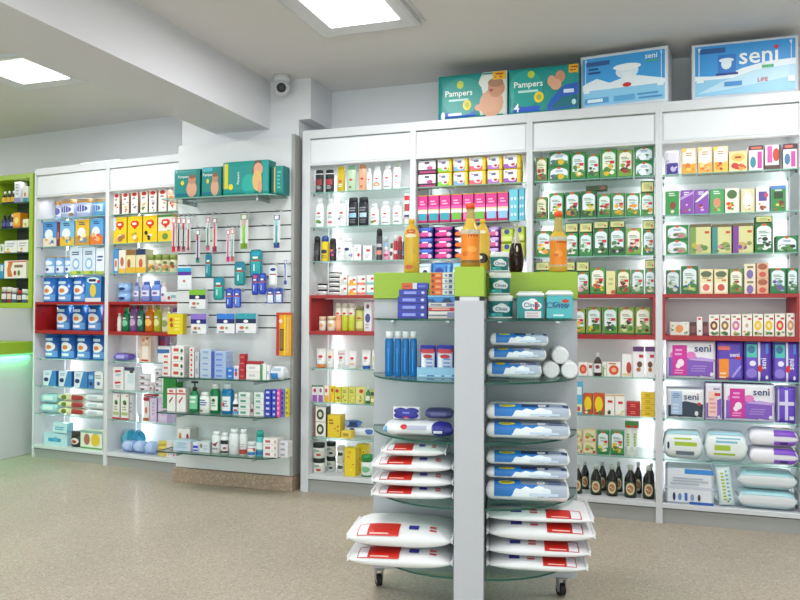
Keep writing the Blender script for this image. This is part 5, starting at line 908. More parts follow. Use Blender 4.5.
# ---------- baby food bay
T = 'shelf of baby food bay'
tall = lambda f: card('#ece4dc', ('e', .5, .88, .34, .09, '#c8302c'), ('b', .1, .05, .9, .6, 6, f, sd()), ('d', .2, .8, .66, .74, 1, '#8a7a8a'), name='cereal_box', side='#a88a78')
fl = [('#a8402c', '#e0b060', '#5a3a3a'), ('#e0b030', '#c8603a', '#8a8a4a'), ('#8a7aa0', '#d8c8d8', '#5a5a7a'), ('#c8a030', '#6a8a3a', '#d8c8a0'), ('#6a4a7a', '#c8b8d0', '#8a5a5a'), ('#b04a6a', '#6a8a4a', '#e0d0c0')]
bx = [(112, 119.4), (122, 128.8), (131, 137.8), (140.4, 147.6), (149, 156.6), (158.4, 166.6)]
row(FL, ZL[0], -.05, [(tall(fl[i]), a, b, 193.4-i*.8, f'tall white box with {n} print') for i, ((a, b), n) in enumerate(zip(bx, ('brown', 'yellow', 'lilac', 'gold', 'violet', 'rose')))]+[(card('#ece4dc', ('e', .4, .85, .34, .12, '#e08a3a'), ('b', .1, .1, .9, .7, 7, ('#d83c2c', '#e8b080', '#8a3a2c'), 91), name='cereal_box'), 168, 176, 195, 'shorter white box with red print')], 'top '+T, CE)
hrt = ('e', .42, .72, .2, .12, '#d0301c'); hrt2 = ('e', .6, .72, .2, .12, '#d0301c'); hp = ('p', [(.24, .7), (.78, .7), (.52, .5)], '#d0301c')
yel = lambda c, f, *x: card(c, hrt, hrt2, hp, ('d', .32, .72, .68, .76, 1, '#f4e8d8'), ('b', .1, .04, .9, .45, 5, f, sd()), *x, name='cereal_box', side='#c8a010')
row(FL, ZL[1], -.05, [(yel('#e8c81c', ('#d8b070', '#a8703c', '#f0e4c0'), ('r', 0, .5, .2, 1, '#c8d8ec')), 112, 126.6, 216.6, 'yellow cereal box with red heart and blue edge'), (yel('#ecc414', ('#d89a30', '#e8e0c8', '#8ab04a')), 127.6, 142, 216, 'yellow cereal box with red heart'), (yel('#ecc414', ('#24242a', '#f0f0e8', '#24242a')), 143, 157, 215.4, 'yellow cereal box with red heart and cow'), (yel('#dcd8c8', ('#e8c030', '#6a9a3a', '#f0e4c0'), ('r', 0, .92, 1, 1, '#3a8a34'), ('r', 0, 0, 1, .4, '#e0c030'), ('e', .5, .2, .2, .12, '#6a8a3a')), 158, 173, 214.6, 'white and green cereal box with red heart')], 'second '+T, CE)
fj = lambda f: N('food_jar', 'jar', BT('jar', '#e0d8b8!', '#8a9a4a', [('b', .05, .05, .95, .9, 9, f, sd())]))
row(FL, ZL[2], -.05, [(card('#4a90c8', ('r', .3, .1, 1, .6, '#e4e4e0'), ('e', .6, .4, .2, .16, '#c86a4a'), name='cereal_box'), 109.6, 118, 249, 'blue and white box'), (card('#e8dcd0', ('e', .5, .5, .24, .2, '#b86a4a'), ('r', 0, 0, 1, .2, '#e0b848'), name='cereal_box'), 118.6, 125.6, 250, 'white and yellow box'), (card('#e4d4a0', ('e', .3, .4, .18, .2, '#a8603a'), ('r', 0, 0, 1, .24, '#e0b030'), ('r', 0, .76, 1, 1, '#8a6430'), name='cereal_box'), 126.2, 135.4, 249.4, 'yellow box with brown top'), (card('#e0d4b0', ('e', .5, .4, .2, .2, '#c8603a'), ('r', 0, 0, 1, .24, '#e0b030'), ('r', 0, .76, 1, 1, '#26345c'), name='cereal_box'), 136, 145.6, 249, 'yellow box with navy top')]+
  [(fj(f), a, b, 254.4, f'food jar with {n} print') for a, b, f, n in ((146.4, 153, ('#c8603a', '#e0c060', '#6a8a3a'), 'orange'), (153.6, 160, ('#b84a5a', '#e0b0a0', '#8a9a4a'), 'pink'), (160.6, 167.4, ('#c8a03a', '#d86a4a', '#5a7a3a'), 'gold'), (168, 175, ('#e0d040', '#4a5a3a', '#a8402c'), 'yellow'))], 'third '+T, CE)
lot = lambda c, cap='#e0e0ea': shampoo(c, cap, ('r', .15, .35, .85, .75, '#dfe2f0'), ('e', .5, .55, .2, .1, '#8a6ab0'), flat=.6, name='baby_lotion_bottle')
rollp = N('tissue_roll', 'roll', BT('can', '#8ab0e0!', '#a8c4e8', [('e', .5, .5, .2, .24, NV), ('r', .0, .1, 1, .2, '#5a88d0')]))
row(FL, ZL[3], -.05, [(rollp, 115, 127.6, 283, 'light blue roll', dict(k=2)), (lot('#8a94c4!', '#6a7ab8'), 131.6, 137.4, 282, 'slim lilac lotion bottle'), (lot('#7a8cd0!', '#5a70c0'), 138.4, 147.4, 281, 'blue lotion bottle'), (lot('#6a8cd8!', '#4a6cc8'), 148.4, 158, 280.6, 'bright blue lotion bottle'), (shampoo('#eadfe6!', '#e8d0dc', ('e', .5, .5, .2, .12, '#7a5a8a'), name='baby_lotion_bottle'), 159, 164.4, 283, 'white lotion bottle with pink cap'), (card('#d4e2e4', ('e', .3, .4, .12, .2, '#b83a4a'), ('d', .4, .9, .4, .7, 1, '#8ab0b8'), name='cream_box'), 165.4, 177, 292, 'low pale carton')], 'fourth '+T, CE)
bb = lambda c, cap, lab='#e8e4d8': shampoo(c, cap, ('e', .5, .45, .3, .2, lab), ('d', .3, .7, .7, .8, 1, '#e8e8e0'), flat=.7, name='bath_bottle')
row(FL, ZL[4], -.06, [(bb('#e4e4e0!', '#d8d8d8'), 116, 119.6, 313, 'slim white bath bottle'), (bb('greenliq', '#1f8a5a', '#7ac8a0'), 120, 127, 307.6, 'green bath bottle'), (bb('purpleliq', '#5a2a6a', '#c8a0c8'), 127.6, 134.6, 305, 'purple bath bottle'), (bb('#12604c!', '#1c3a34', '#8ab8a0'), 135.2, 141.8, 305, 'dark green bath bottle'), (bb('orangeliq', '#a8742c', '#f0c060'), 142.4, 151, 304.4, 'orange bath bottle'), (bb('limeliq', '#7a8030', '#d8dc8a'), 151.8, 158.6, 304.6, 'olive bath bottle'), (bb('#d8d8b8!', '#c8c0a0', '#8a9a5a'), 159.4, 167.4, 307, 'pale bath bottle'), (shampoo('#e4dce0!', '#6a4a94', ('e', .5, .5, .24, .16, '#b88ab0'), name='bath_bottle'), 168.2, 176, 308, 'white bath bottle with purple cap')], 'red-framed '+T, CE)
row(FL, ZL[5], -.06, [(N('wipes_pack', 'pack', BG('#7a6ac8', [('d', .2, .8, .4, .6, 1, '#b8b0e8')], .6, 7)), 109.6, 127.6, 353, 'purple wipes pack', dict(d=.1)), (card('#e4c0a8', ('r', .25, .1, .8, .6, '#f0e4dc'), ('b', .2, .4, .9, .95, 5, ('#e0906a', '#f0d8c8', '#c86a4a'), 92), ('r', .2, .03, .8, .09, RD_), name='cream_box', side='#e8dcd8'), 139.4, 150.6, 335, 'tall peach carton'), (card('#58a8c0', ('r', .1, .3, .9, .6, '#a8d4e0'), name='cream_box'), 151.6, 157.8, 335.4, 'teal carton', dict(n=-.165)), (card('#7a4a7a', ('r', .1, .2, .9, .5, '#3a3a6a'), ('e', .6, .7, .3, .12, '#b83a4a'), name='cream_box'), 158.6, 165, 335.4, 'plum carton', dict(n=-.165)), (card('#e8e8ec', ('r', .0, .55, .9, .8, '#3a6ab0'), ('e', .7, .3, .12, .16, RD_), name='cream_box'), 157.6, 170.4, 346, 'white carton with blue band')], 'sixth '+T, CE)
tinc = N('food_jar', 'jar', BT('can', '#d8d4d8', '#b8b0b4', [('r', 0, .3, 1, .6, '#e4e0e4'), ('d', .2, .8, .65, .8, 1, '#a83a3a'), ('e', .5, .4, .14, .2, '#5a5a6a')]))
row(FL, ZL[6], -.06, [(card('#ece6e4', ('p', [(.2, .5), (.8, .6), (.7, .75), (.2, .7)], RD_), ('d', .2, .8, .2, .4, 2, '#8ab0c8'), name='medicine_box'), 111.4, 123.4, 367, 'white box with red dash', dict(k=2)), (card('#e4e6ea', ('r', .3, .3, .9, .7, '#c8d8dc'), ('r', 0, .84, 1, 1, '#3a3a5a'), ('e', .7, .8, .2, .06, '#3a3a30'), name='medicine_box'), 124.4, 134.6, 367, 'white box with dark top'), (tinc, 137, 148, 374, 'silver tin', dict(k=3, d=.06)), (N('cream_jar', 'jar', BT('jar', '#e0d8d8!', '#d8c8c8', [('e', .5, .5, .2, .2, RD_)])), 148.8, 152.6, 382.6, 'small jar between tin stacks'), (tinc, 153.4, 161, 369.6, 'silver tin in the taller stack', dict(k=4, d=.06)), (card('#e4e2e6', ('d', .2, .8, .5, .8, 2, '#b06a7a'), name='medicine_box'), 162, 171, 366, 'white box behind slat shelf')], 'seventh '+T, CE)
tt = card('#ece8e4', ('r', 0, 0, 1, .06, RD_), ('e', .5, .66, .22, .1, '#3c8a3a'), ('e', .6, .62, .12, .06, '#5a2c2c'), ('d', .2, .8, .36, .5, 2, '#a8b08a'), ('r', .1, .16, .9, .28, '#a8c07a'), ('e', .8, .92, .1, .03, RD_), name='medicine_box', side='#c0b8b0')
lil = card('#cdb8d8', ('r', .1, .1, .9, .8, '#d8c4e0'), ('d', .3, .7, .3, .8, 4, '#b8a0c8'), name='cream_box', side='#b8a0c8')
row(FL, ZL[7], -.06, [(tt, 111, 119.6, 393.6, 'white carton with green plant'), (tt, 120.6, 128.6, 394, 'white carton with green plant'), (card('#c8c8cc', ('d', .2, .8, .3, .7, 3, '#8a8a94'), name='medicine_box'), 129.4, 132.4, 395, 'narrow grey box'), (card('#ece4e0', ('r', 0, .84, 1, 1, '#a8202c'), ('r', 0, 0, 1, .14, '#a85a30'), ('e', .5, .45, .24, .14, '#c87a5a'), name='cream_box'), 143.4, 149, 397, 'white carton with red top'), (lil, 149.6, 156.8, 398, 'lilac carton'), (lil, 158, 167.4, 398.4, 'wide lilac carton'), (card('#a01c2c', ('d', .1, .9, .3, .6, 1, '#e0a0a8'), name='cream_box'), 143.6, 154.6, 394.4, 'flat red box lying on cartons', dict(n=-.062, yb=396.7, d=.05))], 'eighth '+T, CE)
rl = N('tissue_roll', 'roll', BG('#9ab4e0', [('e', .5, .6, .3, .3, '#b4c8ec'), ('r', .0, .1, 1, .2, '#6a8ac8')], .9, 8))
row(FL, ZL[8], -.05, [(N('diaper_pack', 'pack', BG('#2f9cc0', [('e', .3, .6, .2, .3, '#6ac0d8'), ('r', .1, .1, .9, .3, '#1f80a8')], .75, 5, fin=.05)), 108.6, 133, 430, 'turquoise bundle', dict(d=.16, n=-.155)), (shampoo('#4aa0d0!', '#2c80b8', sty='syrup', flat=1, name='bath_bottle'), 134.4, 139.4, 432, 'small sky blue bottle', dict(n=-.14))]+[(rl, a, a+10.4, 440.6+i*.6, 'periwinkle blue roll', dict(d=.09)) for i, a in enumerate((121, 132.4, 143.6, 152))][0:3]+
  [(N('food_jar', 'jar', BT('jar', '#e0c860!', '#d8c040', [('e', .5, .5, .3, .26, '#c89a20')])), 156, 165.4, 441.6, 'round yellow jar', dict(d=.07)), (card('#e0d8dc', ('b', .05, .05, .95, .95, 8, ('#c87a8a', '#d8c8a0', '#a8b8d0'), 93), name='cream_box'), 166.4, 176, 441, 'patterned carton beside slat shelf')], 'bottom '+T, CE)
# ---------- wall cabinet
T = 'shelf of wall cabinet'; FE = 'lime upright'
yb = lambda: shampoo('#2c2018!', '#d8d4cc', ('r', .05, .15, .95, .7, '#d8a82c'), sty='syrup', flat=1, name='medicine_bottle')
dbl = lambda: shampoo('#1c2450!', '#1a1c34', ('r', .1, .2, .9, .6, '#3a4a8a'), sty='syrup', flat=1, name='medicine_bottle')
row(FL, CZ[0], -.05, [(yb(), .6, 4.8, 191.5, 'brown medicine bottle with yellow label'), (yb(), 5.4, 9.2, 191, 'brown medicine bottle with yellow label'), (yb(), 9.8, 13.6, 190.6, 'brown medicine bottle with yellow label'), (card('#dcdee4', ('r', 0, .0, 1, .25, '#8a8ab8'), ('d', .2, .8, .4, .9, 4, '#a8acb8')), 14.4, 20.4, 181.6, 'tall white carton'), (card('#dfe0d8', ('r', 0, 0, 1, .3, '#2c8a9a'), ('e', .4, .5, .2, .14, '#c86a4a')), 23, 28, 186.4, 'white carton with teal base')], 'top '+T, FE, rev=True)
row(FL, CZ[1], -.05, [(dbl(), .4, 4.4, 214.6, 'dark blue medicine bottle'), (dbl(), 5, 8.6, 215, 'dark blue medicine bottle'), (shampoo('#22264a!', '#e0e0dc', ('r', .1, .2, .9, .6, '#b8b8c8'), sty='syrup', flat=1, name='medicine_bottle'), 9, 12.4, 214, 'medicine bottle with white cap'), (card('#e8a020', ('e', .5, .5, .3, .22, '#f0d880'), ('r', 0, 0, 1, .15, '#c8701c'), side='#c88018'), 13, 20, 212.6, 'orange carton'), (card('#e4e0c8', ('e', .5, .4, .24, .2, '#d8b040')), 22.6, 28, 219, 'small cream carton')], 'second '+T, FE, rev=True)
row(FL, CZ[2], -.05, [(card('#e0e4d8', ('e', .5, .5, .2, .3, '#3a8a4a')), 0, 3.6, 244, 'small white and green carton'), (card('#e6e6e2', ('r', 0, 0, .5, .14, '#d8a82c'), ('d', .1, .9, .5, .8, 2, '#b0b4b8'), ('e', .3, .3, .1, .1, '#e0b040')), 4.4, 16.6, 240.6, 'long white carton with yellow edge'), (card('#e6e6e2', ('r', 0, 0, .5, .1, '#a8502c'), ('d', .1, .9, .5, .8, 2, '#b0b4b8'), ('e', .4, .3, .1, .12, '#e0b040')), 17.2, 28, 240, 'long white carton with brown edge')], 'third '+T, FE, rev=True)
row(FL, CZ[3], -.05, [(card('#3a90b8', ('r', .1, .5, .9, .9, '#c8dce4')), 0, 3.4, 263.6, 'blue carton'), (card('#ece6da', ('p', [(.16, .1), (.4, .1), (.3, .5), (.4, .9), (.2, .9), (.14, .5)], '#d07a2c'), ('r', .16, .9, 1, .96, '#c8402c'), ('e', .5, .3, .06, .14, '#a83a2c'), ('e', .68, .3, .06, .16, '#4a8a3a'), ('d', .45, .9, .6, .75, 1, '#8a6a5a')), 4.2, 26, 260.4, 'wide white carton with orange curve')], 'fourth '+T, FE, rev=True)
row(FL, CZ[4], -.05, [(N('medicine_jar', 'jar', BT('jar', c, l, [('r', .1, .3, .9, .8, lb)])), a, b, y, f'{n} medicine jar') for a, b, y, c, l, lb, n in ((0, 5, 287, '#5a3a5a!', '#d8d0d0', '#e0d8dc', 'plum'), (5.6, 10, 287, '#8a3a34!', '#e0dcd8', '#d8c8b8', 'red'), (10.6, 15, 288, '#3a5a7a!', '#e0dcd8', '#d8e0e4', 'blue'), (15.6, 20, 290, '#3a2420!', '#b8302c', '#c8b8b0', 'brown'), (20.6, 25, 289, '#4a6a8a!', '#d8dce0', '#e0e4e8', 'slate'), (25.4, 28.4, 290, '#6a6a4a!', '#d8dccc', '#d8d8b8', 'olive'))], 'bottom '+T, FE, rev=True)
# ---------- slat panel: shelves
T = 'shelf of slat panel'; BE = 'baby food end'
baby = lambda: [('r', 0, 0, .6, .14, '#2050b8'), ('t', 'Pampers', .4, .72, .12, '#e8f0ee'), ('e', .36, .52, .07, .08, '#d8cc30'), ('e', .72, .3, .2, .28, SK), ('e', .74, .62, .15, .16, SK2), ('e', .74, .72, .14, .07, '#8a5c44')]
row(FS, SZ[0], .19, [(N('diaper_pack', 'pack', PK('#128580', baby(), 12, .45, side='#0e5f60', seal=False)), 173.6, 199, 169, 'small teal diaper pack', dict(d=.12)), (N('diaper_pack', 'pack', PK('#128580', baby()+[('r', .1, .84, .6, .96, '#4ab0c0')], 12, .45, side='#0e5f60', seal=False)), 201, 220.4, 166.6, 'teal diaper pack with baby on blue', dict(d=.13)),
  (N('diaper_pack', 'pack', PK('#12908a', [('r', 0, .2, .14, 1, '#d8cc2c'), ('e', .2, .25, .05, .09, '#e0d030'), ('t', 'Pampers', .37, .5, .1, '#e8f0ee', 90), ('e', .6, .3, .16, .3, '#1ca89c'), ('p', [(.66, .66), (.86, .5), (.86, 1), (.74, 1)], '#7a4a34'), ('e', .8, .72, .1, .2, SK), ('e', .78, .4, .1, .3, '#e0b46a'), ('e', .84, .22, .05, .18, SK), ('r', .9, 0, 1, 1, '#1a9690')], 12, .45, side='#0e6a6a', seal=False)), 222, 267.6, 160.5, 'wide teal diaper pack with toddler', dict(d=.14)),
  (N('diaper_pack', 'pack', PK('#128580', [('r', 0, 0, .3, 1, '#1c5a4a'), ('r', .3, 0, .4, 1, '#d8c078'), ('d', .55, .9, .2, .8, 5, '#5ab8b0')], 12, .45, side='#0e6a6a', seal=False)), 270.6, 282.4, 165.5, 'narrow teal diaper pack behind', dict(d=.12, n=.16))], 'top '+T, BE)
mw = lambda *x: card('#ece8e6', *x, side='#d0ccc8')
pl = lambda *x: mw(('d', .08, .6, .35, .65, 1, '#c05a4a'), ('e', .8, .5, .08, .24, '#5a2c2c'), *x)
row(FS, SZ[1], .22, [(mw(('d', .1, .8, .3, .7, 1, '#d86a6a'), ('e', .2, .5, .1, .2, '#c03a3a')), 163, 170.6, 353.5, 'small white and red box', dict(k=4)), (mw(('d', .1, .7, .3, .7, 1, '#c8503c'), ('e', .82, .4, .1, .26, '#2c6a4a')), 171.4, 184, 346, 'white box with red lettering', dict(k=4)), (mw(('e', .5, .5, .2, .26, RD_), ('r', 0, 0, .12, 1, '#b89a8a')), 189, 194, 347.6, 'narrow white box with red dot', dict(k=6)), (card('#c4c8d0', ('d', .2, .8, .3, .7, 1, '#9aa0ac')), 194.8, 198.6, 352, 'narrow grey box', dict(k=2)),
  (card('#b8c8dc', ('d', .2, .8, .3, .6, 1, '#8aa0c8')), 200, 211, 349, 'pale blue box', dict(k=5)), (card('#a4b8e0', ('r', 0, 0, .2, 1, '#3a58b8'), ('d', .3, .8, .3, .6, 1, '#6a84cc')), 211.8, 226, 351.4, 'periwinkle box', dict(k=5)), (card('#2a78d0', ('d', .2, .8, .3, .6, 1, '#a8d0f0')), 227, 233, 367.5, 'bright blue box', dict(k=2)), (card('#dcd4e0', ('e', .5, .4, .3, .2, '#b04a6a'), ('d', .2, .8, .6, .8, 1, '#5a6ac0')), 233.6, 238.4, 366, 'white and plum box'),
  (card('#b0202a', ('r', .2, .4, .8, .6, '#d86a6a')), 239.2, 245, 354, 'dark red box', dict(k=4)), (mw(('d', .15, .8, .4, .7, 1, '#c8ccd0')), 246, 260, 364.4, 'plain white box', dict(k=2)), (card('#e8ece8', ('r', .0, 0, .35, 1, '#3a9a5a')), 260.8, 266, 364, 'white box with green stripe'), (card('#e4e6ea', ('d', .2, .8, .4, .6, 1, '#b0b4bc')), 266.6, 269.4, 365, 'narrow white box'), (N('tissue_pack', 'pack', BG('#dfe6ee', [('r', .0, .1, .6, .5, '#2c88d0'), ('d', .1, .9, .6, .8, 1, '#a8b8c8')], .7, 6)), 270, 283, 366, 'white and blue pouch', dict(d=.09)),
  (card('#a82028', name='medicine_box'), 246, 259.4, 361.2, 'flat red box lying on white boxes', dict(n=.216, yb=364.1, d=.06))], 'upper '+T, BE)
grb = lambda c, cap, lab, *x, sty='mouth': shampoo(c, cap, ('r', .2, .1, .8, .8, lab), ('d', .3, .7, .3, .6, 3, '#8a98a8'), *x, sty=sty, flat=.7, name='mouthwash_bottle')
row(FS, SZ[2], .22, [(card('#2c8a3a', ('r', .5, 0, .54, 1, '#1f6a2c')), 163, 176, 377.5, 'green carton behind white boxes', dict(n=.1)), (mw(('r', 0, .74, 1, .8, RD_), ('p', [(.3, .35), (.7, .6), (.66, .66), (.26, .45)], '#7a2430'), ('d', .2, .8, .84, .94, 1, '#d86a5a')), 167, 175.4, 388.4, 'white box with red stripe'), (mw(('r', 0, .74, 1, .8, RD_), ('p', [(.3, .35), (.7, .6), (.66, .66), (.26, .45)], '#b02430'), ('d', .2, .8, .84, .94, 1, '#d86a5a')), 176.4, 185.6, 388.4, 'white box with red stripe beside green pump bottle'),
  (shampoo('#127a4a!', '#16201c', ('r', .15, .1, .85, .75, '#7ac89a'), ('d', .2, .8, .4, .7, 2, '#e0f0e4'), sty='pump', flat=.7, name='mouthwash_bottle'), 187, 196.6, 381.5, 'green bottle with black pump'), (shampoo('#ecf0ee!', '#e4e8e8', ('d', .15, .85, .5, .9, 3, '#2c4aa0'), ('e', .35, .12, .18, .06, '#a82c2c'), sty='mouth', flat=.7, name='mouthwash_bottle'), 197.4, 207, 392.5, 'white mouthwash bottle with blue lettering', dict(n=.24)), (grb('greenliq', '#d8dcd8', '#dfe8d4', ('e', .5, .6, .12, .08, '#2c4a2c')), 208, 217.6, 384, 'green mouthwash bottle with pale label'), (grb('tealliq', '#d0d8dc', '#e4e8ec', ('e', .35, .4, .1, .1, RD_)), 219, 230.4, 384, 'blue mouthwash bottle with white label'),
  (shampoo('#e4e6ea!', '#f0f0f0', ('r', 0, .5, 1, .7, '#1c1c24'), ('e', .6, .25, .2, .1, '#b02c3c'), ('r', 0, 0, 1, .2, '#5a9ad0'), sty='syrup', flat=1, name='medicine_bottle'), 231.6, 237.4, 394, 'small white bottle with black band'), (card('#e4e8e6', ('d', .1, .8, .3, .7, 1, '#5a9a8a'), ('r', 0, 0, 1, .1, '#c8ccc8')), 238.4, 249.8, 392.4, 'white box with green lettering', dict(k=4)), (card('#c8b8bc', ('r', .1, .3, .9, .6, '#7a3a44')), 250.4, 253.4, 404, 'narrow mauve box'), (card('#e4e8e6', ('d', .1, .8, .3, .7, 1, '#7aaa9a'), ('r', 0, 0, 1, .1, '#c8ccc8')), 254, 263.6, 392.6, 'white box with pale lettering', dict(k=4)),
  (card('#2c3ab0', ('r', .25, .3, .75, .7, '#c8ccf0')), 264.4, 271, 389.6, 'blue box', dict(k=5)), (card('#3444b8', ('r', .3, .3, .8, .7, '#b8c0ec')), 271.6, 276, 389.4, 'slim blue box', dict(k=5)), (card('#d8509a', ('d', .2, .8, .1, .9, 5, '#f0b8d8')), 276.6, 280, 389.2, 'pink box'), (card('#5a78d0', ('d', .2, .8, .1, .9, 5, '#2c3a8a')), 280.6, 284.4, 389, 'tall blue carton', dict(n=.2)), (card('#e0c828', ('d', .3, .9, .1, .9, 5, '#8a7a10')), 285, 288, 388.6, 'tall yellow carton', dict(n=.19))], 'middle '+T, BE)
wb = lambda *x, sty='syrup', cap='#eceef0': shampoo('#e6e8ec!', cap, *x, sty=sty, flat=.85, name='medicine_bottle')
row(FS, SZ[3], .22, [(mw(('e', .2, .5, .12, .3, '#c88a3a'), ('e', .8, .6, .1, .16, '#a82c3c'), ('d', .3, .7, .4, .5, 1, '#b8bcc4')), 177.6, 190, 428.6, 'white carton with brown figure', dict(n=.12)), (card('#c0d4e4', ('d', .2, .8, .3, .8, 3, '#a0b8d0'), ('r', .88, .1, 1, .9, '#e8c8c8')), 173, 190.4, 440.4, 'pale blue carton'), (card('#d8dcf0', ('r', .1, .4, .9, .65, '#2c3ab8'), ('r', .1, .1, .9, .25, '#2c3ab8')), 192.6, 198.4, 442, 'small white and blue box'), (card('#d0d8dc', ('e', .2, .6, .12, .2, '#8a7a6a'), ('d', .4, .9, .3, .7, 2, '#b8c4cc'), side='#b0b8bc'), 199, 209.4, 441.6, 'grey carton'),
  (wb(('p', [(.2, .6), (.6, .4), (.8, .75), (.5, .6)], '#7a2c30'), ('d', .2, .8, .2, .3, 1, '#8a8e98'), sty='mouth'), 210, 218.4, 431.6, 'white bottle with maroon tick'), (wb(('r', 0, .62, 1, .9, '#1c1a20'), ('e', .65, .35, .16, .08, '#a82c3c'), ('r', 0, 0, 1, .14, '#201c22'), sty='mouth'), 219, 226.4, 433, 'white bottle with black bands'), (wb(('d', .3, .7, .4, .5, 2, '#c8ccd4'), sty='mouth'), 227.2, 236.6, 429.4, 'plain white bottle'), (wb(('r', 0, 0, 1, .28, '#b0402c'), ('d', .2, .8, .4, .6, 2, '#c8b8b8'), sty='mouth'), 238, 245.4, 429.6, 'white bottle with red base'),
  (shampoo('#dfe4e8!', '#d8dce0', ('r', 0, .1, 1, .4, '#3a78b0'), ('r', 0, .5, 1, .8, '#c0503c'), ('e', .5, .6, .3, .14, '#e4e4e0'), sty='jar', flat=1, name='supplement_jar'), 245.8, 253.6, 442, 'jar with red and blue label', dict(n=.245)), (shampoo('#48b0b4!', '#17998f', ('r', .1, .35, .9, .75, '#d8ecf0'), ('r', .1, .05, .9, .25, '#2c6ab0'), sty='spray', flat=.8, name='medicine_bottle'), 254.4, 262, 431, 'turquoise bottle with teal cap'), (mw(('d', .1, .6, .3, .7, 1, '#b8606a'), ('e', .85, .5, .08, .3, '#c8a8a0')), 263, 277.4, 438.4, 'white carton with pink lettering', dict(k=3)), (card('#dcdce0', ('d', .15, .85, .3, .7, 1, '#9a9ea8')), 278.4, 288, 441.4, 'pale grey carton', dict(k=3, n=.19))], 'lower '+T, BE)
# ---------- slat panel: things on hooks
def hook(s, z, lab, ln=.12):
    mb = MB(); mb.box(-.008, -.004, -.012, .008, 0, .012, 'steel'); mb.tube([(0, -.003, 0), (0, -ln*.9, 0), (0, -ln, .008)], .0022, 'steel', 6)
    o = mb.build('peg_hook')
    return put(o, FS, s, .0005, z, lab, 'hook', 'metal hooks on the slat panel')
def hang(design, x0, x1, y0, y1, look, n=.07, d=.014, ex=.004):
    name, cat, fn = design
    s0, z1 = FS.hit(x0, y0, n); s1, z0 = FS.hit(x1, y1, n); h = z1-z0
    o = fn(name, s1-s0, h, d); put(o, FS, (s0+s1)/2, n, z0, look+' hanging on the slat panel', cat)
    g = min(GZ, key=lambda q: abs(q-(z1+.0)))
    hook((s0+s1)/2, g, 'metal hook carrying the '+look, n+.02)
def brush(c1, c2, c3, name='toothbrush_card'):
    def f(nm, w, h, d):
        e = empty(nm); mb = MB()
        mb.prism([(-w/2, 0), (w/2, 0), (w/2, h*.94), (w*.3, h), (-w*.3, h), (-w/2, h*.94)], -.001, .001, '#e6e4e4')
        decals(mb, lambda u, v, o: ((u-.5)*w, -.001-o, v*h), [('r', .05, .82, .95, .97, c1), ('r', .05, 0, .95, .16, c1), ('d', .15, .85, .84, .95, 1, '#f4f0f0')], w, h)
        mb.build('backing_card', e)
        b = MB(); b.tube([(0, -.006, h*.08), (0, -.007, h*.3), (0, -.006, h*.55), (0, -.006, h*.8)], max(.0035, w*.13), c2, 8); b.box(-w*.16, -.014, h*.66, w*.16, -.006, h*.82, c3, .001); b.build('toothbrush', e)
        return e
    return N(name, 'toothbrush', f)
for a in [(brush('#d83048', '#d83a50', '#e87a8a'), 172, 175.8, 217, 252, 'crimson toothbrush card at the outer edge'), (brush('#b84058', '#3a3050', '#8a8aa8'), 177, 180.8, 217.4, 251.6, 'dark violet toothbrush card'), (brush('#a86a74', '#2c2c34', '#c83a4a'), 181.8, 185.6, 217.4, 252, 'black toothbrush card'), (brush('#c8b0b4', '#a8283c', '#d8d4d8'), 186.6, 190.6, 217.6, 253, 'maroon toothbrush card'),
          (brush('#2c8a7a', '#5a4a8a', '#a83048'), 196, 199.8, 229, 263, 'purple toothbrush card with teal top'), (brush('#c85a8a', '#4aa088', '#e0e0e4'), 206, 210, 216.4, 250.8, 'green toothbrush card with pink top'), (brush('#8a3058', '#e0502c', '#c88ab0'), 212.6, 217, 217, 252, 'orange toothbrush card with plum top'), (brush('#d0348a', '#c83a90', '#e8b0d0'), 226.6, 230, 229, 262, 'magenta toothbrush card'), (brush('#e04a3c', '#3a9a98', '#e0e4e4'), 231, 234, 228, 261.6, 'teal toothbrush card with red top'),
          (brush('#7a9a2c', '#86cc2c', '#e0b0b8'), 240.4, 248, 213.4, 249, 'lime toothbrush card with olive top'), (brush('#2c3a8a', '#3aa8b4', '#8ad0d8'), 273.6, 280, 214, 248, 'aqua toothbrush card with navy top')]: hang(*a)
mb = None
def blister(c1, c2, c3, nm='blister_pack', label=()):
    def f(name, w, h, d):
        e = empty(name); b = MB(); r = w*.22
        pts = []
        for cx, cz, a0 in ((w/2-r, r, -90), (w/2-r, h-r*1.4, 0), (-w/2+r, h-r*1.4, 90), (-w/2+r, r, 180)):
            for i in range(5):
                g = R(a0+90*i/4); pts.append((cx+r*math.cos(g), min(h, cz+r*math.sin(g)*(1.4 if cz > h/2 else 1))))
        b.prism(pts, -.001, .001, c1); decals(b, lambda u, v, o: ((u-.5)*w, -.001-o, v*h), [('e', .5, .84, .34, .08, c3), ('d', .2, .8, .66, .74, 1, '#e8f0f0'), ('r', .1, .56, .9, .62, '#a8503c')]+list(label), w, h); b.build('backing_card', e)
        q = PK(c2, [('r', .3, .3, .45, .8, '#d8ecec')], 4, .6, seal=False)('blister', w*.7, h*.5, .016); q.parent = e; q.location = (0, -.004, h*.05)
        return e
    return N(nm, 'pack', f)
tl = '#14808a'
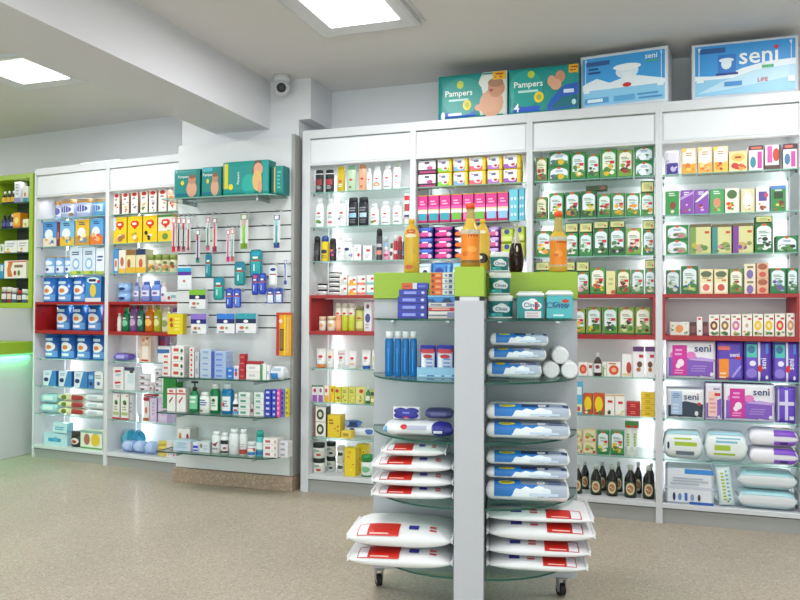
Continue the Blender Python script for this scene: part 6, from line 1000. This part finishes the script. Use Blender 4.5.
for a in [(blister(tl, '#1c8c98', '#1a6a9a'), 205.4, 211.8, 254, 277.4, 'slim teal blister pack'), (blister(tl, '#2aa89c', '#1a90b0'), 213.6, 224.2, 276.6, 300, 'teal blister pack above the blue packs'), (blister(tl, '#1f9898', '#1a80a8'), 234.6, 245.4, 261.6, 285.6, 'teal blister pack in the middle'), (blister(tl, '#1c9ca4', '#18a0c0'), 249.8, 262.4, 249.6, 276.4, 'largest teal blister pack'),
          (blister('#dfe4e8', '#e8ecee', '#2c3a8a'), 269, 277, 266.4, 286, 'clear blister pack with navy dot'), (brush('#3a5ab0', '#3a6ac0', '#5a8ad0'), 284, 287, 259.6, 284.6, 'thin blue brush card by the trim'), (N('wet_wipes_pouch', 'pouch', PK('#e0e6ea', [('r', 0, .66, 1, .84, '#5a2c9a'), ('r', 0, .82, 1, 1, '#28a0c8'), ('e', .5, .4, .1, .05, '#c85a5a')], 7)), 178, 191.6, 267, 290, 'white pouch with purple and teal top'),
          (blister('#2440a8', '#2c50c0', '#3a68d0'), 226, 233, 288, 308.4, 'blue blister pack with red dot', .08), (blister('#2440a8', '#5a80d8', '#3a68d0'), 233.8, 241, 288.4, 307.6, 'blue blister pack with pale window', .08), (blister('#2038a0', '#2c4cc0', '#d04a6a'), 252, 258.6, 273.4, 295, 'upper blue blister pack with pink dot', .08), (blister('#2038a0', '#2c4cc0', '#3a68d0'), 259.2, 266, 273, 294.6, 'upper blue blister pack beside it', .08), (blister('#3a58b8', '#dfe4ec', '#2c3a9a'), 266.8, 274.2, 288, 303.6, 'blue and white blister pack', .08), (blister('#3a58b8', '#d4dcea', '#1c2a7a'), 275, 282.8, 287.6, 303, 'blue and white blister pack nearer the trim', .08)]: hang(*a[:6], n=a[6] if len(a) > 6 else .06)
def flos(c1, c2): return N('floss_box', 'box', BX('#e6e6ea', [('r', 0, .5, 1, .72, c2), ('r', 0, .72, 1, 1, c1), ('e', .5, .6, .12, .08, '#f0f0f4'), ('e', .3, .28, .12, .08, '#c86a4a'), ('e', .55, .28, .08, .06, '#8aa04a'), ('d', .1, .5, .04, .12, 1, '#8a8a94')], side='#c8ccd4'))
for a in [(flos('#7ab82c', '#1c2250'), 190.4, 206.6, 289.6, 309, 'green topped floss box'), (flos('#8a70c8', '#1c1c78'), 192, 207.4, 313.6, 334, 'violet topped floss box'), (flos('#2c78d0', '#14206a'), 218, 235.6, 313.4, 333.6, 'blue topped floss box'), (flos('#2c9aa8', '#102048'), 237, 257, 313.2, 333.4, 'teal topped floss box')]: hang(*a, n=.075, d=.03)
hang(N('bandage_box', 'box', BX('#dcc81c', [('e', .25, .7, .12, .1, '#c83a2c'), ('e', .28, .45, .1, .12, '#b8402c'), ('d', .45, .9, .2, .8, 4, '#f0e468')], side='#c8b010')), 169.6, 184.6, 313.6, 334.4, 'bright yellow box at the outer edge', .12, .05)
hang(N('brush_set', 'pack', BX('#e0a010', [('r', 0, 0, .2, 1, '#b8202a'), ('r', .24, .12, .5, .62, '#4a3420'), ('r', .28, .16, .46, .6, '#8a6a2c'), ('r', .52, .02, .64, .96, '#f0c818'), ('r', .72, .06, .84, .9, '#d8b870'), ('e', .3, .8, .12, .05, '#f0d8b0'), ('r', .0, .95, 1, 1, '#c83a2c')], side='#b87c10')), 277.4, 292, 312.4, 356, 'tall yellow and red brush pack beside the trim', .06, .03)
hook(FS.hit(266.6, 227.5, .03)[0], GZ[1], 'empty metal hook high on the slat panel beside the aqua toothbrush')
hook(FS.hit(262, 302, .03)[0], GZ[7], 'empty metal hook under the blue and white blister packs')
# ---------- display stand
OE, PE = 'outer edge', 'centre post'
T = 'shelf of display stand'
pb = lambda: card('#3238a8', ('d', .1, .75, .3, .7, 1, '#8a94e0'), ('r', .0, .0, 1, .12, '#242a88'), ('e', .85, .5, .06, .2, '#c8ccf0'), name='toothpaste_box', side='#2a308f', top='#3c44b8')
row(FG, GZL[0], .25, [(pb(), 397.4, 427, 296.2, 'violet blue toothpaste box', dict(k=3, d=.06))], 'top '+T, OE)
z1 = FG.hit(412, 296.2, .25)[1]+.001
row(FG, z1, .248, [(pb(), 399, 427.2, 289.4, 'shorter violet blue toothpaste box', dict(d=.055))], 'top '+T, OE)
z2 = FG.hit(412, 289.4, .248)[1]+.001
row(FG, z2, .246, [(card('#3840b0', ('r', 0, 0, .42, 1, '#d0582c'), ('r', .42, 0, .58, 1, '#c8cce4'), ('d', .06, .36, .3, .6, 1, '#b0401c'), ('d', .64, .95, .3, .6, 1, '#6a74d0'), name='toothpaste_box', top='#c8ccd8'), 401.6, 428, 282.8, 'orange-ended toothpaste box crowning the violet pile', dict(d=.05))], 'top '+T, OE)
row(FG, GZL[0], .2501, [(card('#e4dcdc', ('r', 0, .3, .7, .55, '#7a7e88'), ('r', .7, .1, 1, .9, '#8a90b8'), ('r', 0, .0, 1, .1, '#b89a98'), name='toothpaste_box'), 428.4, 455.4, 311.3, 'white and grey toothpaste box at the base of its pile', dict(d=.06))], 'top '+T, PE)
zz = FG.hit(441, 311.3, .25)[1]+.001
for y1, des, look, x0 in ((307, card('#c8323a', ('d', .08, .9, .25, .7, 1, '#e8a8a0'), ('r', 0, .85, 1, 1, '#e4dcdc'), name='toothpaste_box'), 'red toothpaste box low in the pile by the centre post', 428.6), (302.6, card('#e0dcdc', ('d', .05, .6, .25, .7, 1, '#8a8a98'), ('r', .66, .15, 1, .85, '#6a70a8'), name='toothpaste_box'), 'white and violet toothpaste box third in pile by the centre post', 428.6), (295.4, card('#3a88d0', ('p', [(.5, 0), (.9, 0), (.8, .6), (.6, .6)], '#14346a'), ('p', [(0, 0), (.3, 0), (.2, .5), (0, .5)], '#1c4a8a'), ('r', 0, .8, 1, 1, '#8ac0e8'), name='toothpaste_box'), 'sky blue toothpaste box fourth in pile by the centre post', 427.6)):
    row(FG, zz, .2505, [(des, x0, 455.4, y1, look, dict(d=.06))], 'top '+T, PE); zz = FG.hit(441, y1, .25)[1]+.001
orb = card('#dfe2e8', ('r', 0, .02, .5, .98, '#e0601c'), ('e', .1, .5, .06, .3, '#7a2c10'), ('d', .2, .45, .3, .7, 1, '#f0a070'), ('e', .65, .5, .06, .26, '#8a9ab8'), ('r', .76, .2, .9, .8, '#4a5a80'), name='toothpaste_box', side='#c0c4cc')
row(FG, zz, .249, [(orb, 430.4, 454.6, 272.6, 'orange and white toothpaste box', dict(k=4, d=.05))], 'top '+T, PE)
T = 'shelf of display stand'
bot = lambda: shampoo('blueliq', '#e8eaee', ('r', .42, .1, .5, .85, '#3a8cd0'), sty='rinse', flat=.8, name='mouthwash_bottle')
row(FG, GZL[1], .26, [(bot(), a, a+9, 331.4, 'blue mouthwash bottle with white cap', dict(d=.055)) for a in (384, 391.8, 399.6, 407.4)], 'second '+T, OE)
def tray():
    def f(name, w, h, d):
        mb = MB(); c = '#8ec0e0'
        mb.box(-w/2, -d/2, 0, w/2, -d/2+.003, h, c); mb.box(-w/2, d/2-.003, 0, w/2, d/2, h*1.9, c); mb.box(-w/2, -d/2+.003, 0, -w/2+.003, d/2-.003, h, c); mb.box(w/2-.003, -d/2+.003, 0, w/2, d/2-.003, h, c); mb.box(-w/2+.003, -d/2+.003, 0, w/2-.003, d/2-.003, .003, c)
        decals(mb, lambda u, v, o: ((u-.5)*w, -d/2-o, v*h), [('r', .05, .12, .95, .22, '#b8dcee'), ('d', .25, .45, .1, .22, 1, '#3a6ab0'), ('d', .6, .7, .1, .22, 1, '#5a7ab8'), ('r', .88, .1, .96, .3, '#4a7ac0')], w, h); return mb.build(name)
    return N('display_tray', 'tray', f)
s_a, s_b = FG.hit(417, 365, .27)[0], -.064
o = tray()[2]('display_tray', s_b-s_a, FG.hit(430, 367.5, .27)[1]-GZL[1], .12)
put(o, FG, (s_a+s_b)/2, .21, GZL[1]+.0004, 'pale blue display tray holding two pouches beside blue bottles', 'tray')
po = lambda: N('powder_pouch', 'pouch', PK('#3438a0', [('r', .06, .05, .94, .8, '#cdd6ea'), ('r', .0, .76, 1, .9, '#c8283c'), ('e', .5, .66, .3, .07, RD_), ('p', [(.1, .1), (.4, .1), (.3, .6), (.14, .7)], '#f0f2f8'), ('d', .4, .9, .3, .6, 3, '#7a94cc'), ('d', .3, .8, .08, .16, 1, '#2c3aa0')], 6))
row(FG, GZL[1]+.0036, .255, [(po(), 420, 435.4, 345, 'violet and red pouch in tray', dict(d=.04)), (po(), 436.4, 453.4, 345, 'violet and red pouch in tray by the centre post', dict(d=.04))], 'second '+T, OE)
def pile(z, nc, d, items, base, room=.03):
    """Packs lying on each other: (design, s0 or px, s1 or px, height px span, label)."""
    hs = [abs(FG.hit(430, t[3], nc+d*.25)[1]-FG.hit(430, t[4], nc+d*.25)[1]) for t in items]
    up = [q for q in GZL if q > z+.05]
    kf = min(1, (min(up)-room-z)/sum(hs)) if up else 1
    for ((name, cat, fn), a, b, y0, y1, lab), h in zip(items, hs):
        h *= kf; ym = (y0+y1)/2
        sa = FG.hit(a, ym, nc)[0] if a > 1 else a; sb = FG.hit(b, ym, nc)[0] if b > 1 else b
        sa = max(sa, .066) if sb > 0 else sa
        o = fn(name, sb-sa, h-.001, d); put(o, FG, (sa+sb)/2, nc, z+.0005, lab, cat, base); z += h
rollw = N('cotton_pack', 'pack', BG('#e4e6ea', [('r', .02, .3, .06, .7, '#5aa0d0'), ('e', .3, .62, .05, .12, RD_), ('d', .34, .66, .5, .68, 1, '#b0b4cc'), ('e', .85, .55, .16, .5, '#2a2a8c'), ('r', .72, .35, .96, .48, '#dfe2f0'), ('r', .2, .1, .7, .16, '#c85a5a'), ('e', .92, .5, .08, .6, '#24247c')], .85, 9))
pile(GZL[2], .31, .15, [(rollw, 385.6, -.07, 421.6, 438, 'white cotton roll pack with violet blue end')], 'cotton packs')
o = PK('#e4e4ea', [('e', .3, .32, .26, .28, '#28288c'), ('e', .7, .32, .26, .28, '#28288c'), ('e', .3, .7, .26, .26, '#28288c'), ('e', .7, .7, .26, .26, '#28288c'), ('e', .5, .5, .3, .3, '#2c2c94'), ('d', .35, .65, .5, .62, 1, '#7a80d0'), ('e', .5, .2, .1, .06, RD_)], 5, .5, seal=False)
sa, sb = FG.hit(393.6, 415, .31)[0], FG.hit(420.4, 415, .31)[0]; zr = FG.hit(430, 421.6, .3475)[1]-FG.hit(430, 438, .3475)[1]+GZL[2]
ob = o('cotton_bud_pack', sb-sa, FG.hit(407, 406, .31)[1]-zr-.003, .06); put(ob, FG, (sa+sb)/2, .31, zr+.001, 'violet blue flower-shaped pack standing on the white cotton roll', 'pack')
ob = BG('#3a3c6c', [('d', .2, .8, .4, .6, 1, '#5a5c90')], .8, 6)('cotton_pack', .12, .05, .1); put(ob, FG, -.135, .29, zr+.001, 'dark violet pack lying on the white cotton roll by the centre post', 'pack')
RD2 = '#c8261c'
def bag(side):
    r0, r1 = (.09, .5) if side < 0 else (.56, .9)
    w0 = r0+.01 if side < 0 else r1-.1
    dl = [('r', r0, .6, r1, 1.0, RD2), ('r', w0, .63, w0+.09, .97, '#e8e8f0'), ('d', min(w0, r0)+.11 if side < 0 else r0+.03, r1-.03 if side < 0 else w0-.02, .66, .7, 1, '#f0c4bc'), ('r', r0+.03, .12, r1-.05, .18, RD2)]
    o0 = .58 if side < 0 else .2
    dl += [('d', o0, o0+.14, .84, .95, 1, '#34349a'), ('d', o0+.2, o0+.29, .82, .97, 2, '#c83a4a'), ('d', o0-.02, o0+.06, .12, .16, 1, '#c84a4a')]
    return N('cotton_wool_bag', 'bag', BG('#e9e9ec~', dl, .72, 3.2, fin=.04, flat=.9))
BGN = 'white bags of cotton wool'
pile(GZL[3], .25, .32, [(bag(-1), 376, -.068, 486, 499, 'lowest white bag of the upper pile on the box side'), (bag(-1), 376.6, -.068, 471, 486, 'second white bag up in the upper pile on the box side'), (bag(-1), 376.4, -.068, 454.4, 471, 'third white bag up in the upper pile on the box side'), (bag(-1), 385.6, -.1, 440.6, 454.4, 'topmost white bag, right under the cotton roll shelf')], BGN)
pile(GZL[4], .28, .34, [(bag(-1), 353.4, -.066, 543.6, 563, 'lower white bag of the bottom pile on the box side'), (bag(-1), 353, -.066, 520, 543.6, 'upper white bag of the bottom pile on the box side, red panel on top')], BGN)
pile(GZL[4], .225, .34, [(bag(1), .068, 585, 552, 568.4, 'lowest white bag of the bottom pile on the tub side'), (bag(1), .068, 587.6, 535, 552, 'second white bag up in the bottom pile on the tub side'), (bag(1), .068, 592, 512.6, 535, 'third white bag up in the bottom pile on the tub side'), (bag(1), .068, 590.4, 499.6, 512.6, 'topmost white bag of the bottom pile on the tub side')], BGN)
blu_ = lambda v=0: N('cotton_pack', 'pack', BG('#dfe2e7', [('r', .1, .42, .97, .97, '#a9b4c6'), ('r', .1, .42, .62, .97, '#1d72c0'), ('r', .42, .74, .97, .97, '#24345e' if v else '#7c8798'), ('p', [(.3, .42), (.62, .42), (.62, .66), (.55, .58), (.48, .66), (.42, .56), (.36, .58)], '#e6edf4'), ('e', .64, .56, .07, .12, '#e6edf4'), ('e', .72, .52, .06, .09, '#dfe8f2'), ('e', .25, .82, .1, .09, '#d8cc28'), ('d', .18, .33, .79, .86, 2, '#4a4a20'), ('e', .66, .84, .05, .07, '#e8ecf0'), ('e', .66, .84, .025, .035, '#24386c'), ('d', .74, .95, .76, .92, 2, '#4a5a8a' if not v else '#a8b4d0'), ('r', .06, .12, .42, .2, '#2c5f9a'), ('d', .5, .9, .46, .5, 1, '#c8d8ec')], .62, 22, flat=.93, ends=(.075, '#eceef0')))
BGR = 'blue and silver cotton packs'
pile(GZL[1], .25, .15, [(blu_(), 486.4, 541, 361.4, 379, 'lowest blue and silver pack beside three white rolls'), (blu_(), 488.8, 545.6, 347.4, 361.4, 'middle blue and silver pack beside three white rolls'), (blu_(1), 490.4, 547.6, 333, 347.4, 'topmost blue and silver pack beside three white rolls')], BGR)
pile(GZL[2], .31, .17, [(blu_(), 485.4, 569, 423, 441.6, 'lower blue and silver pack on the middle shelf, tub side'), (blu_(1), 486.6, 569.6, 405.6, 423, 'upper blue and silver pack on the middle shelf, tub side')], BGR)
pile(GZL[3], .28, .17, [(blu_(), 485.8, 568, 477.6, 500, 'lowest blue and silver pack above the red-tabbed bags'), (blu_(1), 486.6, 568, 464.6, 477.6, 'middle blue and silver pack above the red-tabbed bags'), (blu_(1), 486.6, 568.4, 449, 464.6, 'topmost blue and silver pack above the red-tabbed bags')], BGR)
def roll(px, py, lab):
    n = .24; s, z = FG.hit(px, py, n); r = .0365
    e = empty('cotton_roll'); m_ = 20
    b = MB(); k = [(r*.8, -.1), (r*.97, -.095), (r, -.08), (r, .1), (r*.9, .11)]
    b.grid(lambda i, j: (k[i][0]*math.cos(2*math.pi*j/m_), k[i][1]+.0, r+k[i][0]*math.sin(2*math.pi*j/m_)), len(k)-1, m_, '#e6e8ea~')
    b.build('cotton_body', e)
    b = MB(); b.face([(r*.8*math.cos(2*math.pi*j/m_), -.1, r+r*.8*math.sin(2*math.pi*j/m_)) for j in range(m_)], '#dfe1e4~')
    for j in range(8): a = 2*math.pi*j/8; b.face([(r*.2*math.cos(a), -.1012, r+r*.2*math.sin(a)), (r*.74*math.cos(a-.06), -.1012, r+r*.74*math.sin(a-.06)), (r*.74*math.cos(a+.06), -.1012, r+r*.74*math.sin(a+.06))], '#d2d5d9~')
    b.build('gathered_end', e)
    return put(e, FG, s, n-.1, GZL[1]+.0006, lab, 'roll', 'white cotton rolls seen end on')
zc = GZL[1]+.0365+.0006
yc = lambda x: next(y for y in [350+.25*i for i in range(120)] if FG.hit(x, y, .24)[1] <= zc)
roll(551.4, yc(551.4), 'white roll end on, lower one touching the blue packs'); roll(570, yc(570), 'white roll end on, lower one at the outer edge'); 
s1_, s2_ = FG.hit(551.4, 370, .24)[0], FG.hit(570, 370, .24)[0]
hh_ = math.sqrt(max(0, (2*.0366)**2-((s2_-s1_)/2)**2))
e_ = roll(560.7, 357, 'white roll end on, resting on the two others'); e_.location = FG.world((s1_+s2_)/2, .14, GZL[1]+.0006+max(hh_, .05)+.0004)
# tubs
def tub(w0=.86):
    def f(name, w, h, d):
        e = empty(name); b = MB(); ry = d/2
        def ringpts(z, k): return [(math.copysign(abs(math.cos(a))**.55, math.cos(a))*w/2*k, -math.copysign(abs(math.sin(a))**.55, math.sin(a))*ry*k, z) for a in [2*math.pi*i/28 for i in range(28)]]
        rings = [(0, .84), (.02*h, .9), (.76*h, .95)]
        b.grid(lambda i, j: ringpts(*rings[i])[j % 28], 2, 28, '#17797a', lambda i, j: '#e4e8ea' if i == 0 else '#17797a'); b.face(ringpts(0, .84), '#17797a')
        P = lambda u, v, o: ((u-.5)*w*.9, -ry*(.91+.04*v)*max(.0, 1-abs(2*u-1)**6*.3)-o, h*(.03+.72*v))
        decals(b, P, [('r', .02, .04, .6, .3, '#2a9a9c'), ('e', .36, .55, .2, .2, '#dfe6ea'), ('e', .55, .6, .24, .26, '#e4eaee'), ('e', .72, .52, .18, .2, '#dfe6ea'), ('t', 'Clinea', .54, .54, .2, '#1c4a7a'), ('r', 0, 0, 1, .07, '#e4e8ea'), ('e', .2, .2, .1, .08, '#4ac0c0')], w*.9, h*.72, 6, .0015)
        b.build('tub_body', e)
        l = MB(); lr = [(.75*h, .98), (.78*h, 1), (.93*h, 1), (.97*h, .95), (h, .8)]
        l.grid(lambda i, j: ringpts(*lr[i])[j % 28], 4, 28, '#e6e8e8'); l.face(ringpts(h, .8), '#e6e8e8'); l.face(ringpts(.75*h, .98), '#e6e8e8'); l.build('lid', e)
        return e
    return N('wipes_tub', 'tub', f)
T = 'shelf of display stand'
z_ = GZL[0]
for (x0, x1, yt, yb_2, lab) in ((487.6, 513.6, 294.4, 318, 'teal tub with white lid at the base of the three-high stack'), (488.6, 511, 271.6, 294.4, 'teal tub with white lid in the middle of the three-high stack'), (490, 509, 251.4, 271.6, 'teal tub with white lid crowning the three-high stack')):
    sa, sb = FG.hit(x0, yt+10, .2)[0], FG.hit(x1, yt+10, .2)[0]; sa = max(sa, .064); h = FG.hit(500, yt, .2)[1]-FG.hit(500, yb_2, .2)[1]
    put(tub()[2]('wipes_tub', sb-sa, h-.001, .11), FG, (sa+sb)/2, .18, z_+.0005, lab, 'tub', 'teal wipes tubs'); z_ += h
def bigtub(red, c):
    def f(name, w, h, d):
        e = empty(name); b = MB(); b.box(-w/2*.96, -d/2*.94, 0, w/2*.96, d/2*.94, h*.84, c, .006)
        P = lambda u, v, o: ((u-.5)*w*.95, -d/2*.94-o, h*.83*v)
        decals(b, P, [('r', .01, .04, .99, .96, '#1a8a90'), ('e', .4, .62, .2, .2, '#e2e8ec'), ('e', .58, .7, .2, .2, '#e4eaee'), ('e', .72, .58, .2, .18, '#e2e8ec'), ('t', 'Clinea', .56, .62, .2, '#1c4a80')] + ([('r', .66, .4, .78, .74, RD2), ('r', .3, .04, .9, .34, '#e0dce0'), ('d', .35, .85, .1, .28, 2, '#c0a8b0')] if red else [('r', .01, .04, .99, .96, '#4ab0b8'), ('t', 'Clinea', .4, .58, .26, '#1c4a80'), ('e', .72, .76, .14, .08, RD2), ('d', .2, .8, .12, .2, 1, '#c8e8ea')]), w*.95, h*.83)
        b.build('tub_body', e)
        l = MB(); l.box(-w/2, -d/2, h*.82, w/2, d/2, h*.95, '#e6e8e8', .006); l.box(-w*.42, -d*.42, h*.95, w*.42, d*.42, h, '#dfe2e2', .006); l.build('lid', e)
        return e
    return N('wipes_tub', 'tub', f)
row(FG, GZL[0], .24, [(bigtub(True, '#148086'), 516, 544.6, 291.4, 'wide teal tub with red mark and white panel', dict(d=.12)), (bigtub(False, '#3aa4ac'), 546, 573.6, 290.4, 'wide pale teal tub with red oval', dict(d=.11))], 'top '+T, PE)
# bottles standing on the lime tops
def oil(sty, liq, cap, dec, v, bands=(), label=None):
    def f(name, w, h, d): return BT(sty, liq, cap, dec, 1, bands, v)(name, w, h, d)
    return f
def stand_on(fn, name, x0, x1, yt, n, lab):
    s0, s1 = FG.hit(x0, yt+20, n)[0], FG.hit(x1, yt+20, n)[0]; h = FG.hit((x0+x1)/2, yt, n)[1]-TOP
    put(fn(name, s1-s0, h, .2), FG, (s0+s1)/2, n, TOP+.0006, lab, 'bottle')
stand_on(oil('oil', 'oil', '#e8b818', [('e', .5, .95, .24, .06, '#c83a2c'), ('e', .5, .84, .28, .05, '#e8d8b0'), ('e', .4, .08, .2, .05, '#c8582c'), ('r', .1, .5, .14, .72, '#f0d060')], (.04, .8)), 'oil_bottle', 404, 419.6, 219.4, 0, 'yellow oil bottle with yellow cap alone on lime top')
stand_on(oil('vinegar', 'clearplas', '#e8541c', [('r', .04, .04, .96, .94, '#e8861c'), ('d', .4, .9, .84, .92, 1, '#a84a10'), ('e', .3, .3, .12, .08, '#d06a14'), ('e', .6, .45, .2, .1, '#f0a040'), ('r', .1, .02, .9, .1, '#7a5a1c')], (.06, .54), bands=[(0, .06, '#a87a1c'), (.56, .74, 'oil'), (.74, .93, 'paleneck')]), 'syrup_bottle', 460.6, 480.4, 203.6, .4, 'tall orange-labelled bottle with orange cap on the centre post')
stand_on(oil('oil', 'oil', '#e8b818', [('e', .5, .2, .3, .14, '#2a1c18'), ('e', .4, .22, .1, .05, '#e8e0d8'), ('e', .5, .92, .2, .05, '#e8d8b0')], (.1, .8)), 'oil_bottle', 475.4, 490, 219.4, .13, 'yellow oil bottle with dark label half hidden on the centre post')
stand_on(oil('flask', 'amber', '#b8a888', [('e', .55, .55, .06, .1, '#c8c0b8'), ('p', [(.4, .8), (.5, .8), (.36, .6)], '#d8d0c8')], (.1, .8), bands=[(.62, .95, 'clearplas')]), 'syrup_bottle', 508.4, 523.8, 224.6, 0, 'dark flask-shaped bottle with thin clear neck')
stand_on(oil('vinegar', 'clearplas', '#e8541c', [('r', .04, .04, .96, .94, '#e8861c'), ('d', .4, .9, .84, .92, 1, '#a84a10'), ('e', .5, .45, .18, .12, '#f0a040'), ('e', .4, .4, .1, .06, '#d06a14')], (.1, .54), bands=[(0, .1, '#c8a030'), (.56, .7, 'oil'), (.7, .93, 'paleneck')]), 'syrup_bottle', 549, 567.4, 212, 0, 'orange-labelled bottle with orange cap on the outer lime top')
# ------------------------------------------------------------------ view
w = bpy.data.worlds.new('world'); SC.world = w; w.use_nodes = True
w.node_tree.nodes['Background'].inputs['Color'].default_value = (.8, .85, .9, 1); w.node_tree.nodes['Background'].inputs['Strength'].default_value = .3
SC.view_settings.view_transform = 'Standard'; SC.view_settings.look = 'None'; SC.view_settings.gamma = 1; SC.view_settings.use_curve_mapping = False
SC.view_settings.exposure = EXPOSURE
